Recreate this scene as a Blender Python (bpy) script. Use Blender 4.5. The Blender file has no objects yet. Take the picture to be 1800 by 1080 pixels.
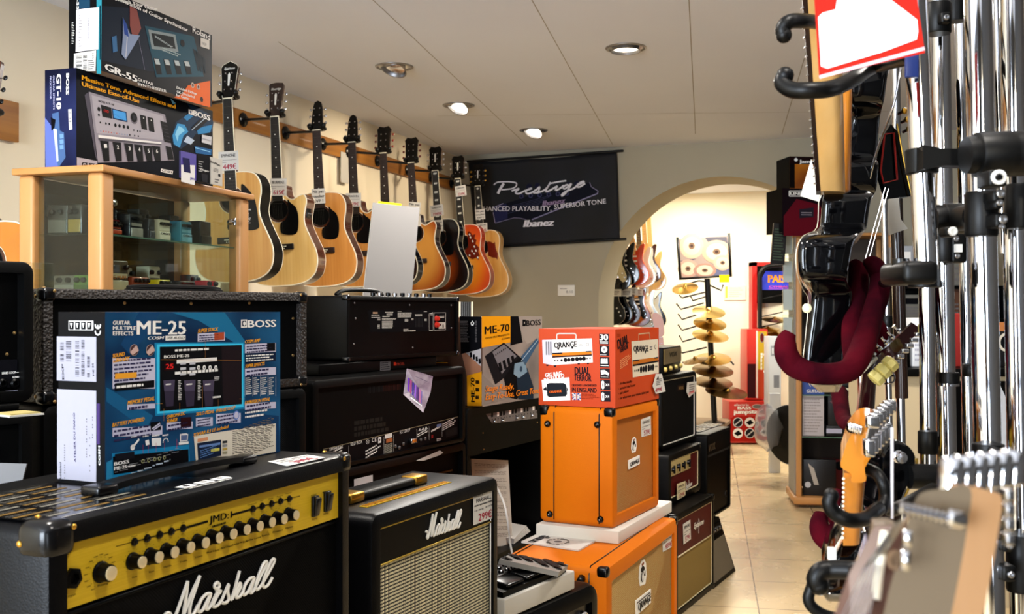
import bpy,bmesh,math,random
from mathutils import Vector,Matrix
PI=math.pi
random.seed(7)
F=1845.0;HZ=548.0;CAMH=1.3
CAM=Vector((0,0,CAMH))
COL=bpy.context.scene.collection
def P(px,py,Y):
 """world point seen at photo pixel px,py at distance Y along the view axis"""
 return Vector(((px-900)/F*Y,Y,CAMH-(py-HZ)/F*Y))
def atz(px,py,z):
 return P(px,py,(CAMH-z)*F/(py-HZ))
def lin(h):
 h=h.lstrip('#')
 r=[int(h[i:i+2],16)/255 for i in(0,2,4)]
 return tuple((c/12.92 if c<=.04045 else((c+.055)/1.055)**2.4)for c in r)+(1,)
# materials
MATS={}
def mat(name,col='808080',rough=.5,metal=0,bump=None,noise=None,emit=None,spec=.5,coat=0,sheen=0,alpha=None,trans=0,ior=1.45):
 if name in MATS:return MATS[name]
 m=bpy.data.materials.new(name);m.use_nodes=True
 nt=m.node_tree;b=nt.nodes['Principled BSDF']
 c=lin(col)if isinstance(col,str)else col
 b.inputs['Base Color'].default_value=c
 b.inputs['Roughness'].default_value=rough
 b.inputs['Metallic'].default_value=metal
 b.inputs['Specular IOR Level'].default_value=spec
 b.inputs['Coat Weight'].default_value=coat
 b.inputs['Coat Roughness'].default_value=.05
 b.inputs['IOR'].default_value=ior
 if sheen:
  b.inputs['Sheen Weight'].default_value=sheen
  b.inputs['Sheen Roughness'].default_value=.35
 if trans:b.inputs['Transmission Weight'].default_value=trans
 if emit:
  b.inputs['Emission Color'].default_value=lin(emit[0])
  b.inputs['Emission Strength'].default_value=emit[1]
 tc=nt.nodes.new('ShaderNodeTexCoord')
 if noise:
  mp=nt.nodes.new('ShaderNodeMapping');mp.inputs['Scale'].default_value=noise[2]
  nt.links.new(tc.outputs['Object'],mp.inputs[0])
  n=nt.nodes.new('ShaderNodeTexNoise');n.inputs['Scale'].default_value=noise[0]
  n.inputs['Detail'].default_value=noise[3]if len(noise)>3 else 4
  nt.links.new(mp.outputs[0],n.inputs['Vector'])
  r=nt.nodes.new('ShaderNodeValToRGB')
  r.color_ramp.elements[0].position=.35;r.color_ramp.elements[0].color=c
  r.color_ramp.elements[1].position=.68;r.color_ramp.elements[1].color=lin(noise[1])
  nt.links.new(n.outputs['Fac'],r.inputs[0]);nt.links.new(r.outputs[0],b.inputs['Base Color'])
 if bump:
  if bump[0]=='noise':
   n=nt.nodes.new('ShaderNodeTexNoise');n.inputs['Detail'].default_value=3
  elif bump[0]=='voronoi':
   n=nt.nodes.new('ShaderNodeTexVoronoi')
  else:
   n=nt.nodes.new('ShaderNodeTexWave')
   if len(bump)>4:n.bands_direction=bump[4]
  n.inputs['Scale'].default_value=bump[1]
  nt.links.new(tc.outputs['Object'],n.inputs['Vector'])
  bp=nt.nodes.new('ShaderNodeBump');bp.inputs['Strength'].default_value=bump[2]
  bp.inputs['Distance'].default_value=bump[3]
  nt.links.new(n.outputs[0],bp.inputs['Height']);nt.links.new(bp.outputs[0],b.inputs['Normal'])
 MATS[name]=m
 return m
def weave(name,c1,c2,scale,ratio=1.0,rough=.7,diag=False):
 """two-tone woven cloth: product of two crossed waves on the front plane (object x,z)"""
 m=bpy.data.materials.new(name);m.use_nodes=True;nt=m.node_tree;b=nt.nodes['Principled BSDF']
 tc=nt.nodes.new('ShaderNodeTexCoord');mp=nt.nodes.new('ShaderNodeMapping')
 mp.inputs['Scale'].default_value=(1,0,ratio)
 if diag:mp.inputs['Rotation'].default_value=(0,PI/4,0)
 nt.links.new(tc.outputs['Object'],mp.inputs[0])
 ws=[]
 for d in('X','Z'):
  w=nt.nodes.new('ShaderNodeTexWave');w.bands_direction=d;w.inputs['Scale'].default_value=scale
  nt.links.new(mp.outputs[0],w.inputs['Vector']);ws.append(w)
 mu=nt.nodes.new('ShaderNodeMath');mu.operation='MULTIPLY'
 nt.links.new(ws[0].outputs['Fac'],mu.inputs[0]);nt.links.new(ws[1].outputs['Fac'],mu.inputs[1])
 r=nt.nodes.new('ShaderNodeValToRGB')
 r.color_ramp.elements[0].position=.12;r.color_ramp.elements[0].color=lin(c1)
 r.color_ramp.elements[1].position=.42;r.color_ramp.elements[1].color=lin(c2)
 nt.links.new(mu.outputs[0],r.inputs[0]);nt.links.new(r.outputs[0],b.inputs['Base Color'])
 bp=nt.nodes.new('ShaderNodeBump');bp.inputs['Strength'].default_value=.5;bp.inputs['Distance'].default_value=.0006
 nt.links.new(mu.outputs[0],bp.inputs['Height']);nt.links.new(bp.outputs[0],b.inputs['Normal'])
 b.inputs['Roughness'].default_value=rough
 MATS[name]=m;return m
def burst(name,centre,radii,stops,rough=.2,coat=.6):
 """sunburst lacquer: colour by elliptical distance from a centre on the guitar's own top (x,z)"""
 m=bpy.data.materials.new(name);m.use_nodes=True;nt=m.node_tree;b=nt.nodes['Principled BSDF']
 tc=nt.nodes.new('ShaderNodeTexCoord');mp=nt.nodes.new('ShaderNodeMapping');mp.vector_type='TEXTURE'
 mp.inputs['Location'].default_value=(centre[0],0,centre[1]);mp.inputs['Scale'].default_value=(radii[0],1000,radii[1])
 nt.links.new(tc.outputs['Object'],mp.inputs[0])
 ln=nt.nodes.new('ShaderNodeVectorMath');ln.operation='LENGTH';nt.links.new(mp.outputs[0],ln.inputs[0])
 r=nt.nodes.new('ShaderNodeValToRGB');cr=r.color_ramp
 cr.elements[0].position=stops[0][0];cr.elements[0].color=lin(stops[0][1])
 cr.elements[1].position=stops[-1][0];cr.elements[1].color=lin(stops[-1][1])
 for p,c in stops[1:-1]:
  e=cr.elements.new(p);e.color=lin(c)
 nt.links.new(ln.outputs['Value'],r.inputs[0]);nt.links.new(r.outputs[0],b.inputs['Base Color'])
 b.inputs['Roughness'].default_value=rough;b.inputs['Coat Weight'].default_value=coat
 MATS[name]=m;return m
def ink(hexcol,rough=.45):
 return mat('ink_'+hexcol,hexcol,.55,spec=.07)
# geometry
def rr(x0,z0,x1,z1,r,n=5):
 """rounded rectangle outline, counter-clockwise in (x,z)"""
 out=[]
 r=max(min(r,(x1-x0)/2.001,(z1-z0)/2.001),1e-5)
 for cx,cz,a0 in((x1-r,z0+r,-90),(x1-r,z1-r,0),(x0+r,z1-r,90),(x0+r,z0+r,180)):
  for i in range(n+1):
   a=math.radians(a0+90*i/n)
   out.append((cx+r*math.cos(a),cz+r*math.sin(a)))
 return out
def spline(pts,n=6,closed=False):
 """Catmull-Rom through points of any dimension"""
 pts=[tuple(p)for p in pts];N=len(pts);out=[]
 rng=range(N if closed else N-1)
 for i in rng:
  if closed:p0,p1,p2,p3=pts[i-1],pts[i],pts[(i+1)%N],pts[(i+2)%N]
  else:p0,p1,p2,p3=pts[max(i-1,0)],pts[i],pts[i+1],pts[min(i+2,N-1)]
  for k in range(n):
   t=k/n;t2=t*t;t3=t2*t
   out.append(tuple(.5*(2*b+(c-a)*t+(2*a-5*b+4*c-d)*t2+(3*b-a-3*c+d)*t3)for a,b,c,d in zip(p0,p1,p2,p3)))
 if not closed:out.append(pts[-1])
 return out
def inset(pts,d):
 """inset a closed 2-D outline"""
 N=len(pts);area=sum(pts[i][0]*pts[(i+1)%N][1]-pts[(i+1)%N][0]*pts[i][1]for i in range(N))
 s=1 if area>0 else-1;out=[]
 for i in range(N):
  a=Vector(pts[i-1]);b=Vector(pts[i]);c=Vector(pts[(i+1)%N])
  e1=(b-a);e2=(c-b)
  if e1.length<1e-9:e1=e2
  if e2.length<1e-9:e2=e1
  n=Vector((-e1.y,e1.x)).normalized()+Vector((-e2.y,e2.x)).normalized()
  if n.length<1e-6:n=Vector((-e1.y,e1.x))
  n.normalize();out.append((b.x+n.x*d*s,b.y+n.y*d*s))
 return out
_tc={}
def text_geo(s,bold=0,shear=0,spacing=1.0):
 k=(s,bold,shear,spacing)
 if k not in _tc:
  c=bpy.data.curves.new('t','FONT');c.body=s;c.size=1;c.offset=bold;c.shear=shear
  c.space_character=spacing;c.resolution_u=2
  o=bpy.data.objects.new('t',c);m=bpy.data.meshes.new_from_object(o)
  v=[(a.co.x,a.co.y)for a in m.vertices];f=[tuple(p.vertices)for p in m.polygons]
  bpy.data.objects.remove(o);bpy.data.curves.remove(c);bpy.data.meshes.remove(m)
  x0=min(a[0]for a in v);x1=max(a[0]for a in v)
  _tc[k]=([(a[0]-x0,a[1])for a in v],f,x1-x0)
 return _tc[k]
class MB:
 def __init__(s):s.v=[];s.f=[];s.m=[];s.sm=[];s.mats=[];s.M=None
 def mi(s,m):
  if isinstance(m,str):m=MATS[m]
  if m not in s.mats:s.mats.append(m)
  return s.mats.index(m)
 def add(s,vs,fs,m,smooth=False):
  o=len(s.v);i=s.mi(m)
  if s.M is not None:vs=[s.M@Vector(v)for v in vs]
  s.v+=[tuple(v)for v in vs]
  for f in fs:s.f.append(tuple(o+k for k in f));s.m.append(i);s.sm.append(smooth)
 def box(s,x0,y0,z0,x1,y1,z1,m):
  s.add([(x0,y0,z0),(x1,y0,z0),(x1,y1,z0),(x0,y1,z0),(x0,y0,z1),(x1,y0,z1),(x1,y1,z1),(x0,y1,z1)],[(0,3,2,1),(4,5,6,7),(0,1,5,4),(1,2,6,5),(2,3,7,6),(3,0,4,7)],m)
 def rbox(s,x0,y0,z0,x1,y1,z1,r,m,n=3):
  b=bmesh.new();bmesh.ops.create_cube(b,size=1)
  for v in b.verts:
   v.co=Vector(((x0+x1)/2+v.co.x*(x1-x0),(y0+y1)/2+v.co.y*(y1-y0),(z0+z1)/2+v.co.z*(z1-z0)))
  r=min(r,abs(x1-x0)*.49,abs(y1-y0)*.49,abs(z1-z0)*.49)
  bmesh.ops.bevel(b,geom=b.edges[:]+b.verts[:],offset=r,segments=n,profile=.5,affect='EDGES')
  b.verts.index_update()
  s.add([v.co.copy()for v in b.verts],[tuple(v.index for v in f.verts)for f in b.faces],m,True);b.free()
 def loft(s,loops,m,cap0=True,cap1=True,smooth=True,closed=True):
  n=len(loops[0]);vs=[p for l in loops for p in l];fs=[]
  ms=m if isinstance(m,(list,tuple))else None
  o=len(s.v)
  if s.M is not None:vs=[s.M@Vector(v)for v in vs]
  s.v+=[tuple(v)for v in vs]
  for i in range(len(loops)-1):
   mi=s.mi(ms[min(i,len(ms)-1)]if ms else m)
   for k in range(n if closed else n-1):
    s.f.append((o+i*n+k,o+i*n+(k+1)%n,o+(i+1)*n+(k+1)%n,o+(i+1)*n+k));s.m.append(mi);s.sm.append(smooth)
  if cap0:
   s.f.append(tuple(o+k for k in range(n))[::-1]);s.m.append(s.mi(ms[0]if ms else m));s.sm.append(False)
  if cap1:
   s.f.append(tuple(o+(len(loops)-1)*n+k for k in range(n)));s.m.append(s.mi(ms[-1]if ms else m));s.sm.append(False)
 def prism(s,pts,y0,y1,m,side=None):
  """outline in (x,z) extruded along y"""
  a=[(p[0],y0,p[1])for p in pts];b=[(p[0],y1,p[1])for p in pts];n=len(pts)
  s.add(a+b,[tuple(range(n)),tuple(range(2*n-1,n-1,-1))],m)
  s.add(a+b,[(k,n+k,n+(k+1)%n,(k+1)%n)for k in range(n)],side or m)
 def frame(s,W0,Z0,W1,Z1,i,y0,y1,m):
  s.box(W0,y0,Z0,W0+i,y1,Z1,m);s.box(W1-i,y0,Z0,W1,y1,Z1,m)
  s.box(W0+i,y0,Z0,W1-i,y1,Z0+i,m);s.box(W0+i,y0,Z1-i,W1-i,y1,Z1,m)
 def tube(s,path,r,m,n=8,closed=False,caps=True):
  pts=[Vector(p)for p in path];N=len(pts)
  rs=r if isinstance(r,(list,tuple))else[r]*N
  T=[]
  for i in range(N):
   a=pts[i-1]if(i or closed)else pts[0];b=pts[(i+1)%N]if(i<N-1 or closed)else pts[i]
   t=b-a;T.append(t.normalized()if t.length>1e-9 else Vector((0,0,1)))
  u=T[0].orthogonal().normalized();loops=[]
  for i in range(N):
   u=(u-T[i]*u.dot(T[i]))
   u=u.normalized()if u.length>1e-6 else T[i].orthogonal().normalized()
   w=T[i].cross(u)
   loops.append([pts[i]+(u*math.cos(2*PI*k/n)+w*math.sin(2*PI*k/n))*rs[i]for k in range(n)])
  if closed:loops.append(loops[0])
  s.loft(loops,m,caps and not closed,caps and not closed)
 def cyl(s,p0,p1,r,m,n=16,r1=None):
  s.tube([p0,p1],[r,r if r1 is None else r1],m,n)
 def lathe(s,base,axis,prof,m,n=20):
  """prof = [(radius, distance along axis)]"""
  base=Vector(base);ax=Vector(axis).normalized();u=ax.orthogonal().normalized();w=ax.cross(u)
  s.loft([[base+ax*h+(u*math.cos(2*PI*k/n)+w*math.sin(2*PI*k/n))*max(r,1e-5)for k in range(n)]for r,h in prof],m)
 def sphere(s,c,r,m,n=12,sc=(1,1,1)):
  c=Vector(c)
  L=[]
  for i in range(n//2+1):
   a=-PI/2+PI*i/(n//2);rr_=max(math.cos(a),1e-4)
   L.append([c+Vector((math.cos(2*PI*k/n)*rr_*r*sc[0],math.sin(2*PI*k/n)*rr_*r*sc[1],math.sin(a)*r*sc[2]))for k in range(n)])
  s.loft(L,m)
 def build(s,name,parent=None,M=None,label=None):
  me=bpy.data.meshes.new(name);me.from_pydata(s.v,[],s.f)
  for m in s.mats:me.materials.append(m)
  me.polygons.foreach_set('material_index',s.m);me.polygons.foreach_set('use_smooth',s.sm)
  me.update()
  b=bmesh.new();b.from_mesh(me);bmesh.ops.recalc_face_normals(b,faces=b.faces[:])
  for e in b.edges:
   if len(e.link_faces)==2 and e.calc_face_angle(0)>.7:e.smooth=False
  b.to_mesh(me);b.free()
  o=bpy.data.objects.new(name,me);COL.objects.link(o)
  if parent is not None:o.parent=parent
  if M is not None:o.matrix_local=M if parent is not None else M
  if label:o['label']=label
  return o
class Face:
 """draws print and small relief on a flat face; points may be given as photo pixels (cast on to the face) or in metres"""
 def __init__(s,mb,world,O,U,V,eps=.0005,base=0.0):
  s.mb=mb;s.W=world;s.O=Vector(O);s.U=Vector(U).normalized();s.V=Vector(V).normalized();s.N=s.U.cross(s.V).normalized()
  s.eps=eps
  s.oW=world@s.O;R=world.to_3x3();s.uW=R@s.U;s.vW=R@s.V;s.nW=R@s.N
  if s.nW.dot(CAM-s.oW)<0:s.N=-s.N;s.nW=-s.nW
  s.base=base
 def q(s,px,py):
  d=Vector(((px-900)/F,1,-(py-HZ)/F));t=(s.oW-CAM).dot(s.nW)/d.dot(s.nW);p=CAM+d*t-s.oW
  return(p.dot(s.uW),p.dot(s.vW))
 def p3(s,uv,l):return s.O+s.U*uv[0]+s.V*uv[1]+s.N*(s.base+l*s.eps)
 def poly(s,pts,m,l=1,px=True,thick=0):
  q=[s.q(*p)for p in pts]if px else pts
  vs=[s.p3(a,l)for a in q];n=len(vs)
  if thick:
   vs2=[v+s.N*thick for v in vs]
   s.mb.add(vs+vs2,[tuple(range(n)),tuple(range(n,2*n))]+[(k,(k+1)%n,n+(k+1)%n,n+k)for k in range(n)],m)
  else:s.mb.add(vs,[tuple(range(n))],m)
 def rect(s,x0,y0,x1,y1,m,l=1,px=True,thick=0):
  """px: quad with vertical sides in the photo following the face's perspective"""
  if px:
   a=s.q(x0,y0);b=s.q(x1,y1)
   s.poly([(a[0],b[1]),(b[0],b[1]),(b[0],a[1]),(a[0],a[1])],m,l,False,thick)
  else:s.poly([(x0,y0),(x1,y0),(x1,y1),(x0,y1)],m,l,False,thick)
 def line(s,a,b,w,m,l=1,px=True):
  if px:a=s.q(*a);b=s.q(*b)
  a=Vector(a);b=Vector(b);d=b-a
  if d.length<1e-9:return
  n=Vector((-d.y,d.x)).normalized()*w/2
  s.poly([tuple(a+n),tuple(a-n),tuple(b-n),tuple(b+n)],m,l,False)
 def stroke(s,pts,w,m,l=1,px=True,r3=None,n=5):
  q=[s.q(*p)for p in pts]if px else pts
  q=spline(q,n)
  if r3:s.mb.tube([s.p3(a,l)for a in q],r3,m,6);return
  for k in range(len(q)-1):s.line(q[k],q[k+1],w,m,l,False)
 def circ(s,c,r,m,l=1,px=True,ry=None,n=20,thick=0):
  """r in metres"""
  if px:c=s.q(*c)
  ry=ry or r
  s.poly([(c[0]+r*math.cos(2*PI*k/n),c[1]+ry*math.sin(2*PI*k/n))for k in range(n)],m,l,False,thick)
 def txt(s,t,a,b,h,m,l=2,px=True,bold=0,shear=0,fit=True,spacing=1.0,thick=0):
  """text from baseline point a to baseline point b, cap height h (px if px else metres)"""
  if not t.strip():return
  if px:
   hh=s.q(a[0],a[1]-h);a=s.q(*a);b=s.q(*b);H=math.hypot(hh[0]-a[0],hh[1]-a[1])
  else:H=h
  v,f,w=text_geo(t,0,shear,spacing)
  d=Vector((b[0]-a[0],b[1]-a[1]));L=d.length;e=d.normalized();n=Vector((-e.y,e.x))
  sy=H/.70;sx=(L/w)if fit else sy
  A=Vector(a)
  q=[A+e*(x*sx)+n*(y*sy)for x,y in v]
  for i,k in enumerate(((-1,0,1)if bold else(0,))):
   sh=e*(k*bold*.9*sx);z=s.N*(thick+i*.00004)
   s.mb.add([s.p3((c.x+sh.x,c.y+sh.y),l)+z for c in q],f,m)
 def greek(s,x0,y0,x1,y1,n,m,l=2,px=True,fill=.45,slope=0.0,ragged=.35):
  """rows of tiny unreadable print"""
  if px:a=s.q(x0,y0);b=s.q(x1,y1)
  else:a=(x0,y1);b=(x1,y0)
  dz=(a[1]-b[1])/n
  for i in range(n):
   z=a[1]-dz*(i+.5);x=a[0];end=b[0]-(b[0]-a[0])*random.random()*ragged
   while x<end:
    w=(b[0]-a[0])*random.uniform(.04,.14);w=min(w,end-x)
    k=slope*(x-a[0])
    s.poly([(x,z-dz*fill/2+k),(x+w,z-dz*fill/2+k),(x+w,z+dz*fill/2+k),(x,z+dz*fill/2+k)],m,l,False)
    x+=w+(b[0]-a[0])*.02
def barcode(f,x0,y0,x1,y1,m,l=2,n=26,horiz=False):
 a=f.q(x0,y0);b=f.q(x1,y1)
 for i in range(n):
  if random.random()<.3:continue
  if horiz:
   z=a[1]+(b[1]-a[1])*i/n;w=(b[1]-a[1])/n*random.uniform(.3,.8)
   f.poly([(a[0],z),(b[0],z),(b[0],z+w),(a[0],z+w)],m,l,False)
  else:
   x=a[0]+(b[0]-a[0])*i/n;w=(b[0]-a[0])/n*random.uniform(.3,.8)
   f.poly([(x,b[1]),(x+w,b[1]),(x+w,a[1]),(x,a[1])],m,l,False)
# scene bookkeeping
def tag(o,label,cat,group=None):
 o['label']=label;o['category']=cat
 if group:o['group']=group
 return o
def thing(name,label,cat,loc=(0,0,0),rotz=0,group=None,M=None):
 o=bpy.data.objects.new(name,None);COL.objects.link(o);o.empty_display_size=.05
 o.matrix_world=M if M is not None else Matrix.Translation(Vector(loc))@Matrix.Rotation(rotz,4,'Z')
 return tag(o,label,cat,group)
def struct(mb,name):
 o=mb.build(name);o['kind']='structure';return o
def world_of(loc,rotz):return Matrix.Translation(Vector(loc))@Matrix.Rotation(rotz,4,'Z')
def kids(o):return[c for c in bpy.data.objects if c.parent is o]
def copy_tree(o,parent=None):
 c=o.copy();COL.objects.link(c)
 if parent is not None:c.parent=parent
 for ch in kids(o):copy_tree(ch,c)
 return c
def corner(px_l,px_r,Y,ang,into=0.0):
 """front-left-corner and width of a box whose front runs at ang degrees right of the view axis"""
 a=math.radians(ang);k=(px_r-900)/F
 X=(px_l-900)/F*Y
 t=(k*Y-X)/(math.sin(a)-k*math.cos(a))
 return Vector((X,Y,0)),t
# shared materials
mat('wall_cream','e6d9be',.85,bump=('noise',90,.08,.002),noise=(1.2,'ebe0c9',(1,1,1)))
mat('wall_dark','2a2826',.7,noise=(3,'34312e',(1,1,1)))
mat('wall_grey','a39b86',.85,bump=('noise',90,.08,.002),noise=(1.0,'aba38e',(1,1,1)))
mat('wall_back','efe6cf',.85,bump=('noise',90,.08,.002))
mat('ceil','dcdfe9',.9,bump=('noise',60,.05,.002),noise=(.8,'e0e3ec',(1,1,1)))
mat('seam','9a948c',.9)
mat('pine','a8702c',.45,noise=(3.0,'8a5520',(1,.25,9),6),coat=.15)
mat('beech','c8925a',.45,noise=(2.5,'bc8448',(6,6,.6),5),coat=.1)
mat('beech_board','c48c50',.45,noise=(2.5,'b87e42',(.6,3,9),5),coat=.1)
mat('tolex','030304',.38,bump=('voronoi',420,.35,.0004),spec=.15)
mat('tolex_fine','030303',.4,spec=.16,bump=('voronoi',800,.4,.0005))
mat('tolex_far','030303',.45,bump=('noise',120,.2,.0005),spec=.14)
mat('tolex_brown','1c1612',.5,bump=('voronoi',180,1.0,.0022),spec=.6)
mat('orange_tolex','d06c05',.55,bump=('voronoi',500,.35,.0006),spec=.15)
mat('black_plastic','040405',.24,spec=.4)
mat('black_matte','030303',.6,spec=.08)
mat('black_satin','030303',.38,spec=.1)
mat('black_gloss','020202',.08,spec=.4)
mat('black_rubber','030303',.42,spec=.25)
mat('black_metal','050506',.38,spec=.3)
mat('grille_black','040405',.7,bump=('wave',130,.6,.0006,'DIAGONAL'),spec=.12)
weave('grille_cane','0c0b08','efe6c0',70,.7)
weave('grille_tan','e0b868','f8dc9c',60)
weave('grille_gold','5e4a1c','a58b45',70)
weave('grille_silver','4c4436','8e8470',70)
mat('gold_panel','cfaa1c',.4,metal=.25,noise=(40,'d8b326',(.3,1,20)))
mat('knob_cap','f0dcb0',.35,metal=.55)
mat('gold','d0a040',.28,metal=1)
mat('gold_pipe','b09238',.4,metal=.5)
mat('chrome','e8e8ec',.05,metal=1)
mat('chrome_soft','d8d8dc',.18,metal=1)
mat('steel','9a9a9c',.35,metal=1)
mat('screw','c9a46a',.3,metal=1)
mat('white_plastic','e9e6de',.35)
mat('cream','d8cba4',.35)
mat('paper','cdcac4',.7)
mat('paper_grey','b9b4aa',.8)
def thin_glass(name,tint,refl=.5):
 m=bpy.data.materials.new(name);m.use_nodes=True;nt=m.node_tree;nt.nodes.remove(nt.nodes['Principled BSDF'])
 out=nt.nodes['Material Output'];mx=nt.nodes.new('ShaderNodeMixShader');t=nt.nodes.new('ShaderNodeBsdfTransparent');g=nt.nodes.new('ShaderNodeBsdfGlossy')
 t.inputs[0].default_value=lin(tint);g.inputs['Roughness'].default_value=.01;fr=nt.nodes.new('ShaderNodeLayerWeight');fr.inputs[0].default_value=.5
 pw=nt.nodes.new('ShaderNodeMath');pw.operation='POWER';pw.inputs[1].default_value=4;nt.links.new(fr.outputs['Facing'],pw.inputs[0])
 mu=nt.nodes.new('ShaderNodeMath');mu.operation='MULTIPLY_ADD';mu.inputs[1].default_value=refl*.8;mu.inputs[2].default_value=.035*refl;nt.links.new(pw.outputs[0],mu.inputs[0])
 nt.links.new(mu.outputs[0],mx.inputs[0]);nt.links.new(t.outputs[0],mx.inputs[1]);nt.links.new(g.outputs[0],mx.inputs[2]);nt.links.new(mx.outputs[0],out.inputs[0])
 MATS[name]=m
thin_glass('glass','f2f8f4',1.0)
mat('glass_edge','7fa793',.1,trans=.6)
mat('spruce','d8a55a',.3,noise=(2.2,'c98f44',(30,1,.5),4),coat=.4)
mat('spruce_pale','e2bd78',.28,noise=(2.2,'d6ab62',(30,1,.5),4),coat=.5)
mat('spruce_red','c98a45',.25,noise=(2.2,'b97a38',(30,1,.5),4),coat=.5)
mat('mahogany','3a1a0c',.25,noise=(4,'55260f',(8,8,.6),5),coat=.6)
mat('mahogany_dark','1d0e08',.25,noise=(4,'2b150b',(8,8,.6),5),coat=.6)
mat('cherry','6a1f10',.2,coat=.8)
mat('rosewood','2a1810',.4,noise=(6,'1c0f0a',(12,2,1),4))
mat('maple','dcae6c',.3,noise=(3,'d3a05a',(10,6,.7),4),coat=.5)
mat('maple_amber','c27a28',.22,noise=(3,'c77722',(10,6,.7),4),coat=.7)
mat('ebony','100c0a',.35)
mat('bone','ece4cc',.35)
mat('pearl','e9e9e2',.18,coat=.5)
mat('velvet','26020a',.95,spec=.05,noise=(14,'4a0612',(1,1,1),5),bump=('noise',40,.6,.004))
mat('carton_white','c4bfb5',.6)
mat('foam','d2ccc2',.9,bump=('noise',250,.25,.001))
mat('lamp_glow','fff2dc',.5,emit=('fff0d8',14))
mat('brass','b8954a',.22,metal=1,bump=('wave',60,.15,.0008))
mat('grey_board','6c6a69',.55)
Rd_=math.radians
RZ=math.atan2(-.323,.9465);C0=Vector((-.448,8.35,0));ZC=2.54
ROOM=world_of(C0,RZ)
def rs(name,fn):
 b=MB();fn(b);o=b.build(name,M=ROOM);o['kind']='structure';return o
XR=4.7;YF=-10.2;YB=3.3;XB=.886
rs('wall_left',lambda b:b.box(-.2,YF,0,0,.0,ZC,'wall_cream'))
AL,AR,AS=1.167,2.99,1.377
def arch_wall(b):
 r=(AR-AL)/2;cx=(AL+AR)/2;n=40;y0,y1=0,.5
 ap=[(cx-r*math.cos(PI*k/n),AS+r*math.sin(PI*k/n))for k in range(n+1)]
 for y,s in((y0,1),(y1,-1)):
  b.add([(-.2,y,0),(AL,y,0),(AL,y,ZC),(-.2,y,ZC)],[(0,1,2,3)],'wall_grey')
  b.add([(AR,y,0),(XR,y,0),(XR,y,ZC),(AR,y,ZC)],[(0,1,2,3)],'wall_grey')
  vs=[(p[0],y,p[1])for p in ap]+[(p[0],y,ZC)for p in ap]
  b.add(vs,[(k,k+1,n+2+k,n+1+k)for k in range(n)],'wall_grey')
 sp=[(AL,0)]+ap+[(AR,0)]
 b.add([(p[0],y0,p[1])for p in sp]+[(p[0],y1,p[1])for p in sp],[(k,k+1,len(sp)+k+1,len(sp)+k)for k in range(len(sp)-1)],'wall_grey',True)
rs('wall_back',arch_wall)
rs('wall_right',lambda b:b.box(XR,YF,0,XR+.2,YB,ZC,'wall_dark'))
rs('wall_far_left',lambda b:b.box(XB-.15,.5,0,XB,YB,ZC,'wall_back'))
rs('wall_far',lambda b:b.box(XB-.15,YB,0,XR+.2,YB+.2,ZC,'wall_back'))
WIN=(.35,2.35,.5,2.38);DOOR=(3.75,4.55,.05,2.3)
def front(b):
 x=-.2
 for x0,x1,z0,z1 in(WIN,DOOR):
  b.box(x,YF-.2,0,x0,YF,ZC,'wall_dark');b.box(x0,YF-.2,0,x1,YF,z0,'wall_dark');b.box(x0,YF-.2,z1,x1,YF,ZC,'wall_dark');x=x1
 b.box(x,YF-.2,0,XR+.2,YF,ZC,'wall_dark')
rs('wall_front',front)
def winframe(b,W=WIN,n=3):
 x0,x1,z0,z1=W
 for i in range(n+1):
  x=x0+(x1-x0-.05)*i/n;b.box(x,YF-.12,z0,x+.05,YF-.06,z1,'wall_dark')
 b.box(x0,YF-.12,z0,x1,YF-.06,z0+.05,'wall_dark');b.box(x0,YF-.12,z1-.05,x1,YF-.06,z1,'wall_dark')
rs('window_1',winframe)
rs('door_1',lambda b:(winframe(b,DOOR,1),b.box(DOOR[0],YF-.12,.9,DOOR[1],YF-.06,.98,'wall_dark')))
rs('ceiling',lambda b:b.box(-.2,YF-.2,ZC,XR+.2,YB+.2,ZC+.15,'ceil'))
b=MB()
def seam(p,q,e0=0,e1=1):
 a=atz(p[0],p[1],ZC);c=atz(q[0],q[1],ZC);d=c-a;a2=a+d*e0;c2=a+d*e1;n=Vector((-d.y,d.x,0)).normalized()*.0022
 z=Vector((0,0,-.0006))
 b.add([a2+n+z,a2-n+z,c2-n+z,c2+n+z],[(0,1,2,3)],'seam')
seam((640,170),(740,234),-1,1.5);seam((709,50),(929,258),-.6,.98);seam((963,50),(1079,258),-.6,.97)
seam((1213,40),(1221,205),-.5,1.3);seam((1385,200),(1372,244),-4,.8)
seam((1130,200),(1500,196),-1,2)
o=b.build('trim_1');o['kind']='structure'
fo=atz(1441,924,0)
m=bpy.data.materials.new('floor_tile');m.use_nodes=True;nt=m.node_tree;bs=nt.nodes['Principled BSDF']
tc=nt.nodes.new('ShaderNodeTexCoord');br=nt.nodes.new('ShaderNodeTexBrick');br.offset=0;br.squash=1
for k,v in(('Scale',1),('Mortar Size',.0035),('Mortar Smooth',.2),('Brick Width',.45),('Row Height',.475),('Bias',0)):br.inputs[k].default_value=v
br.inputs['Color1'].default_value=lin('c9b38c');br.inputs['Color2'].default_value=lin('c2ab84');br.inputs['Mortar'].default_value=lin('6d5f4a')
nt.links.new(tc.outputs['Object'],br.inputs['Vector']);nt.links.new(br.outputs['Color'],bs.inputs['Base Color'])
nz=nt.nodes.new('ShaderNodeTexNoise');nz.inputs['Scale'].default_value=6;nz.inputs['Detail'].default_value=5
nt.links.new(tc.outputs['Object'],nz.inputs['Vector'])
mr=nt.nodes.new('ShaderNodeMapRange');mr.inputs['To Min'].default_value=.24;mr.inputs['To Max'].default_value=.30
nt.links.new(nz.outputs['Fac'],mr.inputs['Value']);nt.links.new(mr.outputs[0],bs.inputs['Roughness'])
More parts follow.
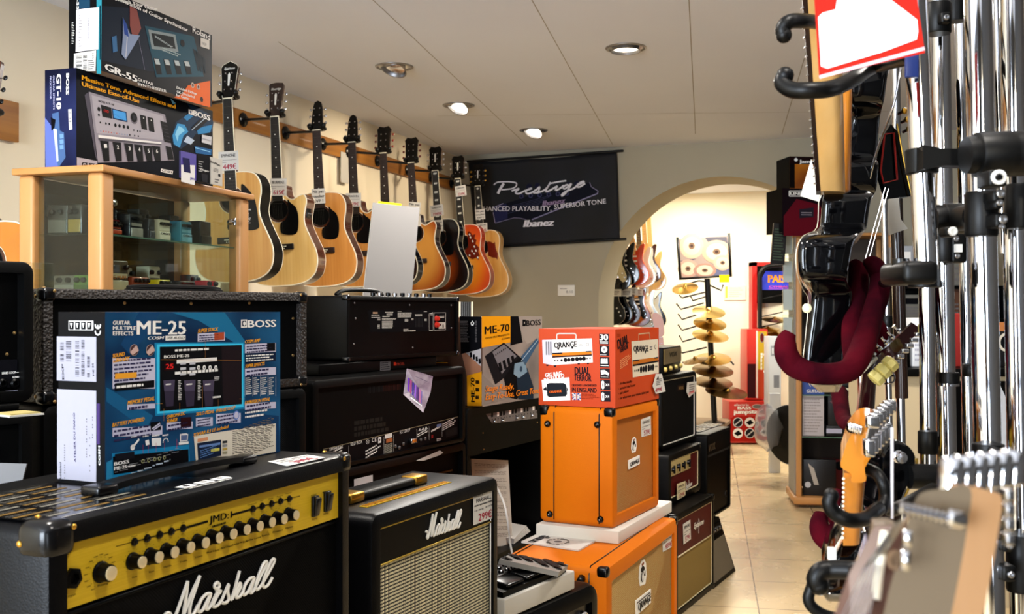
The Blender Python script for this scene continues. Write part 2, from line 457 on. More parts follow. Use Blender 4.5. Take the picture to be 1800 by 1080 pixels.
bp=nt.nodes.new('ShaderNodeBump');bp.inputs['Strength'].default_value=.4;bp.inputs['Distance'].default_value=.002;bp.invert=True
nt.links.new(br.outputs['Fac'],bp.inputs['Height']);nt.links.new(bp.outputs[0],bs.inputs['Normal'])
MATS['floor_tile']=m
b=MB();b.box(-14,-14,-.1,14,14,0,'floor_tile')
fl=b.build('floor',M=world_of(fo,-math.radians(10.6)));fl['kind']='structure'
def rail(y0,y1,z0,z1,label):
 b=MB();b.rbox(0.001,y0,z0,.024,y1,z1,.003,'pine')
 return tag(b.build('hanger_rail',M=ROOM),label,'wall rail')
rail(-4.2,-.06,2.255,2.352,'long honey pine board along the left wall carrying the guitar hangers')
rail(-7.5,-4.55,1.95,2.103,'short lower pine board at the left edge of the picture')
# downlights
def downlight(px,py,lit,tilt,label,power,dirn):
 c=atz(px,py,ZC);r=.096
 t=thing('ceiling_downlight',label,'ceiling light',c,0,'recessed ceiling downlights')
 b=MB();b.lathe((0,0,0),(0,0,-1),[(r*.86,-.0),(r*.86,.004),(r*.93,.007),(r,.004),(r,0.0)],'steel',32);b.build('trim_ring',t)
 b=MB();b.lathe((0,0,0.0),(0,0,-1),[(.004,.0005),(r*.5,.0006),(r*.86,.002)],'chrome_soft',32)
 b.build('housing',t)
 M=Matrix.Rotation(tilt[0],4,'Y')@Matrix.Rotation(tilt[1],4,'X')
 b=MB();b.M=M
 b.lathe((0,0,.012),(0,0,-1),[(.055,0),(.066,.022),(.072,.03),(.066,.03),(.058,.012)],'steel',32);b.build('reflector',t)
 b=MB();b.M=M;b.lathe((0,0,.0),(0,0,-1),[(.058,.0),(.0575,.006),(.03,.012),(0.0001,.0125)],'lamp_glow' if lit else 'chrome_soft',32);b.build('lamp',t)
 if power:
  l=bpy.data.lights.new('downlight_beam','SPOT');l.energy=power;l.color=(1,.84,.62);l.spot_size=math.radians(105);l.spot_blend=.8;l.shadow_soft_size=.05
  lo=bpy.data.objects.new('downlight_beam',l);COL.objects.link(lo);lo.location=c+Vector((0,0,-.06))
  lo.rotation_euler=Vector(dirn).to_track_quat('-Z','Y').to_euler()
 return t
downlight(693,117,False,(.3,-.35),'unlit grey ceiling downlight nearest the guitar rail',0,(0,0,-1))
downlight(806,185,True,(.42,-.42),'lit swivelled ceiling downlight, middle of the row of three',38,(-.75,.25,-.7))
downlight(938,229,True,(.42,-.42),'lit swivelled ceiling downlight nearest the black banner',38,(-.75,.3,-.75))
downlight(1100,84,True,(0,0),'bright round ceiling downlight alone to the right of the row',55,(.1,.1,-1))
# light and camera
def area(name,loc,size,energy,col,dirn):
 l=bpy.data.lights.new(name,'AREA');l.shape='RECTANGLE';l.size,l.size_y=size;l.energy=energy;l.color=col
 o=bpy.data.objects.new(name,l);COL.objects.link(o);o.location=loc
 o.rotation_euler=Vector(dirn).to_track_quat('-Z','Z').to_euler();return o
A3=Vector((.323,.9465,0));B3=Vector((.9465,-.323,0))
for W,n,e in((WIN,3,180),(DOOR,1,60)):
 x0,x1,z0,z1=W
 for i in range(n):
  xc=x0+(x1-x0)*(i+.5)/n
  area('window_daylight',ROOM@Vector((xc,YF-.3,(z0+z1)/2)),((x1-x0)/n-.06,z1-z0-.06),e,(.78,.88,1),A3+Vector((0,0,.34)))
for lx,ly,e in((1.9,1.9,66),(3.2,1.6,66),(1.35,2.6,26)):
 l=bpy.data.lights.new('back_room_lamp','AREA');l.shape='DISK';l.size=.5;l.energy=e;l.color=(1,.94,.80)
 o=bpy.data.objects.new('back_room_lamp',l);COL.objects.link(o);o.location=ROOM@Vector((lx,ly,ZC-.03))
for lx,ly,e in((1.6,-3.4,74),(3.4,-3.8,62),(3.3,-6.9,26),(1.9,-6.4,40)):  # added fill lights without fixtures, evening out brightness in the main room
 l=bpy.data.lights.new('shop_fill','AREA');l.shape='DISK';l.size=.25;l.energy=e;l.color=(1,.94,.86)
 o=bpy.data.objects.new('shop_fill',l);COL.objects.link(o);o.location=ROOM@Vector((lx,ly,ZC-.02))
sl=bpy.data.lights.new('sun','SUN');sl.energy=.9;sl.color=(1,.86,.62);sl.angle=Rd_(2.5)
so=bpy.data.objects.new('sun',sl);COL.objects.link(so);so.rotation_euler=(A3+B3*-.30+Vector((0,0,-.17))).to_track_quat('-Z','Y').to_euler()
w=bpy.data.worlds.new('world');bpy.context.scene.world=w;w.use_nodes=True
w.node_tree.nodes['Background'].inputs[0].default_value=(.85,.92,1,1);w.node_tree.nodes['Background'].inputs[1].default_value=1.2
cam=bpy.data.cameras.new('camera');co=bpy.data.objects.new('camera',cam);COL.objects.link(co)
co.location=CAM;co.rotation_euler=(PI/2,0,0);cam.sensor_width=36;cam.lens=F/1800*36;cam.shift_y=(HZ-540)/1800
cam.clip_start=.02;cam.dof.use_dof=True;cam.dof.focus_distance=2.3;cam.dof.aperture_fstop=12
S=bpy.context.scene;S.camera=co
S.view_settings.view_transform='Standard';S.view_settings.look='None';S.view_settings.gamma=1;S.view_settings.exposure=-.30
S.view_settings.use_curve_mapping=False
S.cycles.max_bounces=10;S.cycles.diffuse_bounces=4;S.cycles.glossy_bounces=5;S.cycles.transmission_bounces=10;S.cycles.transparent_max_bounces=12
S.cycles.caustics_reflective=False;S.cycles.caustics_refractive=False;S.cycles.sample_clamp_indirect=6
S.cycles.use_denoising=True
# amplifiers and cartons, front of the shop
Rd=math.radians
def place(x,y,z,ang):
 """front edge runs ang degrees right of the view axis"""
 return world_of((x,y,z),PI/2-Rd(ang))
X_,Y_,Z_=Vector((1,0,0)),Vector((0,1,0)),Vector((0,0,1))
def front(mb,W,y=0,base=0,eps=.0005):return Face(mb,W,(0,y,0),X_,Z_,eps,base)
def left(mb,W,x=0,base=0,eps=.0005):return Face(mb,W,(x,0,0),-Y_,Z_,eps,base)
def top(mb,W,z,eps=.0005):return Face(mb,W,(0,0,z),X_,Y_,eps)
def shell(mb,W,H,D,t,r,m,recess=.012,bev=.008,back=True,inner=.004,tb=None):
 """open-fronted cabinet with rounded corners; y=0 is the front"""
 tb=t if tb is None else tb
 o=rr(0,0,W,H,r);L=[]
 if back:
  L+=[[(p[0],D-bev,p[1])for p in o]];oi=inset(o,bev*.7);L[0:0]=[[(p[0],D,p[1])for p in oi]]
 for a,(dy,di)in enumerate(((bev,0),(bev*.3,bev*.3),(0,bev))):
  q=inset(o,di)if di else o
  L.append([(p[0],dy,p[1])for p in q])
 i=rr(t,tb,W-t,H-t,inner)
 L+=[[(p[0],0,p[1])for p in i],[(p[0],recess,p[1])for p in i]]
 mb.loft(L,m,True,True)
def corner_cap(mb,x,z,sx,sz,m='black_plastic',s=.04,d=.045,e=.0025,scr=None,y0=-.0025):
 """moulded corner protector; sx,sz = +1/-1 toward the middle of the amp"""
 xa,xb=sorted((x-sx*e,x+sx*s));za,zb=sorted((z-sz*e,z+sz*s))
 mb.rbox(xa,y0,za,xb,d,zb,s*.34,m,4)
 if scr:
  mb.sphere((x+sx*s*.55,d*.8,z-sz*e),.004,scr,8,(1,1,.5));mb.sphere((x-sx*e,d*.8,z+sz*s*.55),.004,scr,8,(.5,1,1))
  mb.sphere((x+sx*s*.8,y0,z+sz*s*.18),.0035,scr,8,(1,.5,1))
def knob(mb,f,uv,r=.009,h=.014,body='black_satin',cap='knob_cap',px=True,capr=.72):
 c=f.q(*uv)if px else uv
 p=f.p3(c,1)
 mb.lathe(p,f.N,[(r*1.1,0),(r*1.08,h*.12),(r*.95,h*.2),(r*.85,h),(r*.8,h)],body,20)
 mb.lathe(p+f.N*h,f.N,[(r*capr,-.0002),(r*capr,.0018),(r*capr*.8,.0024),(r*.05,.0018)],cap,20)
def price(parent,W,O,U,V,pts,rows,label='white price tag',m='paper'):
 """small price card; pts = four photo pixels (tl,tr,br,bl) cast on the plane; rows=(text,frac_y,height_frac,ink,x0,x1)"""
 b=MB();f=Face(b,W,O,U,V,.0004)
 f.poly(pts,m,2,thick=.0005)
 q=[Vector(f.q(*p))for p in pts];f.base=.0006
 def at(u,v):return tuple((q[0]*(1-u)+q[1]*u)*(1-v)+(q[3]*(1-u)+q[2]*u)*v)
 hh=((q[0]-q[3]).length+(q[1]-q[2]).length)/2
 for t,v,h,c,u0,u1 in rows:
  if t=='#':
   k=int(8*(u1-u0)/.2)
   for i in range(k):
    if random.random()<.2:continue
    a=u0+(u1-u0)*i/k;bb=a+(u1-u0)/k*.7
    f.poly([at(a,v),at(bb,v),at(bb,v-h),at(a,v-h)],c,3,False)
  else:f.txt(t,at(u0,v),at(u1,v),h*hh,c,3,False,bold=.012)
 return b.build('price_tag',parent,label=label)
BK=ink('16141a');RED=ink('a01838');WH=ink('f0eeea');GREYI=ink('6a6668')
def rows(name,euro):
 return[(name,.30,.16,BK,.14,.86),('#',.48,.05,GREYI,.06,.94),('#',.60,.05,GREYI,.06,.4),(euro,.93,.26,RED,.22,.88)]
_S=[[(60,1010),(90,968),(140,975),(155,1030),(110,1110),(150,1130),(200,1050),(250,920),(320,720),(395,505)],[(395,505),(375,700),(345,900),(320,1050)],[(320,1050),(390,850),(470,640),(570,430)],[(570,430),(500,640),(440,820),(420,960),(440,1010),(490,960),(540,850)],[(725,690),(670,690),(590,770),(540,900),(560,950),(610,920),(670,800),(725,690),(680,830),(655,890),(680,910),(730,850),(790,720)],[(790,720),(835,640),(785,600),(790,545),(830,530),(850,580),(810,645),(870,650),(830,700),(765,830),(770,875),(830,850),(880,780)],[(880,790),(930,670),(982,555),(968,650),(985,760),(940,820),(885,815)],[(1015,785),(1060,660),(1100,510),(1140,360)],[(1035,770),(1095,620),(1150,535),(1150,600),(1100,700),(1100,745),(1150,720),(1200,640)],[(1350,455),(1290,470),(1220,560),(1190,670),(1210,705),(1260,660),(1310,560),(1350,455),(1310,600),(1290,660),(1320,670),(1370,590)],[(1370,590),(1440,440),(1520,290),(1532,228),(1490,250),(1430,380),(1370,560),(1380,625),(1420,610),(1480,520)],[(1480,520),(1550,400),(1630,250),(1642,190),(1600,210),(1540,340),(1480,510),(1490,595),(1550,560),(1610,455)]]
# large gold-panel combo
Wj,Hj,Dj=.622,.535,.285
MJ=place(-.498,1.128,.535,22.4)
J=thing('guitar_amplifier','large black guitar combo with gold control panel and big white script logo','amplifier',M=MJ)
b=MB();shell(b,Wj,Hj,Dj,.026,.02,'tolex',.012,.010);b.build('cabinet',J)
b=MB();f=front(b,MJ,.011)
zz=lambda x,y:(x/2.903,820+y/2.903)
pl=f.q(*zz(330,717))[1];ph=pl+.069
zlo,zhi=Hj-.028-.072,Hj-.0265
b.box(.027,.008,zlo,Wj-.027,.0115,zhi,'gold_panel');f=front(b,MJ,.008)
DK=ink('14120a')
f.line(zz(590,410),zz(930,318),.0008,DK);f.line(zz(690,384),zz(931,316),.0014,DK,2);f.line(zz(931,318),zz(1060,281),.0030,DK);f.line(zz(1180,249),zz(1285,219),.0030,DK)
f.line(zz(1287,218),zz(1473,166),.0014,DK,2);f.line(zz(1473,166),zz(1530,151),.0008,DK)
f.txt('JMD:1',zz(1066,290),zz(1180,262),12,DK,2,bold=.03);f.greek(*zz(1080,292),*zz(1160,300),1,DK,2,fill=.3)
kn=[(700,480),(787,455),(868,430),(950,405),(1027,382),(1098,357),(1170,337),(1240,315),(1307,298),(1370,278),(1432,262),(1493,242)]
nm=['Gain','Bass','Middle','Treble','Volume','Mod Adjust','Mod Depth','Delay Adjust','Delay Level','Reverb','Presence','Master']
lab=[(683,565),(770,537),(852,511),(933,485),(1010,461),(1084,434),(1154,412),(1222,391),(1290,371),(1353,351),(1415,331),(1474,312)]
for(x,y),n,(lx,ly)in zip(kn,nm,lab):
 w=6.5*len(n);s=-.27
 f.txt(n,zz(lx-w/2,ly-s*w/2+4),zz(lx+w/2,ly+s*w/2+4),3.0,DK,2,bold=.02)
 c=f.q(*zz(x-26,y+4))
 for k in range(11):
  a=Rd(-135+27*k);f.circ((c[0]+.0145*math.sin(a),c[1]+.0145*math.cos(a)),.0005,DK,2,False,n=6)
f.txt('Input',zz(345,668),zz(384,656),3.5,DK,2,bold=.02);f.txt('Preamp',zz(495,617),zz(550,600),4,DK,2,bold=.02)
c=f.q(*zz(508,540))
for k in range(14):
 a=Rd(-150+22*k);u=(c[0]+.022*math.sin(a),c[1]+.020*math.cos(a))
 f.line((u[0]-.003,u[1]),(u[0]+.003,u[1]),.0007,DK,2,False);u2=(c[0]+.017*math.sin(a),c[1]+.017*math.cos(a));f.circ(u2,.0005,DK,2,False,n=6)
for x,y,n in((681,360,'Manual'),(745,342,'CH1'),(810,325,'CH2'),(870,308,'CH3'),(931,291,'CH4'),(1285,195,'Compressor'),(1332,178,'Mod'),(1380,167,'Delay'),(1425,155,'Reverb'),(1470,140,'Master')):
 w=5*len(n);f.txt(n,zz(x-w/2,y+.13*w),zz(x+w/2,y-.13*w),2.4,DK,2)
for x,y,n in((1600,150,'FX'),(1603,272,'Power'),(1660,245,'Standby'),(1655,135,'0')):f.txt(n,zz(x-14,y+4),zz(x+14,y-4),2.6,DK,2)
pan=b.build('control_panel',J,label='gold control panel')
b=MB();f2=front(b,MJ,.008);knob(b,f2,zz(512,540),.0115,.015);b.build('knob',J)
for x,y in kn:
 b=MB();knob(b,f2,zz(x-27,y+4),.0098,.0145);f3=front(b,MJ,.008);f3.mb=b;b.build('knob',J)
for x,y in((682,386),(747,368),(810,350),(870,333),(931,316),(1287,218),(1334,204),(1382,191),(1428,178),(1473,166)):
 b=MB();c=f2.p3(f2.q(*zz(x,y)),1);b.lathe(c,(0,-1,0),[(.0052,0),(.005,.0015),(.0036,.0018),(.0034,.004),(.001,.0045)],'black_plastic',14);b.build('push_button',J)
b=MB();c=f2.p3(f2.q(*zz(364,572)),1);b.lathe(c,(0,-1,0),[(.0125,0),(.0125,.004),(.0085,.005),(.007,.005),(.006,.001)],'black_satin',6);b.build('input_jack',J)
for x,y in((1603,203),(1665,178)):
 b=MB();c=f2.q(*zz(x,y));b.rbox(c[0]-.0085,.003,c[1]-.016,c[0]+.0085,.009,c[1]+.016,.002,'black_plastic')
 b.M=Matrix.Translation((c[0],.003,c[1]))@Matrix.Rotation(.16,4,'X');b.rbox(-.0065,-.004,-.0135,.0065,.004,.0135,.002,'black_plastic');b.build('rocker_switch',J)
b=MB();b.box(.026,.012,.026,Wj-.026,.02,zlo+.001,'grille_black');b.tube([(.028,.010,zlo-.006),(Wj-.028,.010,zlo-.006)],.0025,'black_satin');b.build('grille',J,label='black woven grille cloth')
b=MB();fs=front(b,MJ,.0105);zs=lambda x,y:(280+x/8.18,960+y/8.18)
SCR=[[fs.q(*zs(*p))for p in st]for st in _S]
for st in SCR:fs.stroke(st,.004,'white_plastic',3,False,r3=.0023)
b.build('logo',J,label='white raised script logo reading Marshall')
for a in((0,Hj,1,-1,.042,.05,'gold',-.0025),(Wj,Hj,-1,-1,.03,.05,'gold',-.0025),(0,0,1,1,.03,.05,'gold',-.0025),(Wj,0,-1,1,.03,.05,'gold',-.0025),(0,Hj,1,-1,.03,Dj+.003,None,Dj-.045),(Wj,Hj,-1,-1,.03,Dj+.003,None,Dj-.045)):
 b=MB();corner_cap(b,a[0],a[1],a[2],a[3],s=a[4],d=a[5],scr=a[6],y0=a[7]);b.build('corner_protector',J)
b=MB();b.rbox(-.004,.11,.30,.002,.22,.42,.003,'black_plastic');b.tube(spline([(-.003,.13,.36),(-.012,.145,.37),(-.014,.165,.37),(-.012,.185,.37),(-.003,.2,.36)],5),.008,'black_rubber');b.sphere((-.005,.12,.41),.004,'gold',8);b.build('side_handle',J)
b=MB();zt=Hj
hp=[(.165,.09,zt+.003),(.185,.09,zt+.009),(.25,.09,zt+.012),(.38,.09,zt+.012),(.44,.09,zt+.009),(.46,.09,zt+.004)]
for p,q in zip(spline(hp,5)[:-1],spline(hp,5)[1:]):
 b.add([(p[0],p[1]-.014,p[2]-.0045),(p[0],p[1]+.014,p[2]-.0045),(p[0],p[1]+.014,p[2]+.004),(p[0],p[1]-.014,p[2]+.004),(q[0],q[1]-.014,q[2]-.0045),(q[0],q[1]+.014,q[2]-.0045),(q[0],q[1]+.014,q[2]+.004),(q[0],q[1]-.014,q[2]+.004)],[(0,1,5,4),(1,2,6,5),(2,3,7,6),(3,0,4,7),(0,3,2,1),(4,5,6,7)],'black_rubber',True)
b.rbox(.15,.074,zt,.185,.106,zt+.013,.004,'black_plastic');b.rbox(.44,.074,zt,.475,.106,zt+.013,.004,'black_plastic');b.build('carry_handle',J)
b=MB();f=top(b,MJ,zt,.0004);za=lambda x,y:(x,y)
f.poly([(.008,.02),(.008,.22),(.30,.22),(.33,.02)][::-1],mat('print_plate','08080a',.16,spec=.4),1,False)
for i in range(7):
 for k in range(3):
  u0=.012+k*.062;v0=.035+i*.026
  f.rect(u0,v0,u0+.054,v0+.006,ink('6a5226')if(i+k)%3 else ink('6e6a60'),2,False)
  f.greek(u0,v0+.008,u0+.054,v0+.018,2,ink('4a4844'),2,False)
f.line((.008,.018),(.335,.018),.0012,ink('c9c2b4'),2,False)
for k in range(3):f.rect(.245+k*.035,.022,.272+k*.035,.038,WH,2,False);f.circ((.258+k*.035,.03),.005,BK,3,False)
f.greek(.245,.012,.34,.02,2,WH,2,False)
b.build('top_print',J)
price(J,MJ,(0,0,Hj),X_,Y_,[(470,813),(540,801),(572,806),(505,821)],[('#',.3,.1,BK,.1,.9),('#',.5,.08,BK,.1,.6),('399€',.95,.34,RED,.3,.85)])
b=MB();b.rbox(.0,.0,0,.62,.28,.5348,.004,'black_matte')
tag(b.build('amplifier_bench',M=place(-.498,1.128,0,22.4)),'low matt black bench under the gold-panel combo, cut off by the lower edge','bench')
# blue multi-effects carton
def carton(loc,ang,W,D,H,mats):
 """mats = front, left side, top; returns builder and world matrix"""
 M=place(loc[0],loc[1],loc[2],ang);b=MB()
 fr,sd,tp=mats;v=[(0,0,0),(W,0,0),(W,D,0),(0,D,0),(0,0,H),(W,0,H),(W,D,H),(0,D,H)]
 b.add(v,[(0,1,5,4)],fr);b.add(v,[(3,0,4,7),(1,2,6,5)],sd);b.add(v,[(4,5,6,7),(0,3,2,1)],tp);b.add(v,[(2,3,7,6)],sd)
 return b,M
mat('blue_print','0b2344',.4,noise=(9,'1b5580',(1,1,1),1),spec=.12)
mat('carton_black','050507',.5,spec=.08);mat('carton_grey','9b8f80',.6)
b,MM=carton((-.535,1.38,1.0705),24.5,.374,.084,.229,('blue_print','carton_black','carton_grey'))
f=front(b,MM,0,eps=.0003);k=lambda x,y:(80+x/3.176,530+y/3.176)
def kr(x0,y0,x1,y1,m,l=1):
 f.rect(*k(x0,y0),*k(x1,y1),m,l)
YEL=ink('f2a81c');LAV=ink('c4c2d8');CY=ink('3cc4ee');CY2=ink('1a7fb0');NAVY=ink('0c1c38');BLK=ink('08080c')
for pts,m in(([(420,240),(520,62),(640,62),(560,200),(470,300)],'15406a'),([(700,62),(1000,62),(1120,230),(1100,260),(860,110)],'1c6a94'),([(340,480),(600,640),(560,720),(340,560)],'1a5a85'),([(1100,620),(1302,640),(1302,850),(900,740)],'123a63'),([(340,900),(420,860),(500,1020),(340,1030)],'2a86b4')):
 f.poly([k(*p)for p in pts],ink(m),.5)
f.poly([k(608,232),k(1110,228),k(1112,600),k(612,640)],CY2,1);f.poly([k(620,240),k(1102,236),k(1104,590),k(622,628)],CY,1.5)
f.poly([k(636,254),k(1094,244),k(1094,574),k(636,614)],BLK,2);f.poly([k(980,250),k(1090,248),k(1090,572),k(990,582)],ink('1c1318'),2.5)
f.txt('GUITAR',k(375,130),k(470,130),7,WH,2,bold=.03);f.txt('MULTIPLE',k(375,160),k(502,160),7,WH,2,bold=.03);f.txt('EFFECTS',k(375,190),k(487,190),7,WH,2,bold=.03)
f.txt('ME-25',k(510,186),k(780,184),25,WH,2,bold=.028);f.txt('COSM',k(570,214),k(660,212),5.5,WH,2,bold=.03,shear=.3)
kr(668,193,780,215,WH,2);f.txt('USB AUDIO',k(674,211),k(774,210),4.5,BLK,3,bold=.01,shear=.3)
kr(1090,102,1124,146,WH,2);kr(1096,109,1118,139,NAVY,3);f.circ(k(1107,124),.0032,WH,4);f.txt('BOSS',k(1130,146),k(1284,142),13,WH,2,bold=.03)
def bub(x0,y0,x1,y1,n,title=None,tx=None,sl=-.05):
 f.poly([k(x0,y0),k(x1,y0+(x1-x0)*sl),k(x1,y1+(x1-x0)*sl),k(x0,y1)],LAV,2)
 f.greek(*k(x0+8,y0+6),*k(x1-8,y1-6),n,ink('302c50'),3,slope=0.02,ragged=.3)
 if title:f.txt(title,k(*tx[0]),k(*tx[1]),tx[2],YEL,3,bold=.03,shear=.35)
bub(848,180,1000,226,3,'SUPER STACK',((848,176),(962,164),6.5));f.poly([k(940,176),k(995,172),k(995,214),k(940,218)],ink('a8482c'),3)
bub(372,318,610,488,8,'SOUND',((372,316),(440,304),7),0);f.txt('LIBRARY',k(374,342),k(468,328),7,YEL,4,bold=.03,shear=.35)
kr(384,404,506,426,ink('e8a030'),4);kr(384,458,604,480,BLK,4);f.greek(*k(392,464),*k(598,476),1,WH,5)
for cx in(492,582):f.circ(k(cx,272),.0078,ink('b8a8a0'),3);f.circ(k(cx,272),.0072,ink('4a3030'),4);f.poly([k(cx-25,285),k(cx+10,245),k(cx+25,275),k(cx-10,300)],ink('c8a8a0'),5)
bub(1112,240,1284,290,3,'COSM AMP',((1112,236),(1196,226),6));f.poly([k(1234,234),k(1280,232),k(1280,276),k(1234,278)],BLK,3)
kr(1112,294,1284,332,NAVY,2);f.greek(*k(1116,298),*k(1280,330),3,WH,3)
bub(1112,376,1284,418,2,'SUPER EFFECTS',((1112,372),(1222,356),6))
for q in range(4):f.greek(*k(1116+q*43,424),*k(1150+q*43,520),9,WH,3,ragged=.5)
for q in range(5):f.line(k(1112+q*43,420),k(1112+q*43,530),.0004,WH,2)
bub(1112,570,1284,606,2,'EXPRESSION PEDAL',((1110,576),(1250,554),6));f.greek(*k(1112,612),*k(1240,640),2,WH,3)
bub(455,578,610,606,1,'MEMORY PEDAL',((455,578),(605,552),7))
bub(372,708,650,758,3,'BATTERY POWERED',((370,702),(550,668),7));f.poly([k(584,676),k(642,670),k(642,718),k(584,724)],BLK,3);f.line(k(592,712),k(636,680),.002,LAV,4);f.line(k(600,718),k(640,690),.002,LAV,4)
bub(674,678,820,718,2,'CHROMATIC',((674,656),(780,632),6));f.txt('TUNER',k(674,680),k(732,668),6,YEL,4,bold=.03,shear=.35);f.poly([k(752,650),k(812,646),k(812,700),k(752,704)],ink('2a0c10'),3)
bub(838,652,932,700,3,'SOLO PEDAL',((838,640),(938,622),6));bub(950,630,1088,684,3,'PHRASE LOOP',((950,622),(1058,600),6));f.circ(k(1062,636),.007,ink('6a86c8'),4);f.circ(k(1062,636),.0052,LAV,5)
f.txt('BOSS ME-25',k(660,318),k(800,310),5,WH,3,bold=.03);kr(660,342,716,384,ink('200608'),3);f.txt('25',k(668,378),k(710,376),9,ink('e02828'),4,bold=.02)
kr(730,326,955,334,WH,3);f.greek(*k(720,262),*k(980,274),1,WH,3)
for r_ in range(3):
 for c_ in range(2):kr(750+52*c_,340+30*r_,782+52*c_,352+30*r_,ink('c8c8d0'),3)
for q in range(4):f.circ(k(852+32*q,370),.0034,WH,3);f.circ(k(852+32*q,370),.0018,ink('808088'),4)
f.greek(*k(720,385),*k(960,400),1,WH,3)
for px0,t in((655,'v'),(770,'^'),(875,'')):
 f.poly([k(px0,442),k(px0+64,438),k(px0+56,584),k(px0+14,588)],ink('332c3e'),3);f.poly([k(px0,442),k(px0+64,438),k(px0+60,500),k(px0+4,502)],ink('4a4258'),4);f.greek(*k(px0+12,456),*k(px0+52,470),1,WH,5)
for x in(738,848):f.greek(*k(x,440),*k(x+22,550),13,WH,3,ragged=.5)
f.greek(*k(930,526),*k(985,542),1,WH,3);f.greek(*k(940,420),*k(972,442),3,WH,3)
for a,c in(((888,226),(888,320)),((1092,330),(640,326)),((610,572),(650,570)),((745,566),(745,640)),((872,600),(872,470)),((960,600),(960,548)),((1078,545),(1108,545)),((656,668),(656,600))):f.line(k(*a),k(*c),.0004,ink('c08040'),5)
f.poly([k(370,850),k(800,800),k(806,905),k(372,985)],CY2,1);f.poly([k(374,868),k(796,826),k(798,905),k(378,968)],BLK,2);f.poly([k(384,854),k(494,838),k(494,876),k(388,888)],ink('15151c'),3)
f.txt('BOSS',k(380,918),k(462,903),6,WH,4,bold=.04);f.txt('ME-25',k(380,944),k(450,931),6,WH,4,bold=.04);f.greek(*k(455,915),*k(510,922),1,WH,4);f.greek(*k(384,930),*k(780,890),2,ink('9a9aa0'),3,slope=.12,fill=.15)
for x,y in((540,893),(573,888),(606,882),(632,878),(660,873)):f.circ(k(x,y),.0028,ink('b0b078'),4);f.circ(k(x,y),.0017,BLK,5)
for x,y in((541,850),(570,850),(614,840),(660,832),(730,820)):f.line(k(x,y-50),k(x,y),.0005,ink('c03050'),4)
f.poly([k(590,765),k(642,762),k(642,806),k(592,808)],WH,3);f.poly([k(748,744),k(794,740),k(790,780),k(748,784)],WH,3);f.poly([k(753,749),k(789,746),k(786,774),k(753,778)],ink('5a6a90'),4);f.poly([k(742,788),k(796,782),k(796,796),k(742,802)],WH,3)
f.line(k(480,820),k(520,770),.003,WH,3);f.circ(k(484,816),.004,WH,3);f.poly([k(554,778),k(574,772),k(578,800),k(558,806)],WH,3)
for q in range(8):f.circ((f.q(*k(668,785))[0]+.005*math.cos(PI*q/7),f.q(*k(668,785))[1]+.005*math.sin(PI*q/7)),.0009,WH,3,False,n=8)
for x in(476,540,592,650,748):f.greek(*k(x,750-(x-476)*.05),*k(x+46,760-(x-476)*.05),1,WH,3)
f.greek(*k(376,985),*k(700,1020),4,ink('b8c8d8'),3,slope=.13,fill=.3)
f.poly([k(826,752),k(1284,682),k(1284,840),k(840,922)],ink('e6dcc8'),2);f.txt('SONAR 8.5 LE included',k(822,756),k(1020,706),6,YEL,4,bold=.03,shear=.35)
f.poly([k(844,792),k(978,772),k(978,862),k(850,888)],ink('18243c'),3);f.poly([k(856,806),k(972,788),k(972,800),k(856,818)],ink('6a8ac0'),4);f.poly([k(920,826),k(968,818),k(968,834),k(920,842)],ink('d8d060'),4);f.greek(*k(860,830),*k(970,858),4,ink('5a80b8'),4,slope=.12)
f.poly([k(846,768),k(904,758),k(904,776),k(846,786)],ink('e0966a'),3);f.poly([k(846,900),k(962,878),k(962,890),k(846,914)],ink('304080'),3)
for q in range(4):f.poly([k(986,780+20*q),k(1012,777+20*q),k(1012,791+20*q),k(986,794+20*q)],ink(['303030','909090','c0a050','a09878'][q]),3)
f.greek(*k(1042,722),*k(1278,852),17,ink('6a6258'),3,slope=.14,fill=.4,ragged=.15)
f=left(b,MM,eps=.0003)
kr(64,196,284,450,ink('96949f'),1);kr(66,490,284,1010,ink('9a97a1'),1)
kr(130,108,268,162,WH,1)
for q in range(4):kr(134+33*q,114,160+33*q,158,BLK,2);f.poly([k(140+33*q,122),k(154+33*q,122),k(147+33*q,150)],WH,3)
f.txt('CE',k(310,186),k(310,108),-9,WH,2,bold=.04)if False else None
for yy in(132,168):
 c=f.q(*k(294,yy))
 for q in range(9):a=PI*q/8+PI/2+1.57;f.circ((c[0]+.0045*math.cos(a),c[1]+.0045*math.sin(a)),.0011,WH,2,False,n=6)
 if yy==132:f.line((c[0],c[1]),(c[0],c[1]-.004),.0018,WH,2,False)
f.txt('EXP',k(106,436),k(102,350),4.5,BK,2,bold=.02)
barcode(f,*k(84,230),*k(104,340),BK,2,30,True);barcode(f,*k(116,215),*k(146,340),BK,2,34,True);barcode(f,*k(168,222),*k(190,426),BK,2,50,True);barcode(f,*k(202,216),*k(220,418),BK,2,50,True);barcode(f,*k(234,300),*k(250,426),BK,2,30,True)
f.txt('ME 25',k(274,416),k(270,345),3.6,BK,2,bold=.02)
f.txt('ATELIER DU PIANO',k(172,898),k(166,622),4.2,ink('2a2050'),2,bold=.01);f.txt('Roland',k(90,1000),k(90,900),4.2,BK,2,bold=.02)
for x,y0,y1 in((106,800,1000),(228,640,890),(246,760,960),(262,630,780)):
 for q in range(int((y1-y0)/14)):
  if random.random()<.7:f.rect(*k(x,y0+14*q),*k(x+5,y0+14*q+8),GREYI,2)
f.txt('COSM',k(308,916),k(306,808),4,WH,2,bold=.03);kr(288,570,304,800,ink('3a2a58'),1)
tag(b.build('effects_carton',M=MM),'blue multi-effects carton standing on the gold-panel combo','cardboard box')
b2=None
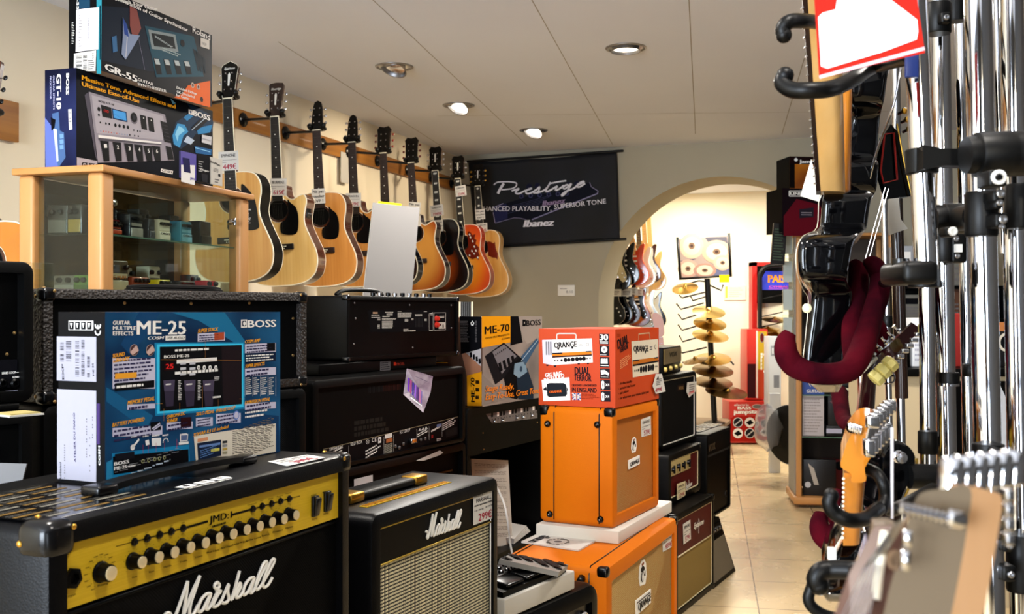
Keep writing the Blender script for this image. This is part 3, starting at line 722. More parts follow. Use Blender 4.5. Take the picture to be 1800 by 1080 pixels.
# small cane-grille combo with handle
Wc,Hc_,Dc=.49,.41,.215
MC=place(-.2425,1.823,.535,26.0)
T=thing('guitar_amplifier','small black combo with silver-weave grille, gold piping and a 299 euro tag','amplifier',M=MC)
b=MB();shell(b,Wc,Hc_,Dc,.026,.022,'tolex',.012,.010);b.build('cabinet',T)
b=MB();f=front(b,MC,.006);zc=lambda x,y:(600+x/3.6,780+y/3.6)
za_=Hc_-.028;zb_=za_-.066
b.box(.027,.006,zb_,Wc-.027,.012,za_,'black_satin');b.build('logo_panel',T)
b=MB();b.box(.027,.0105,.027,Wc-.027,.016,zb_,'grille_cane');b.build('grille',T,label='black and silver woven grille cloth')
b=MB()
for z in(za_-.001,zb_):b.tube([(.029,.0055,z),(Wc-.029,.0055,z)],.0019,'gold_pipe',6)
for x in(.029,Wc-.029):b.tube([(x,.0065,.03),(x,.0065,za_)],.0016,'white_plastic',6)
b.build('piping',T,label='gold and white piping')
b=MB();f=front(b,MC,.005)
A=f.q(*zc(530,610));Bp=f.q(*zc(755,530));ux=[p[0]for s in SCR for p in s];x0,x1=min(ux),max(ux);y0=min(p[1]for s in SCR for p in s)
sc=(Bp[0]-A[0])/(x1-x0);hh=.046/(max(p[1]for s in SCR for p in s)-y0)
for st in SCR:f.stroke([(A[0]+(p[0]-x0)*sc,A[1]+(p[1]-y0)*hh)for p in st],.004,'white_plastic',3,False,r3=.0021)
b.build('logo',T,label='cream raised script logo reading Marshall')
price(T,MC,(0,.005,0),X_,Z_,[zc(832,325),zc(952,287),zc(962,470),zc(832,518)],[('#',.1,.05,GREYI,.05,.5),('MARSHALL',.30,.13,BK,.14,.9),('#',.42,.05,BK,.05,.97),('#',.56,.05,GREYI,.6,.97),('#',.58,.05,GREYI,.05,.5),('299€',.93,.24,RED,.24,.88)])
b=MB();z=Hc_
b.rbox(.09,.095,z+.001,.33,.128,z+.016,.006,'black_rubber');b.build('carry_handle',T)
for x in(.07,.30):
 b=MB();b.rbox(x,.092,z,x+.045,.131,z+.019,.004,'gold');b.build('handle_cap',T,label='gold handle cap')
for x in(.035,.06,.085,.12):
 b=MB();b.lathe((x,.16,z),(0,0,1),[(.008,0),(.008,.004),(.005,.006),(.005,.012),(.003,.013)],'gold',14);b.build('knob',T)
b=MB();b.box(.06,.05,z,.37,.068,z+.0016,'gold_panel')
for i in range(30):b.box(.064+i*.0102,.052,z+.0016,.068+i*.0102,.066,z+.003,'gold')
b.build('vent_strip',T,label='gold vent strip')
b=MB();b.rbox(0,0,0,.49,.215,.5348,.004,'black_matte')
tag(b.build('amplifier_bench',M=place(-.2425,1.823,0,26.0)),'low black bench hidden under the small combo with the 299 euro tag','bench')
# amplifier heads seen from behind, left and middle
def head_shell(T,W,H,D,t,r,m,recess,back_m,name='cabinet',tb=None):
 b=MB();shell(b,W,H,D,t,r,m,recess,.008,tb=tb);b.build(name,T)
 b=MB();tb=tb or t;b.box(t,recess-.001,tb,W-t,recess+.004,H-t,back_m);b.build('rear_panel',T)
def screws(T,M,pts,y,m='screw',r=.0035):
 f=front(MB(),M,y)
 for p in pts:
  b=MB();c=f.p3(f.q(*p),0);b.lathe(c,(0,-1,0),[(r,0),(r*.9,.001),(r*.3,.0016),(r*.05,.0012)],m,10);b.build('screw',T)
ang=39
MA=place(*((lambda v:(v.x,v.y))(P(62,600,1.866)-Vector((math.sin(Rd(ang)),math.cos(Rd(ang)),0))*.546)),1.14,ang)
T=thing('guitar_amplifier','black amplifier head cut off by the left edge of the picture','amplifier',M=MA)
head_shell(T,.546,.248,.2,.02,.02,'tolex_far',.026,'black_satin')
b=MB();f=front(b,MA,.026,base=.0015);f.rect(0.22,.026,.524,.075,BLK,0,False,.004)
zl=lambda x,y:(x/2.456,440+y/2.456)
f.base=.006
f.txt('SERIES LOOP',zl(0,536),zl(60,532),4,WH,2,bold=.02);f.txt('SEND',zl(46,552),zl(74,550),3,WH,2,bold=.02);f.line(zl(62,528),zl(90,526),.0008,WH);f.line(zl(90,526),zl(94,545),.0008,WH)
f.poly([zl(15,608),zl(92,602),zl(92,616),zl(15,622)],LAV,2);f.poly([zl(15,628),zl(92,622),zl(92,638),zl(15,644)],ink('a8a290'),2);f.txt('10051486',zl(30,640),zl(85,635),3,BLK,3)
f.txt('SERIAL',zl(0,642),zl(12,641),3,WH,2)
b.build('socket_panel',T)
b=MB();f=front(b,MA,.025,base=.004)
for x in(58,5):
 b=MB();c=f.p3(f.q(*zl(x,575)),1);b.lathe(c,(0,-1,0),[(.009,0),(.009,.003),(.006,.006),(.005,.006),(.004,.001)],'black_satin',8);b.build('jack_socket',T)
screws(T,MA,[zl(62,357),zl(30,450)],.0255)
for x in(.03,.46):
 b=MB();b.rbox(x,.002,-.012,x+.06,.05,0,.004,'black_rubber');b.build('rubber_foot',T)
MB_=place(-.865,1.936,1.1275,39)
T=thing('guitar_amplifier','wide amplifier head in coarse covering with brass screws, behind the blue carton','amplifier',M=MB_)
b=MB();shell(b,.625,.2155,.22,.0185,.011,'tolex_brown',.018,.006);b.build('cabinet',T)
b=MB();b.box(.0185,.017,.0185,.6065,.022,.197,'black_matte');b.build('rear_panel',T)
for a in((0,.2155,1,-1),(.625,.2155,-1,-1),(0,0,1,1),(.625,0,-1,1)):
 b=MB();corner_cap(b,*a,s=.026,d=.031,scr='screw',e=.002);b.build('corner_protector',T)
screws(T,MB_,[(219,533),(336,534),(438,533),(515,560),(515,625)],.017)
b=MB();b.rbox(.21,.05,.2155,.43,.08,.220,.002,'black_rubber');b.tube(spline([(.21,.065,.219),(.25,.065,.2225),(.39,.065,.2225),(.43,.065,.219)],5),.007,'black_rubber');b.build('carry_handle',T)
MS1=place(-.865,1.936,0,39)
T=thing('speaker_cabinet','tall black speaker cabinet below the coarse-covered head, almost lost in shadow','speaker cabinet',M=MS1)
b=MB();shell(b,.625,1.1265,.22,.024,.02,'tolex_far',.015,.01);b.build('cabinet',T)
b=MB();b.box(.024,.012,.024,.601,.018,1.10,'grille_black');b.build('grille',T)
MS0=place(MA.translation.x,MA.translation.y,0,39)
T=thing('speaker_cabinet','black speaker cabinet under the head at the left edge','speaker cabinet',M=MS0)
b=MB();shell(b,.546,1.127,.2,.024,.02,'tolex_far',.015,.01);b.build('cabinet',T)
b=MB();b.box(.024,.012,.024,.522,.018,1.10,'black_matte');b.build('rear_panel',T)
p=P(26,733,1.72)
b=MB();b.M=Matrix.Rotation(-Rd(35),4,'Z');b.box(-.04,-.03,0,.02,.03,.003,'paper_grey');b.box(-.036,-.026,.003,.016,.026,.005,ink('a89a64'))
tag(b.build('paper_leaflet',M=Matrix.Translation(Vector((p.x+.0,p.y+.02,1.1275)))),'small cream leaflet lying under the head at the left edge','leaflet')
b=MB();b.M=Matrix.Rotation(Rd(-6),4,'X')
pts=[(-.10,0),(.024,.002),(.037,.060),(-.10,.068)]
b.add([(x,0,z)for x,z in pts]+[(x,.006,z)for x,z in pts],[(0,1,2,3),(7,6,5,4),(0,4,5,1),(1,5,6,2),(2,6,7,3),(3,7,4,0)],'grey_board')
q=P(0,886,1.62);tag(b.build('grey_panel',M=Matrix.Translation(q)@Matrix.Rotation(Rd(10),4,'Z')),'small slanted grey panel at the lower left edge of the picture','panel')
b=MB();b.rbox(-.13,-.08,0,.08,.04,q.z-.001,.005,'black_matte');tag(b.build('equipment_box',M=Matrix.Translation((q.x,q.y,0))),'black box under the slanted grey panel at the left edge','box')
MCc=place(-.448,2.85,1.163,31)
Wd,Hd,Dd=.545,.181,.20
T=thing('guitar_amplifier','compact black head with small chrome knobs on top and red switches on its back','amplifier',M=MCc)
b=MB();shell(b,Wd,Hd,Dd,.012,.010,'tolex_fine',.006,.004,tb=.012);b.build('cabinet',T)
b=MB();b.box(.012,.0055,.012,Wd-.012,.009,Hd-.012,'black_satin');f=front(b,MCc,.0055,eps=.0003);zk=lambda x,y:(640+x/8.641,515+y/8.641)
f.poly([zk(60,265),zk(1300,262),zk(1310,575),zk(90,600)],BLK,.5)
GW=ink('c8c4bc')
for r_ in((130,292,205,318,1),(110,330,245,350,1),(110,368,250,380,1),(318,288,455,308,1),(340,315,440,345,3),(275,350,390,372,1),(270,385,490,410,2),(270,425,440,540,8),(508,280,570,290,1),(508,300,728,375,6),(770,325,885,355,3),(615,398,672,438,3),(715,388,750,418,2),(596,548,672,560,1),(596,568,798,588,1),(905,278,958,292,1),(915,395,950,430,2),(1005,305,1040,345,2),(1140,350,1218,385,2),(200,392,248,420,2),(200,480,238,545,3)):
 f.greek(*zk(r_[0],r_[1]),*zk(r_[2],r_[3]),r_[4],GW,2,fill=.7,ragged=.1)
f.poly([zk(130,292),zk(205,292),zk(205,318),zk(130,318)],ink('c8986a'),2)
def outl(f,pts,w,m,l=2):
 for a,c in zip(pts,pts[1:]+pts[:1]):f.line(a,c,w,m,l)
outl(f,[zk(985,320),zk(1045,300),zk(1045,575),zk(985,575)],.0012,GW);outl(f,[zk(1060,305),zk(1238,303),zk(1238,565),zk(1060,570)],.0012,GW)
f.poly([zk(1130,450),zk(1232,450),zk(1232,545),zk(1130,548)],GW,2);f.poly([zk(1150,470),zk(1165,470),zk(1165,500),zk(1150,500)],BLK,3);f.poly([zk(1190,480),zk(1205,480),zk(1205,535),zk(1190,535)],BLK,3)
for i in range(6):f.poly([zk(780+i*20,375),zk(786+i*20,375),zk(786+i*20,520),zk(780+i*20,520)],ink('2c2c2e'),2)
b.build('rear_panel',T)
for y in(392,487):
 b=MB();f=front(b,MCc,.005);knob(b,f,zk(1095,y),.0085,.008,'red_plastic' if 'red_plastic' in MATS else mat('red_plastic','c02a1c',.35),mat('red_plastic','c02a1c',.35));b.build('red_switch',T,label='red rotary switch')
screws(T,MCc,[zk(690,185),zk(1322,190),zk(1325,535),zk(738,832),(623,533),(625,560),(622,605),(802,545)],.005,'steel',.003)
for a in((0,Hd,1,-1),(Wd,Hd,-1,-1),(0,0,1,1),(Wd,0,-1,1)):
 b=MB();corner_cap(b,*a,s=.014,d=.02,e=.0018,m='chrome_black' if 'chrome_black' in MATS else mat('chrome_black','4a4c50',.2,metal=1));b.build('corner_protector',T)
for x in(100,205,330,435,550,655,760,870,960):
 b=MB();f=front(b,MCc,.02);c=f.q(*zk(x,125));b.lathe((c[0],.012,Hd),(0,0,1),[(.007,0),(.007,.009),(.0055,.0105),(.001,.0105)],'chrome_soft' if x in(205,435,655,870)else 'black_plastic',14);b.build('knob',T)
b=MB();b.tube(spline([(.06,.09,Hd+.003),(.08,.09,Hd+.013),(.13,.09,Hd+.018),(.21,.09,Hd+.018),(.25,.09,Hd+.013),(.27,.09,Hd+.003)],5),.006,'black_rubber');b.tube([(.255,.09,Hd),(.262,.09,Hd+.014)],.007,'chrome_soft');b.tube([(.075,.09,Hd),(.072,.09,Hd+.012)],.007,'chrome_soft');b.build('carry_handle',T)
ME_=(-.493,2.6)
MDd=place(-.47,2.66,1.1305,27.8)
T=thing('rack_case','thin black rack case between the two middle heads, small red lettering','rack case',M=MDd)
b=MB();b.rbox(.06,.07,0,.64,.24,.0315,.004,'black_satin');f=front(b,MDd,.07,eps=.0004)
f.poly([(668,636),(686,635),(686,651),(668,652)],GREYI,1);f.greek(669,637,685,650,4,BLK,2);f.poly([(692,637),(696,637),(696,643),(692,643)],ink('c03018'),1);f.txt('PROEL',(697,643),(711,642),5,ink('a03428'),1,bold=.02)
b.build('case_body',T)
b=MB();b.M=Matrix.Rotation(Rd(12),4,'Z');b.box(0,0,0,.085,.05,.0015,ink('e8a820'));b.rbox(.045,.01,.0015,.075,.04,.006,.002,'black_plastic')
b.build('yellow_card',None,M=Matrix.Translation(atz(742,639,1.1305)+Vector((0,.0,.0315-.0315))))
o=bpy.data.objects['yellow_card'];tag(o,'yellow card tucked under the compact head with chrome knobs','card')
WE,HE,DE=.752,.2345,.25
MEe=place(-.493,2.6,.8955,27.8)
T=thing('guitar_amplifier','big black head seen from behind with a white-lettered socket strip','amplifier',M=MEe)
b=MB();shell(b,WE,HE,DE,.022,.018,'tolex_far',.014,.008,tb=.012);b.build('cabinet',T)
b=MB();b.box(.022,.013,.012,WE-.022,.018,HE-.022,'black_matte')
f=front(b,MEe,.013,eps=.0004);ze=lambda x,y:(500+x/2.7,480+y/2.7)
for i in range(24):f.poly([ze(400+i*6.4,540-i*.6),ze(402.5+i*6.4,540-i*.6),ze(402.5+i*6.4,572-i*.8),ze(400+i*6.4,572-i*.8)],ink('3a1a16')if i>10 else ink('222224'),1)
f.greek(*ze(330,700),*ze(520,750),3,ink('24221f'),1,fill=.7);b.build('rear_panel',T)
b=MB();f=front(b,MEe,.011,eps=.0004)
sp=[ze(182,838),ze(822,683),ze(826,776),ze(200,935)]
f.poly(sp,BLK,0,thick=.001);f.base=.0012
f.line(ze(182,838),ze(822,683),.0012,ink('a89878'),1)
sl=lambda x:-.242*(x-182)
f.txt('SPEAKERS',ze(211,845),ze(274,832),5,WH,2,bold=.01);f.txt('RED BOX',ze(312,822),ze(367,808),6,WH,2);f.txt('FX LOOP',ze(546,765),ze(594,752),6,WH,2)
for x in(184,303,470,516,626,684,746):f.line(ze(x,850+sl(x)),ze(x,935+sl(x)if x<600 else 915+sl(x)),.0008,WH)
f.greek(*ze(214,850),*ze(272,866),2,WH,2,slope=.2);f.greek(*ze(382,840),*ze(458,868),3,WH,2,slope=.22)
c=f.q(*ze(392,802));f.circ(c,.008,WH,2,False,ry=.006);f.circ(c,.0068,BLK,3,False,ry=.0048);f.txt('GS',(c[0]-.0045,c[1]-.0025),(c[0]+.0045,c[1]-.0025),.005,WH,4,False)
f.txt('CE',ze(412,804),ze(434,799),7,WH,2);f.poly([ze(442,782),ze(456,778),ze(456,806),ze(442,810)],WH,2);f.circ(ze(449,793),.0028,BLK,3)
f.poly([ze(474,768),ze(508,760),ze(508,780),ze(474,788)],WH,2);f.poly([ze(480,790),ze(510,782),ze(510,800),ze(480,808)],ink('c07040'),2);f.poly([ze(472,815),ze(510,806),ze(510,850),ze(472,858)],ink('9c9a8c'),2);f.greek(*ze(476,816),*ze(508,850),5,BLK,3,slope=.2)
for x,y in((640,745),(655,741),(670,737)):f.poly([ze(x-7,y+6),ze(x,y-8),ze(x+7,y+4)],WH,2);f.poly([ze(x-3,y+3),ze(x,y-3),ze(x+3,y+2)],BLK,3)
f.greek(*ze(628,762),*ze(682,772),2,WH,2,slope=.2);f.greek(*ze(748,714),*ze(806,740),4,WH,2,slope=.2);f.circ(ze(806,702),.0032,WH,2)
f.poly([ze(720,720),ze(742,715),ze(742,730),ze(720,736)],ink('6a7aa8'),2);f.greek(*ze(694,742),*ze(742,752),1,WH,2,slope=.2);f.greek(*ze(720,786),*ze(744,796),2,WH,2)
f.greek(*ze(252,866),*ze(300,884),2,WH,2);f.poly([ze(695,770),ze(703,768),ze(703,784),ze(695,786)],ink('902020'),2)
f.poly([ze(762,745),ze(818,730),ze(820,766),ze(764,782)],ink('1c1c1e'),2)
b.build('socket_strip',T,label='black socket strip with white lettering')
f=front(MB(),MEe,.010)
for x,y,r in((524,823,.005),(543,830,.0055),(562,812,.005),(645,792,.0045),(666,788,.0045),(240,880,.006),(290,868,.006)):
 b=MB();c=f.p3(f.q(*ze(x,y)),0);b.lathe(c,(0,-1,0),[(r,0),(r,.003),(r*.6,.004),(r*.5,.001)],'steel',10);b.build('socket',T)
b=MB();c=f.p3(f.q(*ze(603,798)),0);b.rbox(c.x-.016,c.y-.012,c.z-.006,c.x+.012,c.y,c.z+.008,.003,'chrome_soft');b.build('toggle_switch',T)
b=MB()
fl_=[(0,0,.07),(.062,-.004,.052),(.078,-.012,-.01),(.052,-.006,-.105),(-.010,0,-.05)]
Mf=Matrix.Translation(P(715,672,2.78))
P5=[P(715,648,2.72),P(761,662,2.74),P(757,690,2.71),P(744,726,2.68),P(709,694,2.71)]
ctr=Vector((0,0,0))
for p in P5:ctr+=p/5
vs=[p-ctr for p in P5]
b.add([ctr*0]+vs,[(0,1,2),(0,2,3),(0,3,4),(0,4,5),(0,5,1)],mat('flyer','5a4350',.4,noise=(30,'8d7c80',(1,1,1)),coat=.5))
o=b.build('flyer',M=Matrix.Translation(ctr));sm=o.modifiers.new('s','SOLIDIFY');sm.thickness=.0006
n=(vs[1]-vs[0]).cross(vs[3]-vs[0]).normalized();n=n if n.y<0 else-n
b=MB();U_=(vs[1]-vs[0]).normalized();V_=n.cross(U_)
f=Face(b,Matrix.Translation(ctr),n*.0025,U_,V_,.0004)
for i in range(7):f.poly([(717+i*4,664+i*4),(720+i*4,666+i*4),(719+i*4,690+i*4),(716+i*4,686+i*4)],ink(['5a2a8a','8a3a6a','3a2a7a','7a4aa0','4a2a60','9a5a80','40308a'][i]),1)
f.line((723,655),(755,670),.003,WH,1);f.line((727,661),(752,672),.001,ink('302040'),2);f.line((722,699),(744,716),.002,WH,1)
fo_=b.build('flyer_print',o)
tag(o,'creased purple flyer dangling in front of the big head with the socket strip','flyer')
MFf=place(-.50,2.60,0,27.8)
T=thing('speaker_cabinet','black louvred cabinet under the head with the white-lettered socket strip','speaker cabinet',M=MFf)
b=MB();shell(b,.77,.893,.34,.024,.018,'tolex_far',.02,.01,tb=.03);b.build('cabinet',T)
b=MB();b.box(.024,.018,.03,.746,.024,.869,'black_matte')
for i in range(16):b.box(.30,.010,.60+i*.014,.70,.018,.606+i*.014,'black_plastic')
b.build('louvred_panel',T)
b=MB();f=front(b,MFf,.0,eps=.0006);f.poly([(622,843),(655,835),(655,849),(622,859)],ink('cfc8c8'),1);b.build('paper_label',T,label='pale paper label')
b=MB();f=front(b,MFf,.0,eps=.0012)
pp=[f.p3(f.q(*p),2)for p in((728,810),(770,792),(776,796),(768,801),(742,810))]
b.add([p+Vector((0,-.004,0))for p in pp],[tuple(range(5))],'paper');b.build('torn_paper',T,label='torn white paper scrap')
# multi-effects carton ME-70 on an open-backed combo
mat('me70_grey','a39a90',.4,noise=(5,'6f6a68',(1,1,1),2),coat=.2);mat('me70_side','6a4a3a',.4,noise=(6,'2a1c1a',(1,1,1),2),coat=.2)
cY,wM=corner(848,952,3.4,28)
b,MM=carton((cY.x,cY.y,.9915),28,wM,.21,.29,('me70_grey','me70_side','carton_grey'))
f=front(b,MM,eps=.0005);k=ze
f.poly([k(936,206),k(1072,206),k(1072,330),k(936,356)],ink('f0a414'),1);f.txt('ME-70',k(950,292),k(1066,276),14,BLK,3,bold=.02);f.txt('GUITAR MULTIPLE EFFECTS',k(952,315),k(1066,296),3.2,BLK,3,bold=.02);f.txt('COSM',k(1030,318),k(1068,312),3,BLK,3,bold=.02,shear=.3)
f.poly([k(1072,206),k(1110,206),k(1130,330),k(1072,345)],BLK,1);f.poly([k(1110,206),k(1222,206),k(1222,300),k(1150,340),k(1126,300)],ink('9c948c'),1)
f.poly([k(1129,222),k(1144,222),k(1144,252),k(1129,253)],BLK,3);f.circ(k(1137,237),.004,ink('9c948c'),4);f.txt('BOSS',k(1147,252),k(1215,247),10,BLK,3,bold=.03)
f.poly([k(950,395),k(1040,330),k(1110,400),k(1040,500),k(1000,530)],ink('15151a'),2)
f.poly([k(985,375),k(1040,340),k(1100,395),k(1030,480)],ink('77777c'),3)
for i in range(7):f.circ(k(992+i*9,395-i*6),.0036,BLK,4,n=8)
for i in range(4):f.poly([k(1012+i*20,430-i*11),k(1024+i*20,423-i*11),k(1034+i*20,462-i*10),k(1022+i*20,470-i*10)],ink('0c0c10'),4)
f.poly([k(1040,330),k(1140,420),k(1150,560),k(1100,600),k(1060,590),k(1040,500)],BLK,1.5)
f.poly([k(1120,400),k(1195,310),k(1208,325),k(1140,440)],ink('3c5a78'),4);f.line(k(1120,420),k(1200,318),.003,ink('a8c0d0'),5);f.poly([k(1090,430),k(1140,420),k(1150,470),k(1110,500),k(1085,480)],ink('7a98ac'),4);f.circ(k(1120,456),.010,ink('34485c'),5)
f.poly([k(1100,500),k(1150,450),k(1180,540),k(1180,600),k(1110,600)],ink('1c2a3a'),3)
f.poly([k(936,480),k(1000,540),k(1060,600),k(936,630)],ink('8a847c'),1.2)
f.txt('Stage Ready,',k(950,565),k(1084,550),11,ink('f08c1c'),6,bold=.02,shear=.25);f.txt('Easy-To-Use, Great Tone',k(950,604),k(1206,570),11,ink('f08c1c'),6,bold=.02,shear=.25)
f=left(b,MM,eps=.0005)
f.poly([k(866,488),k(936,468),k(936,632),k(868,632)],ink('f0a414'),1);f.txt('ME-70',k(905,612),k(903,498),8,BLK,3,bold=.03);f.greek(*k(908,500),*k(926,610),3,BLK,3)
f.poly([k(832,206),k(934,208),k(934,360),k(838,385)],BLK,1);f.poly([k(884,238),k(893,226),k(902,238),k(898,250),k(888,250)],WH,3);f.poly([k(889,240),k(893,232),k(897,240),k(893,246)],BLK,4)
f.greek(*k(836,226),*k(880,330),14,GREYI,3);f.greek(*k(906,226),*k(916,330),14,GREYI,3)
f.poly([k(842,385),k(900,370),k(934,420),k(934,470),k(866,488)],ink('a8765c'),1);f.poly([k(862,380),k(934,360),k(934,445)],ink('b8b4b8'),2)
for i in range(4):f.poly([k(880+i*14,378+i*10),k(890+i*14,376+i*10),k(892+i*14,400+i*10),k(882+i*14,402+i*10)],BLK,3)
tag(b.build('effects_carton',M=MM),'grey and yellow multi-effects carton on the open-backed combo','cardboard box')
MG=place(P(820,0,3.36).x,3.36,.0,28)
WG=.62;HG=.9905
T=thing('guitar_amplifier','open-backed black combo with sheet music stuffed inside, below the grey and yellow carton','amplifier',M=MG)
HGz=.46
b=MB();L=rr(0,HGz,WG,HG,.022)
b.loft([[(p[0],.26,p[1])for p in L],[(p[0],.006,p[1])for p in L],[(p[0],0,p[1])for p in inset(L,.005)],[(p[0],0,p[1])for p in rr(.024,HGz+.02,WG-.024,HG-.024,.004)],[(p[0],.24,p[1])for p in rr(.024,HGz+.02,WG-.024,HG-.024,.004)]],'tolex_far',True,True);b.build('cabinet',T)
b=MB();b.box(.024,.012,.83,WG-.024,.02,.968,'black_satin');f=front(b,MG,.012,eps=.0006)
f.poly([ze(955,670),ze(1195,632),ze(1200,672),ze(1200,690),ze(985,715)],ink('6f6c68'),1)
for i in range(16):
 x=980+i*14;y=680-i*2.3
 f.poly([ze(x,y-14),ze(x+9,y-15),ze(x+9,y+4),ze(x,y+6)],[BLK,GREYI,WH,BLK][i%4],2);f.circ(ze(x+5,y+16),.0028,BLK,2)
b.build('rear_control_panel',T)
f=front(MB(),MG,.012)
for x,y in((1098,688),(1128,684),(990,705),(1030,700),(1170,676)):
 b=MB();c=f.p3(f.q(*ze(x,y)),0);b.lathe(c,(0,-1,0),[(.006,0),(.006,.006),(.003,.012),(.001,.012)],'chrome_soft',10);b.build('switch',T)
screws(T,MG,[ze(942,760),ze(946,838),ze(1200,710)],0,'screw',.003)
b=MB();b.box(.0,.0,0,WG,.26,HGz-.001,'black_matte')
for i in range(4):b.rbox(.02,-.012,.06+i*.09,WG-.02,0,.085+i*.09,.004,'black_satin')
tag(b.build('equipment_rack',M=MG),'dark slatted rack under the open-backed combo','rack')
Mp=MG@Matrix.Translation((.18,.07,.50))@Matrix.Rotation(Rd(-8),4,'Z')@Matrix.Rotation(Rd(-10),4,'X')@Matrix.Rotation(Rd(8),4,'Y')
b=MB();b.box(0,0,0,.21,.012,.30,'paper_grey');f=Face(b,Mp,(0,0,0),X_,Z_,.0005)
for i in range(11):f.greek(.015,.03+i*.024,.195,.046+i*.024,3,ink('5a5450'),1,False,fill=.25,ragged=.05)
tag(b.build('sheet_music',M=Mp),'upright grey sheets of music inside the open-backed combo','sheet music')
Mp=MG@Matrix.Translation((.36,.02,.482))@Matrix.Rotation(Rd(8),4,'X')@Matrix.Rotation(Rd(10),4,'Z')
b=MB()
for i in range(5):b.M=Matrix.Rotation(Rd(i*1.2),4,'Z');b.box(0,0,.004*i,.2,.15,.004*i+.003,'paper')
tag(b.build('paper_stack',M=Mp),'loose white papers lying at the right inside the open-backed combo','paper')
pts=[P(870,850,3.3),P(886,885,3.18),P(893,920,3.17),P(897,955,3.2),P(903,1010,3.2),P(905,1200,3.22),atz(905,1290,.004),atz(940,1290,.004)]
b=MB();b.tube(spline([tuple(p)for p in pts],6),.0035,'white_plastic');tag(b.build('power_cable'),'pale cable hanging down beside the orange amplifiers','cable')
b=MB();b.rbox(.76,-5.75,0,1.13,-4.2,1.325,.004,'black_matte');tag(b.build('sales_counter',M=ROOM),'long dark counter along the left wall behind the amplifier heads','counter')
# orange stack and the black amplifiers beyond it
def orange_cab(M,W,H,D,t,label,stripes,name='speaker_cabinet',caps=(),tag_pts=None,euro='',badge=None):
 T=thing(name,label,'speaker cabinet',M=M,group=None)
 b=MB();shell(b,W,H,D,t,.02,'orange_tolex',.010,.009);b.build('cabinet',T)
 b=MB();b.box(t,.010,t,W-t,.016,H-t,'grille_tan');b.build('grille',T,label='tan woven grille cloth')
 b=MB()
 for s in stripes:b.tube([(-.001,D*s,.012),(-.001,D*s,H-.02),(.012,D*s,H+.0008),(W-.02,D*s,H+.0008)],.0018,'black_plastic',6)
 b.build('piping',T,label='black piping')
 for a in caps:
  b=MB();corner_cap(b,a[0],a[1],a[2],a[3],s=.026,d=.03,e=.003)
  b.build('corner_protector',T)
 return T
def orange_logo(f,a,b_,h,m,l=3):
 f.txt('ORANGE',a,b_,h,m,l,bold=.06)
 for u in(.17,.8):
  p=(a[0]+(b_[0]-a[0])*u,a[1]+(b_[1]-a[1])*u+h*.12);f.circ(p,.0035*h/9,m,l,n=8)
def crest(f,cx,cy,w,h,l=3,crowned=True):
 """voice-of-the-world style crest: white shield with black ornaments; w,h in px"""
 P_=[(-.35,.5),(.35,.42),(.5,.1),(.42,-.35),(.2,-.5),(-.2,-.42),(-.42,-.2),(-.5,.2)]
 f.poly([(cx+x*w,cy+y*h)for x,y in P_],WH,l);c=f.q(cx,cy+h*.15)
 r=abs(f.q(cx,cy-h/2)[1]-f.q(cx,cy+h/2)[1])
 f.circ((c[0],c[1]),r*.17,BK,l+1,False,ry=r*.2);f.circ((c[0],c[1]),r*.13,WH,l+2,False,ry=r*.16)
 f.poly([(cx-w*.28,cy+h*.3),(cx-w*.18,cy-h*.05),(cx-w*.12,cy+h*.3)],BK,l+3);f.poly([(cx+w*.1,cy+h*.1),(cx+w*.28,cy-h*.1),(cx+w*.3,cy+h*.12)],BK,l+3)
 f.poly([(cx-w*.25,cy-h*.12),(cx,cy-h*.28),(cx+w*.25,cy-h*.18),(cx+w*.2,cy-h*.08),(cx-w*.2,cy)],BK,l+1);f.poly([(cx-w*.15,cy-h*.32),(cx+w*.18,cy-h*.4),(cx+w*.15,cy-h*.3),(cx-w*.12,cy-h*.24)],ink('8a4a30'),l+1)
def depth_to(px_c,px_l,Y,ang):
 a=math.radians(ang);X=(px_c-900)/F*Y;k_=(px_l-900)/F
 return(X-k_*Y)/(math.cos(a)+k_*math.sin(a))
H2=.6175;M2=place(.2515,2.78,0,23)
W2=corner(1067,1191,2.78,23)[1];D2=.31
T2=orange_cab(M2,W2,H2,D2,.042,'large orange speaker cabinet at the bottom of the orange stack',(.16,.93),caps=((0,H2,1,-1),(W2,H2,-1,-1)))
b=MB();b.tube([(.004,.07,H2-.03),(-.012,.072,H2-.04)],.011,'black_plastic');b.build('cap_foot',T2)
zo=lambda x,y:(860+x/5.294,880+y/5.294);zq=lambda x,y:(1090+x/9,960+y/9)
b=MB();f=front(b,M2,.010,base=.0006);crest(f,1129,1007,14,48,1);b.build('crest',T2,label='white crest badge')
b=MB();f=front(b,M2,.010,base=.0006);f.poly([zq(230,870),zq(468,680),zq(468,900),zq(232,1110)],WH,1,thick=.003);f.base=.0042
f.poly([zq(243,895),zq(455,720),zq(455,745),zq(243,920)],GREYI,1);orange_logo(f,zq(262,1030),zq(462,860),13,BK,2);b.build('name_badge',T2,label='white name badge reading ORANGE')
price(T2,M2,(0,.010,0),X_,Z_,[zo(1608,300),zo(1692,252),zo(1704,430),zo(1612,482)],rows('ORANGE','489€'))
c2=M2.translation
def off(M,x,y,z=0):return M@Vector((x,y,z))
pf=atz(1087.5,958,H2);Mfo=place(pf.x,pf.y,H2+.0005,25)
b=MB();b.rbox(0,0,0,corner(1087.5,1181,pf.y,25)[1],.265,.038,.003,'foam');fo_s=tag(b.build('foam_slab',M=Mfo),'thick white foam slab between the two orange cabinets','foam slab')
zf=H2+.039;Y1_=atz(1077,931,zf).y;c1,W1=corner(1077,1159,Y1_,27)
M1=place(c1.x,c1.y,zf,27)
D1=depth_to(1077,949,Y1_,27);zt1=CAMH-(719.5-HZ)/F*Y1_;H1=zt1-zf
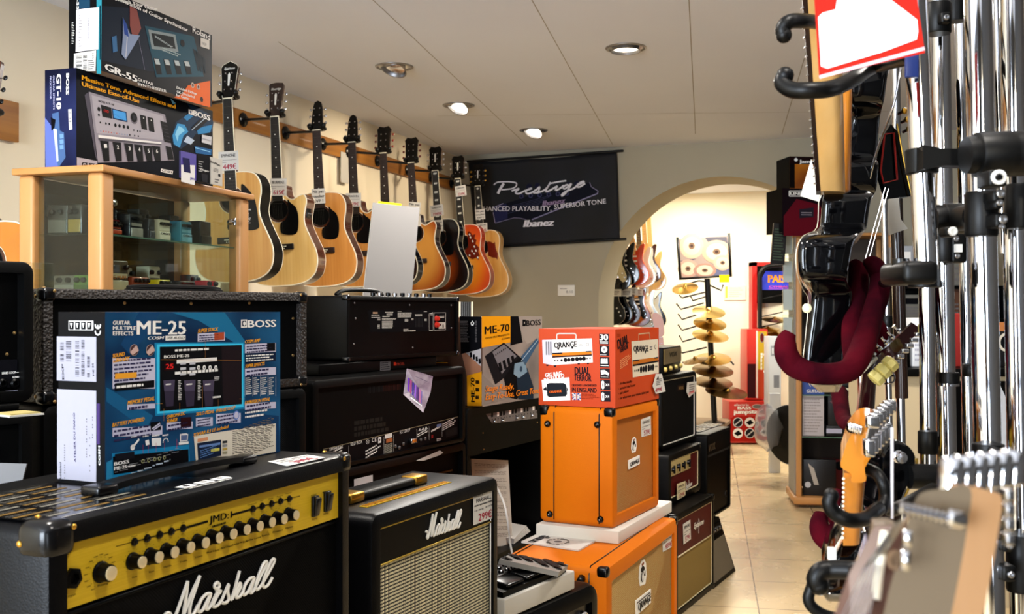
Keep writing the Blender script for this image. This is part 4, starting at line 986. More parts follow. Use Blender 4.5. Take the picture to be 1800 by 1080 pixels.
T1=orange_cab(M1,W1,H1,D1,.036,'small orange speaker cabinet standing on the white foam slab',(.18,.80),caps=((0,H1,1,-1),(W1,H1,-1,-1)))
zr=lambda x,y:(860+x/2,540+y/2)
for px_,py_ in((205,411),(380,414),(213,728),(391,747)):
 b=MB();f=left(b,M1);c=f.p3(f.q(*zr(px_,py_)),0);b.lathe(c,(-1,0,0),[(.0105,0),(.0105,.002),(.008,.006),(.003,.008),(.001,.0078)],'black_plastic',18);b.sphere(c+Vector((-.010,0,0)),.0025,'steel',8);b.build('corner_button',T1)
b=MB();corner_cap(b,0,H1,1,-1,s=.03,d=D1+.003,y0=D1-.028,e=.003);b.build('corner_protector',T1)
b=MB();f=front(b,M1,.010,base=.0006);crest(f,*zr(507,485),10,29,1);b.build('crest',T1,label='white crest badge')
b=MB();f=front(b,M1,.010,base=.0006);f.poly([zr(486,540),zr(525,521),zr(525,552),zr(487,571)],WH,1,thick=.003);f.base=.0042;orange_logo(f,zr(490,561),zr(523,544),7,BK,2);b.build('name_badge',T1,label='white name badge reading ORANGE')
price(T1,M1,(0,.010,0),X_,Z_,[zr(532,396),zr(566,383),zr(568,448),zr(534,458)],rows('ORANGE','579€'))
Ml=M2@Matrix.Translation((0,0,H2))
b=MB();f=Face(b,M2,(0,0,H2),X_,Y_,.0006)
q=[f.q(*zo(*p))for p in((298,400),(500,305),(1010,380),(832,480))]
b.add([(x,y,H2+.001)for x,y in q]+[(x,y,H2+.006)for x,y in q],[(3,2,1,0),(4,5,6,7),(0,1,5,4),(1,2,6,5),(2,3,7,6),(3,0,4,7)],'paper')
f=Face(b,M2,(0,0,H2+.006),X_,Y_,.0005)
f.txt('orange',zo(420,395),zo(560,335),5,BK,1,bold=.08)
c=f.q(*zo(640,385))
for i in range(16):
 a=2*PI*i/16;f.circ((c[0]+.036*math.cos(a),c[1]+.03*math.sin(a)),.0045 if i%3 else.007,ink('56504a'),1,False,n=6)
f.circ(c,.012,GREYI,1,False);f.greek(*zo(720,370),*zo(900,385),2,GREYI,1)
tag(b.build('leaflet',M=M2),'white leaflets printed orange lying on the lower orange cabinet','leaflet')
mat('orange_carton','bd3e0e',.45,spec=.3)
zd=lambda x,y:(940+x/6.75,570+y/6.75)
Yd=Y1_+.012;cd,Wd_=corner(1081.5,1158,Yd,27)
zb=zt1+.0015;zt_=CAMH-(579-HZ)/F*Yd;Hd_=zt_-zb
kx=.0
Dd_=depth_to(1081.5,947,Yd,27)
b,MD_=carton((cd.x,cd.y,zb),27,Wd_,Dd_,Hd_,('orange_carton','orange_carton','orange_carton'))
f=left(b,MD_,eps=.0004);OR=ink('e87820');PW=ink('ece4dc')
f.poly([zd(205,185),zd(678,170),zd(690,455),zd(212,490)],PW,1);f.poly([zd(88,188),zd(205,185),zd(212,490),zd(98,465)],ink('cfcad2'),1)
for i in range(3):f.poly([zd(130+i*26,208),zd(146+i*26,206),zd(150+i*26,368),zd(134+i*26,366)],ink('77757c'),2)
f.line(zd(262,180),zd(262,125),.004,ink('c8c0b8'),2);f.line(zd(262,125),zd(285,112),.004,ink('c8c0b8'),2);f.line(zd(285,112),zd(475,112),.004,ink('c8c0b8'),2);f.line(zd(475,112),zd(492,130),.004,ink('c8c0b8'),2);f.line(zd(492,130),zd(490,175),.004,ink('c8c0b8'),2)
orange_logo(f,zd(235,285),zd(500,270),10,BK,2)
f.greek(*zd(522,235),*zd(580,268),2,GREYI,2);f.circ(zd(628,242),.0042,GREYI,2);f.circ(zd(628,242),.003,PW,3)
f.poly([zd(208,345),zd(676,322),zd(676,375),zd(210,400)],OR,2);f.poly([zd(208,342),zd(330,338),zd(330,352),zd(208,357)],BK,3);f.poly([zd(606,322),zd(676,318),zd(676,330),zd(606,334)],BK,3);f.poly([zd(210,382),zd(678,358),zd(678,375),zd(210,398)],BK,3)
for x,y,r in((240,434,3),(273,432,3),(320,430,4),(366,427,7),(407,424,6),(453,420,7),(503,416,7),(544,413,6),(585,410,7),(622,407,3),(657,405,3)):f.circ(zd(x,y),.00095*r,BK if r>3 else GREYI,3,n=12)
for x,y in((150,488),(240,498),(522,470),(632,466)):f.poly([zd(x-15,y-6),zd(x+15,y-8),zd(x+12,y+10),zd(x-10,y+10)],BK,2)
f.txt('GIG BAG',zd(128,632),zd(320,605),7,WH,2,bold=.05);f.txt('INCLUDED',zd(120,690),zd(355,632),7,WH,3,bold=.05)
f.poly([zd(82,662),zd(412,632),zd(424,905),zd(104,915)],WH,2)
f.poly([zd(145,712),zd(180,700),zd(345,700),zd(375,722),zd(385,830),zd(368,858),zd(175,868),zd(150,850)],ink('1c2026'),3);f.poly([zd(104,768),zd(140,742),zd(148,790),zd(106,784)],ink('1c2026'),3);f.poly([zd(380,745),zd(398,780),zd(384,800)],ink('1c2026'),3)
f.txt('ORANGE',zd(178,822),zd(322,808),4.5,ink('d8601c'),4,bold=.06)
f.txt('DUAL',zd(478,600),zd(655,600),13.5,BK,2,bold=.06);f.txt('TERROR',zd(468,672),zd(672,680),11,BK,2,bold=.06)
f.txt('DESIGNED & ENGINEERED',zd(444,738),zd(735,740),3.6,BK,2,bold=.05);f.txt('IN ENGLAND',zd(444,806),zd(735,815),8.2,BK,2,bold=.05)
f.poly([zd(446,820),zd(548,822),zd(548,903),zd(448,900)],ink('26408c'),2)
for a,c,w,mm in((((446,820),(548,903),.0035,WH)),((548,822),(448,900),.0035,WH),((446,820),(548,903),.0014,ink('c02028')),((548,822),(448,900),.0014,ink('c02028')),((497,821),(498,902),.0060,WH),((447,861),(548,863),.0050,WH),((497,821),(498,902),.0032,ink('c02028')),((447,861),(548,863),.0028,ink('c02028'))):f.line(zd(*a),zd(*c),w,mm,3)
f.greek(*zd(556,822),*zd(770,900),4,ink('7c2410'),2,ragged=.6)
icons=[(765,115),(770,252),(772,390),(776,525),(780,658),(783,795)]
for i,(x,y)in enumerate(icons):
 f.poly([zd(x,y),zd(x+115,y+2),zd(x+117,y+127),zd(x+2,y+124)],ink('221c22'),2)
f.txt('30',zd(776,192),zd(868,192),10.5,WH,3,bold=.05);f.greek(*zd(776,203),*zd(872,236),2,WH,3,fill=.6,ragged=.05)
f.circ(zd(826,302),.010,WH,3);f.circ(zd(826,302),.0035,ink('8a8488'),4);f.greek(*zd(778,358),*zd(878,372),1,WH,3)
for i in range(3):f.poly([zd(786+28*i,412),zd(808+28*i,408),zd(812+28*i,470),zd(784+28*i,470)],WH,3)
f.greek(*zd(782,482),*zd(878,505),1,WH,3);f.poly([zd(784,548),zd(832,545),zd(884,585),zd(876,612),zd(836,592),zd(790,606)],WH,3);f.greek(*zd(786,622),*zd(884,634),1,WH,3)
for y in(722,862):f.poly([zd(792,y-40),zd(808,y-52),zd(826,y-40),zd(828,y+38),zd(810,y+54),zd(794,y+38)],WH,3);f.line(zd(810,y-18),zd(811,y+18),.003,ink('77757c'),4);f.txt('X4',zd(840,y+14),zd(886,y+14),4.6,WH,3,bold=.04)
f=front(b,MD_,eps=.0004)
f.poly([zd(1145,205),zd(1462,178),zd(1470,580),zd(1162,635)],ink('d8cdb8'),1);orange_logo(f,zd(1172,330),zd(1345,325),11,BK,2)
f.line(zd(1230,200),zd(1232,118),.004,ink('c0a080'),1);f.line(zd(1232,118),zd(1360,105),.004,ink('c0a080'),1);f.line(zd(1360,105),zd(1366,185),.004,ink('c0a080'),1)
f.greek(*zd(1362,260),*zd(1400,310),2,GREYI,2);f.circ(zd(1428,270),.008,GREYI,2);f.circ(zd(1428,270),.006,ink('d8cdb8'),3)
f.poly([zd(1158,430),zd(1462,390),zd(1466,445),zd(1160,500)],ink('b86820'),2);f.poly([zd(1158,430),zd(1236,420),zd(1236,434),zd(1158,445)],BK,3);f.poly([zd(1416,396),zd(1462,388),zd(1462,402),zd(1416,410)],BK,3);f.poly([zd(1160,482),zd(1464,430),zd(1466,448),zd(1160,502)],BK,3)
for x,y,r in((1182,555,2),(1200,552,2),(1226,546,3),(1258,540,7),(1288,535,6),(1316,529,7),(1350,522,7),(1376,518,6),(1400,513,7),(1428,505,2),(1446,502,2)):c=f.q(*zd(x,y));f.circ(c,.0016*r,BK,3,False,n=12)
f.txt('DUAL',zd(985,300),zd(1110,225),17,BK,2,bold=.06);f.txt('TERROR',zd(1005,345),zd(1105,290),9,BK,3,bold=.06);f.greek(*zd(975,115),*zd(1022,150),2,ink('8a2c10'),2)
f.greek(*zd(1010,420),*zd(1140,520),5,ink('e8a070'),2,slope=.2)
for x,y,t,x2,y2 in((1012,720,'in the studio',1152,692),(1012,778,'around the house',1192,735),(1012,836,'at a show',1112,805),(1012,896,'or wherever your music takes you',1350,815)):
 f.txt(t,zd(x,y),zd(x2,y2),5,ink('3a120a'),2,bold=.03);f.circ(zd(x-16,y-8),.0018,BK,2,n=8)
price(b.build,MD_,(0,0,0),X_,Z_,[(0,0)]*4,[])if False else None
o=b.build('amplifier_carton',M=MD_);tag(o,'orange amplifier carton on top of the orange stack','cardboard box')
b=MB();f=front(b,MD_,base=.004)
f.poly([zd(1420,590),zd(1490,590),zd(1535,800),zd(1420,828),zd(1382,735)],'paper',1,thick=.001);f.base=.0055
f.greek(*zd(1420,650),*zd(1490,720),4,GREYI,1);f.txt('499€',zd(1412,810),zd(1490,790),7,RED,1,bold=.03)
f.poly([zd(1425,655),zd(1445,612),zd(1452,650)],BK,1)
b.build('price_tag',o,label='torn white price tag')
# black amplifiers beyond
zv=lambda x,y:(1150+x/3.375,600+y/3.375)
def black_amp(M,W,H,D,t,label,grille,pipe=None,r=.02,cat='amplifier',name='guitar_amplifier'):
 T=thing(name,label,cat,M=M)
 b=MB();shell(b,W,H,D,t,r,'tolex_fine',.010,.010);b.build('cabinet',T)
 b=MB();b.box(t,.009,t,W-t,.014,H-t,grille);b.build('grille',T)
 if pipe:
  b=MB();q=rr(t+.004,t+.004,W-t-.004,H-t-.004,.006,2);b.tube([(x,.007,z)for x,z in q],.0028,pipe,6,closed=True);b.build('piping',T,label='pale piping around the grille')
 return T
Yb=4.42;cb,Wb=corner(1188,1256,Yb,27);Hb=CAMH-(906-HZ)/F*Yb
MBg=place(cb.x,cb.y,0,27)
TB=black_amp(MBg,Wb,Hb,.26,.028,'black combo with gold grille and dark red logo band at the foot of the stack','grille_gold','cream')
b=MB();b.box(.03,.006,Hb-.185,Wb-.03,.012,Hb-.032,mat('oxblood','48080c',.45,spec=.2));b.tube([(.034,.004,Hb-.186),(Wb-.034,.004,Hb-.186)],.003,'cream',6);b.build('logo_panel',TB,label='dark red logo panel')
b=MB();f=front(b,MBg,.005);f.txt('Epiphone',(1219,930),(1236,921),10,'white_plastic',1,bold=.04,shear=.4,thick=.002);f.line((1228,938),(1228,912),.006,'white_plastic',2);b.build('logo',TB)
b=MB();f=front(b,MBg,.008);f.poly([(1244,1038),(1249,1034),(1249,1046),(1244,1050)],BLK,1,thick=.002);b.build('badge',TB)
price(TB,MBg,(0,.004,0),X_,Z_,[(1200,922),(1213,914),(1214,948),(1201,958)],rows('EPIPHONE','579€'))
for a in((0,Hb,1,-1),(Wb,Hb,-1,-1),(Wb,0,-1,1)):
 b=MB();corner_cap(b,*a,s=.028,d=.04);b.build('corner_protector',TB)
Yj=4.60;cj,Wj_=corner(1176,1232,Yj,27);Hj_=.268
MJr=place(cj.x,cj.y,Hb+.001,27);Hj_=CAMH-(806-HZ)/F*Yj-Hb+.012
TJ=black_amp(MJr,Wj_,Hj_,.22,.028,'small black combo with dark red grille and chicken-head knobs, second from the bottom','oxblood','cream')
b=MB();b.box(.036,.004,Hj_-.1,Wj_*.68,.009,Hj_-.035,mat('brass_panel','c8b47c',.35,metal=.3));b.build('control_panel',TJ,label='cream control panel')
for i in range(4):
 b=MB();x=.055+i*(Wj_*.68-.07)/3.4;b.lathe((x,.004,Hj_-.07+.004*(i%2)),(0,-1,0),[(.011,0),(.009,.012),(.002,.013)],'black_plastic',12);b.rbox(x-.004,-.012,Hj_-.088,x+.004,-.002,Hj_-.052,.003,'black_plastic');b.build('knob',TJ)
b=MB();f=front(b,MJr,.006);f.txt('Epiphone',zv(185,880),zv(222,855),9,'white_plastic',1,bold=.05,shear=.4,thick=.002);f.line(zv(205,890),zv(205,822),.004,'white_plastic',2);f.line(zv(190,838),zv(194,890),.004,'white_plastic',2);b.build('logo',TJ)
price(TJ,MJr,(0,-.003,0),X_,Z_,[zv(134,848),zv(184,830),zv(184,915),zv(134,945)],rows('EPIPHONE','129€'),m='cream')
b=MB();corner_cap(b,Wj_,Hj_,-1,-1,s=.02,d=.04,m='chrome_black');b.build('corner_protector',TJ)
Yv=4.70;cv,Wv=corner(1163,1225,Yv,27);zbv=Hb+Hj_+.002;Hv=CAMH-(662-HZ)/F*Yv-zbv
MV=place(cv.x,cv.y,zbv,27)
TV=black_amp(MV,Wv,Hv,.2,.02,'small black speaker cabinet with white piping carrying the tiny gold-fronted head','grille_black','white_plastic',r=.03,cat='speaker cabinet',name='speaker_cabinet')
b=MB();f=front(b,MV,.008);f.poly([zv(138,262),zv(178,258),zv(178,290),zv(138,294)],ink('2a1c14'),1);f.txt('VOX',zv(144,288),zv(172,284),5,ink('8a6a40'),2,bold=.03);b.build('badge',TV)
b=MB();f=front(b,MV,-.002);f.poly([zv(195,245),zv(252,238),zv(244,300),zv(205,335),zv(190,300)],'paper',1,thick=.001);f.base=.0014;f.greek(*zv(205,255),*zv(240,300),4,GREYI,1);f.txt('199€',zv(204,322),zv(236,305),5,ink('d03040'),1,bold=.03);b.build('price_tag',TV,label='white shield-shaped price tag')
zh=zbv+Hv+.001;Yh=4.76;ch,Wh=corner(1166,1197,Yh,20)
MH=place(ch.x,ch.y,zh,20);T=thing('guitar_amplifier','tiny gold-fronted amplifier head with cream knobs on the black cabinet','amplifier',M=MH)
Hh=CAMH-(612-HZ)/F*Yh-zh
b=MB();b.rbox(0,0,0,Wh,.12,Hh,.004,'black_satin');b.build('cabinet',T)
b=MB();b.box(.006,-.003,Hh*.38,Wh-.006,.001,Hh-.008,mat('gold_mesh','6a5420',.35,metal=.7,bump=('wave',160,.6,.001)))
f=front(b,MH,-.003);f.txt('VOX',(Wh*.3,Hh*.62),(Wh*.72,Hh*.62),.022,BLK,1,False,bold=.05);b.build('front_panel',T)
for i in range(4):
 b=MB();b.lathe((.025+i*(Wh-.05)/3,0,Hh*.2),(0,-1,0),[(.012,0),(.011,.008),(.007,.012),(.001,.012)],mat('cream_gold','e6cf7a',.3,metal=.2),14);b.build('knob',T)
for x in(.012,Wh-.02):
 b=MB();b.rbox(x,.0,-.0,x+.01,.012,.012,.002,'black_rubber');b.build('rubber_foot',T)
Yx=5.15;cx_,Wx=corner(1243,1285,Yx,27);zbx=CAMH-(918-HZ)/F*Yx;Hx=CAMH-(765-HZ)/F*Yx-zbx
MX=place(cx_.x,cx_.y,zbx,27)
TX=black_amp(MX,Wx,Hx,.25,.014,'tall black combo with silver logo and vented top, right of the stack','black_satin',None)
b=MB();b.box(.016,.002,Hx*.76,Wx-.016,.010,Hx-.016,'tolex_fine');b.box(.016,.004,Hx*.73,Wx-.016,.008,Hx*.755,mat('dark_strip','2a2a2c',.4));b.build('logo_panel',TX)
b=MB();f=front(b,MX,.0);f.txt('VOX',zv(318,660),zv(358,640),13,'chrome_soft',1,bold=.08,thick=.003);b.build('logo',TX,label='silver logo reading VOX')
b=MB();f=front(b,MX,.008);c=f.q(*zv(425,905));f.circ(c,.016,'steel',1,False,thick=.002);f.circ(c,.013,BLK,6,False);b.build('badge',TX)
for i in range(2):
 b=MB();b.rbox(.07+i*.23,.06,Hx,.27+i*.23,.16,Hx+.004,.002,'dark_strip')
 for k_ in range(4):b.box(.08+i*.23,.072+k_*.022,Hx+.004,.26+i*.23,.082+k_*.022,Hx+.0055,'black_plastic')
 b.build('vent',TX)
b=MB();b.tube(spline([(.12,.2,Hx+.004),(.14,.2,Hx+.026),(.32,.2,Hx+.026),(.34,.2,Hx+.004)],5),.009,'black_plastic');b.build('carry_handle',TX)
Yt=4.92;ct,Wt=corner(1255,1293,Yt,27)
Mt=place(ct.x,ct.y,.001,27)
T=thing('guitar_amplifier','low wedge-shaped black combo with silver grille standing on the floor','amplifier',M=Mt)
Ht=zbx-.003
b=MB()
prof=[(0,0),(.30,0),(.30,Ht),(.10,Ht),(.02,Ht*.55)]
prof=[(0,0),(.27,0),(.27,Ht),(.085,Ht)]
b.add([(0,y,z)for y,z in prof]+[(Wt,y,z)for y,z in prof],[(0,1,2,3),(7,6,5,4),(0,4,5,1),(1,5,6,2),(2,6,7,3),(3,7,4,0)],'tolex_fine');b.build('cabinet',T)
dv=Vector((0,.085,Ht)).normalized();Lh=math.hypot(.085,Ht)
nrm=Vector((0,-dv.z,dv.y))
def slab(u0,v0,u1,v1,th,m):
 b=MB();q=[(u0,v0),(u1,v0),(u1,v1),(u0,v1)]
 lo=[Vector((u,0,0))+dv*v for u,v in q];hi=[p+nrm*th for p in lo]
 b.add(lo+hi,[(3,2,1,0),(4,5,6,7),(0,1,5,4),(1,2,6,5),(2,3,7,6),(3,0,4,7)],m);return b
slab(.02,.02,Wt-.02,Lh*.68,.003,'grille_silver').build('grille',T,label='silver-grey grille cloth')
slab(.02,Lh*.72,Wt-.02,Lh*.93,.004,'black_plastic').build('control_panel',T)
for i in range(7):
 b=MB();c=Vector((.06+i*(Wt-.12)/6,0,0))+dv*Lh*.83+nrm*.004;b.lathe(c,nrm,[(.011,0),(.010,.012),(.002,.013)],'chrome_soft',12);b.build('knob',T)
# floor effects unit on its box, on a rounded combo
Yp=2.33
q0=P(884,1052,Yp)
Mp_=Matrix.Translation(Vector((q0.x,q0.y,q0.z)))@Matrix.Rotation(PI/2-Rd(33),4,'Z')
zp=lambda x,y:(860+x/5.294,880+y/5.294)
T=thing('effects_pedalboard','black floor effects unit with expression pedal lying on a white box','effects unit',M=Mp_)
b=MB()
prof=[(0,0),(.125,0),(.125,.024),(.065,.022),(0,.012)]
b.add([(0,y,z)for y,z in prof]+[(.28,y,z)for y,z in prof],[(0,1,2,3,4),(9,8,7,6,5)]+[(k,k+5,(k+1)%5+5,(k+1)%5)for k in range(5)],'black_satin');b.build('housing',T)
for i in range(3):
 b=MB();b.M=Matrix.Translation((.025+i*.085,.005,.014))@Matrix.Rotation(Rd(9),4,'X');b.rbox(0,0,0,.072,.05,.009,.005,'black_plastic');b.build('foot_switch',T)
b=MB();b.tube([(.02,.062,.024),(.26,.062,.024)],.003,'chrome_soft');b.build('switch_bar',T)
for i in range(6):
 for k_ in range(2):
  b=MB();b.lathe((.035+i*.026,.080+k_*.024,.0225),(0,0,1),[(.007,0),(.006,.005),(.002,.006)],'black_plastic',12);b.build('knob',T)
q=[P(*zp(95,545),2.44),P(*zp(200,500),2.52),P(*zp(735,600),2.57),P(*zp(650,668),2.47)]
b=MB();f=Face(b,Matrix.Identity(4),q[0],q[3]-q[0],q[1]-q[0]-(q[1]-q[0]).project(q[3]-q[0]),.0006)
if f.N.z<0:f.N=-f.N
pts=[f.q(*zp(*p))for p in((95,545),(200,500),(735,600),(650,668))]
lo=[f.p3(p,0)for p in pts];dn=f.N*-.012
iv=Mp_.inverted()
b.add([p for p in lo]+[p+dn for p in lo],[(0,1,2,3),(7,6,5,4),(0,4,5,1),(1,5,6,2),(2,6,7,3),(3,7,4,0)],mat('silver_paint','7c7a76',.4))
for a,c in(((150,545),(175,548)),((210,512),(265,545)),((310,525),(370,565)),((420,550),(520,610)),((535,570),(640,635)),((640,590),(690,605))):
 A_=f.q(*zp(*a));C_=f.q(*zp(*c));f.line(A_,C_,.024,BLK,6,False);f.circ(A_,.0105,BLK,2,False);f.circ(C_,.0105,BLK,2,False)
b.v=[tuple(iv@Vector(v))for v in b.v];b.build('expression_pedal',T,label='silver expression pedal with slanted black rubber strips')
Mw=Mp_@Matrix.Translation((0,0,-.0455))
b=MB();b.rbox(-.008,-.010,0,.305,.16,.045,.003,'carton_white');tag(b.build('white_box',M=Mw),'flat white box under the black floor effects unit','box')
Mr_=Mp_@Matrix.Translation((-.0,-.02,0));Mr_.translation.z=0
ztop=Mw.translation.z-.001
T=thing('guitar_amplifier','round-cornered black combo with chrome knobs under the flat white box','amplifier',M=Mr_)
b=MB();shell(b,.42,ztop,.23,.045,.05,'black_satin',.012,.02);b.build('cabinet',T)
b=MB();b.box(.045,.009,.045,.375,.014,ztop-.10,'grille_black');b.build('grille',T)
b=MB();b.box(.045,.010,ztop-.10,.375,.014,ztop-.045,'black_plastic');b.build('control_panel',T)
for i in range(7):
 b=MB();b.lathe((.08+i*.043,.010,ztop-.072-.010*(i%2)),(0,-1,0),[(.012,0),(.010,.014),(.008,.016),(.001,.015)],'chrome_soft',14);b.build('knob',T)
# glass showcase, cartons on it
thin_glass('smoked','5f5844',1.2)
zm=lambda x,y:(40+x/4.5,290+y/4.5)
ZS=1.33
MSc=place(-1.132,2.9,ZS,17)
WS,DS=.765,.285;HS=CAMH-(290-HZ)/F*2.9-ZS
T=thing('display_cabinet','beech glass display cabinet full of effects pedals on the dark counter','display cabinet',M=MSc)
b=MB();b.rbox(-.012,-.012,HS-.019,WS+.012,DS+.012,HS,.003,'beech_board');b.build('top_board',T)
b=MB();b.rbox(0,0,0,WS,DS,.018,.003,'beech_board');b.build('base_board',T)
for x0,y0,x1,y1 in((0,0,.052,.052),(WS-.052,0,WS,.052),(0,DS-.052,.052,DS),(WS-.052,DS-.052,WS,DS)):
 b=MB();b.rbox(x0,y0,.018,x1,y1,HS-.019,.010,'beech',4);b.build('post',T)
ZM=CAMH-(412-HZ)/F*2.92-ZS
def pane(x0,y0,z0,x1,y1,z1,name='glass_pane'):
 b=MB();b.box(x0,y0,z0,x1,y1,z1,'glass');return b.build(name,T)
pane(.054,.012,.020,.42,.016,HS-.021,'sliding_door');pane(.40,.020,.020,WS-.054,.024,HS-.021,'sliding_door')
pane(.02,.054,.020,.024,DS-.054,HS-.021);pane(WS-.024,.054,.020,WS-.02,DS-.054,HS-.021)
b=MB();b.box(.054,DS-.02,.02,WS-.054,DS-.016,HS-.021,'smoked');b.build('back_panel',T)
b=MB();b.box(.026,.028,ZM,WS-.026,DS-.022,ZM+.005,'glass');b.box(.026,.0265,ZM,WS-.026,.028,ZM+.005,'glass_edge');b.build('glass_shelf',T)
b=MB();f=front(b,MSc,.012);c=f.p3(f.q(402,391),0)
b.lathe(c,(0,-1,0),[(.010,0),(.010,.012),(.007,.014),(.007,.026),(.001,.026)],'chrome',18);b.cyl(c+Vector((-.035,-.02,0)),c+Vector((0,-.02,0)),.004,'chrome');b.rbox(c.x-.004,c.y-.028,c.z-.012,c.x+.004,c.y-.018,c.z+.014,.003,'chrome');b.build('lock',T)
def pedal(px,py_base,w,h,d,col,col2,label,shelf,yin,kn=4,text=None,group=None,tilt=0,tcol=WH,kcol='black_plastic',plate=True):
 z=ZS+(ZM+.0052 if shelf else.0185)
 u=None
 a=Rd(17);base=MSc.translation+Vector((-math.cos(a),math.sin(a),0))*yin
 k_=(px-900)/F;u=(k_*base.y-base.x)/(math.sin(a)-k_*math.cos(a))
 M=world_of(base+Vector((math.sin(a),math.cos(a),0))*u,PI/2-a-Rd(tilt));M.translation.z=z
 T=thing('effects_pedal',label,'effects pedal',M=M,group=group)
 b=MB();m1=mat('ped_'+col,col,.3,coat=.4);m2=mat('ped_'+col2,col2,.3,coat=.4)
 b.rbox(0,0,0,w,d,h,.004,m1);b.rbox(.003,-.004,h*.06,w-.003,.002,h*(.42 if plate else.1),.002,m2)
 f=Face(b,M,(0,0,0),X_,Z_,.0005)
 f.rect(.005,h*.50,w-.005,h*.62,m2,1,False)
 if text:f.base=.0045 if plate and text[1]<.4 else 0;f.txt(text[0],(w*.1,h*text[1]),(w*.9,h*text[1]),h*text[2],tcol,1,False,bold=.04)
 b.build('housing',T)
 for i in range(kn):
  b=MB();x=w*(.5 if kn==1 else(.16+.68*i/(kn-1)));r=min(.008,w/kn*.33)
  b.lathe((x,0,h*.8),(0,-1,0),[(r,0),(r*.9,.009),(r*.6,.0105),(.0005,.0105)],kcol,12);b.build('knob',T)
 return T
pedal(189,0,.058,.052,.05,'7a1016','3a0a0c','dark red pedal at the left of the upper shelf behind the thick post',True,.10,3)
pedal(190,0,.060,.035,.04,'2a1410','b8401c','low orange-speckled pedal at the very front left of the upper shelf',True,.035,4)
pedal(229,0,.060,.075,.05,'101014','9a948a','black pedal with pale foot plate, second from the left on the upper shelf',True,.08,4)
pedal(279,0,.060,.068,.05,'d9cfb4','ece4cc','cream pedal beside the blue one on the upper shelf',True,.075,4,('DIGIT',.30,.10),tcol=BK)
pedal(318,0,.060,.072,.05,'3a94b4','86c4dc','light blue pedal on the upper shelf',True,.075,4,('CHORUS',.30,.09),tcol=BK)
pedal(262,0,.030,.065,.06,'15151a','3a3a40','narrow black pedal turned edgewise on the upper shelf',True,.07,0)
pedal(352,0,.065,.085,.05,'08080a','15151a','plain black pedal at the right end of the upper shelf',True,.10,0)
pedal(190,0,.090,.100,.05,'1a1412','b0a488','large pedal lettered FF on the lower shelf, next to the thick post',False,.05,2,('BIG MUFF',.46,.10),tcol=ink('a8642c'))
pedal(233,0,.080,.055,.05,'8a3412','c86a20','orange and brown pedal in the middle of the lower shelf',False,.05,4,('ZVEX',.12,.16),tcol=YEL)
pedal(279,0,.062,.050,.05,'d8c414','101014','yellow pedal with black pattern on the lower shelf',False,.05,3,plate=True)
pedal(317,0,.075,.050,.05,'141018','2a1a24','black pedal with a purple sheen, left of the red one',False,.05,4)
pedal(364,0,.055,.055,.05,'b80c12','d01418','bright red pedal at the right end of the lower shelf',False,.05,2,('BOSS',.30,.10))
for px_,w,h,c1,c2,sh,lb in((205,.055,.10,'1c1412','6a4a2c',True,'tall dark boxed pedal at the back of the upper shelf, left'),(245,.05,.11,'4a4640','8a8478',True,'grey boxed pedal at the back of the upper shelf, middle'),(300,.05,.105,'141418','5a5a60',True,'black boxed pedal behind the blue one'),(215,.05,.09,'a09880','5a5448',False,'beige boxed pedal at the back of the lower shelf, left'),(262,.06,.10,'c8c0a8','6a6458',False,'cream boxed pedal at the back of the lower shelf, middle'),(335,.05,.08,'6a6a6e','b8b8bc',False,'silver boxed pedal at the back of the lower shelf, right')):
 pedal(px_,0,w,h,.05,c1,c2,lb,sh,.20,2)
def leftpedal(px,w,h,col,col2,label,shelf,yoff,text=None,tcol=BK):
 f=left(MB(),MSc,.05);q=f.q(px,450);y=-q[0]
 M=MSc@Matrix.Translation((.05,y,(ZM+.0052 if shelf else.0185)))@Matrix.Rotation(-PI/2,4,'Z')
 T=thing('effects_pedal',label,'effects pedal',M=M)
 b=MB();b.rbox(0,0,0,w,.045,h,.004,mat('ped_'+col,col,.3,coat=.4));b.rbox(.004,-.003,h*.06,w-.004,.002,h*.5,.002,mat('ped_'+col2,col2,.3));f=Face(b,M,(0,0,0),X_,Z_,.0005,.003)
 if text:f.txt(text,(w*.1,h*.14),(w*.9,h*.14),h*.14,tcol,1,False,bold=.04)
 b.build('housing',T)
 for i in range(2):
  b=MB();b.lathe((w*(.3+.4*i),0,h*.75),(0,-1,0),[(.008,0),(.007,.009),(.001,.01)],'black_plastic',12);b.build('knob',T)
leftpedal(94,.075,.055,'4a463c','6a665a','grey pedal seen through the left end of the case, lower shelf',False,0,'METAL',ink('7a3a34'))
leftpedal(128,.055,.055,'3c5c18','2c4410','green pedal seen through the left end of the case, lower shelf',False,0)
leftpedal(83,.07,.085,'1a1816','4a463e','dark pedal with pale frame seen through the left end, upper shelf',True,0)
leftpedal(118,.05,.085,'0e0d0d','77612a','dark pedal with brass stripe seen through the left end, upper shelf',True,0)
b=MB();M_=MSc@Matrix.Translation((.09,.06,ZM+.1));
f=front(MB(),MSc,.05);c=MSc@f.p3(f.q(198,357),0)
b.lathe((0,0,0),(0,-1,0),[(.010,0),(.012,.004),(.010,.009),(.001,.011)],'chrome_soft',18)
b.M=None
Tk=MSc.copy();Tk.translation=c
b.build('sliding_door_knob',T,M=MSc.inverted()@Tk)if True else None
b=MB();p0=P(-30,458,1.97);p1=P(95,463.5,2.18);zb_=1.395
p1b=Vector((p1.x,p1.y,1.29))
n=Vector((-(p1-p0).y,(p1-p0).x,0)).normalized()*.003
p0b=Vector((p0.x,p0.y,1.29))
b.add([p0,p1,p1b,p0b,p0+n,p1+n,p1b+n,p0b+n],[(0,1,2,3),(7,6,5,4),(0,4,5,1),(1,5,6,2),(2,6,7,3),(3,7,4,0)],'glass')
b.add([p0,p1,p1+n,p0+n],[(0,1,2,3)],'white_plastic')
tag(b.build('clear_sheet'),'clear plastic sheet with white upper edge above the head at the left edge','plastic sheet')
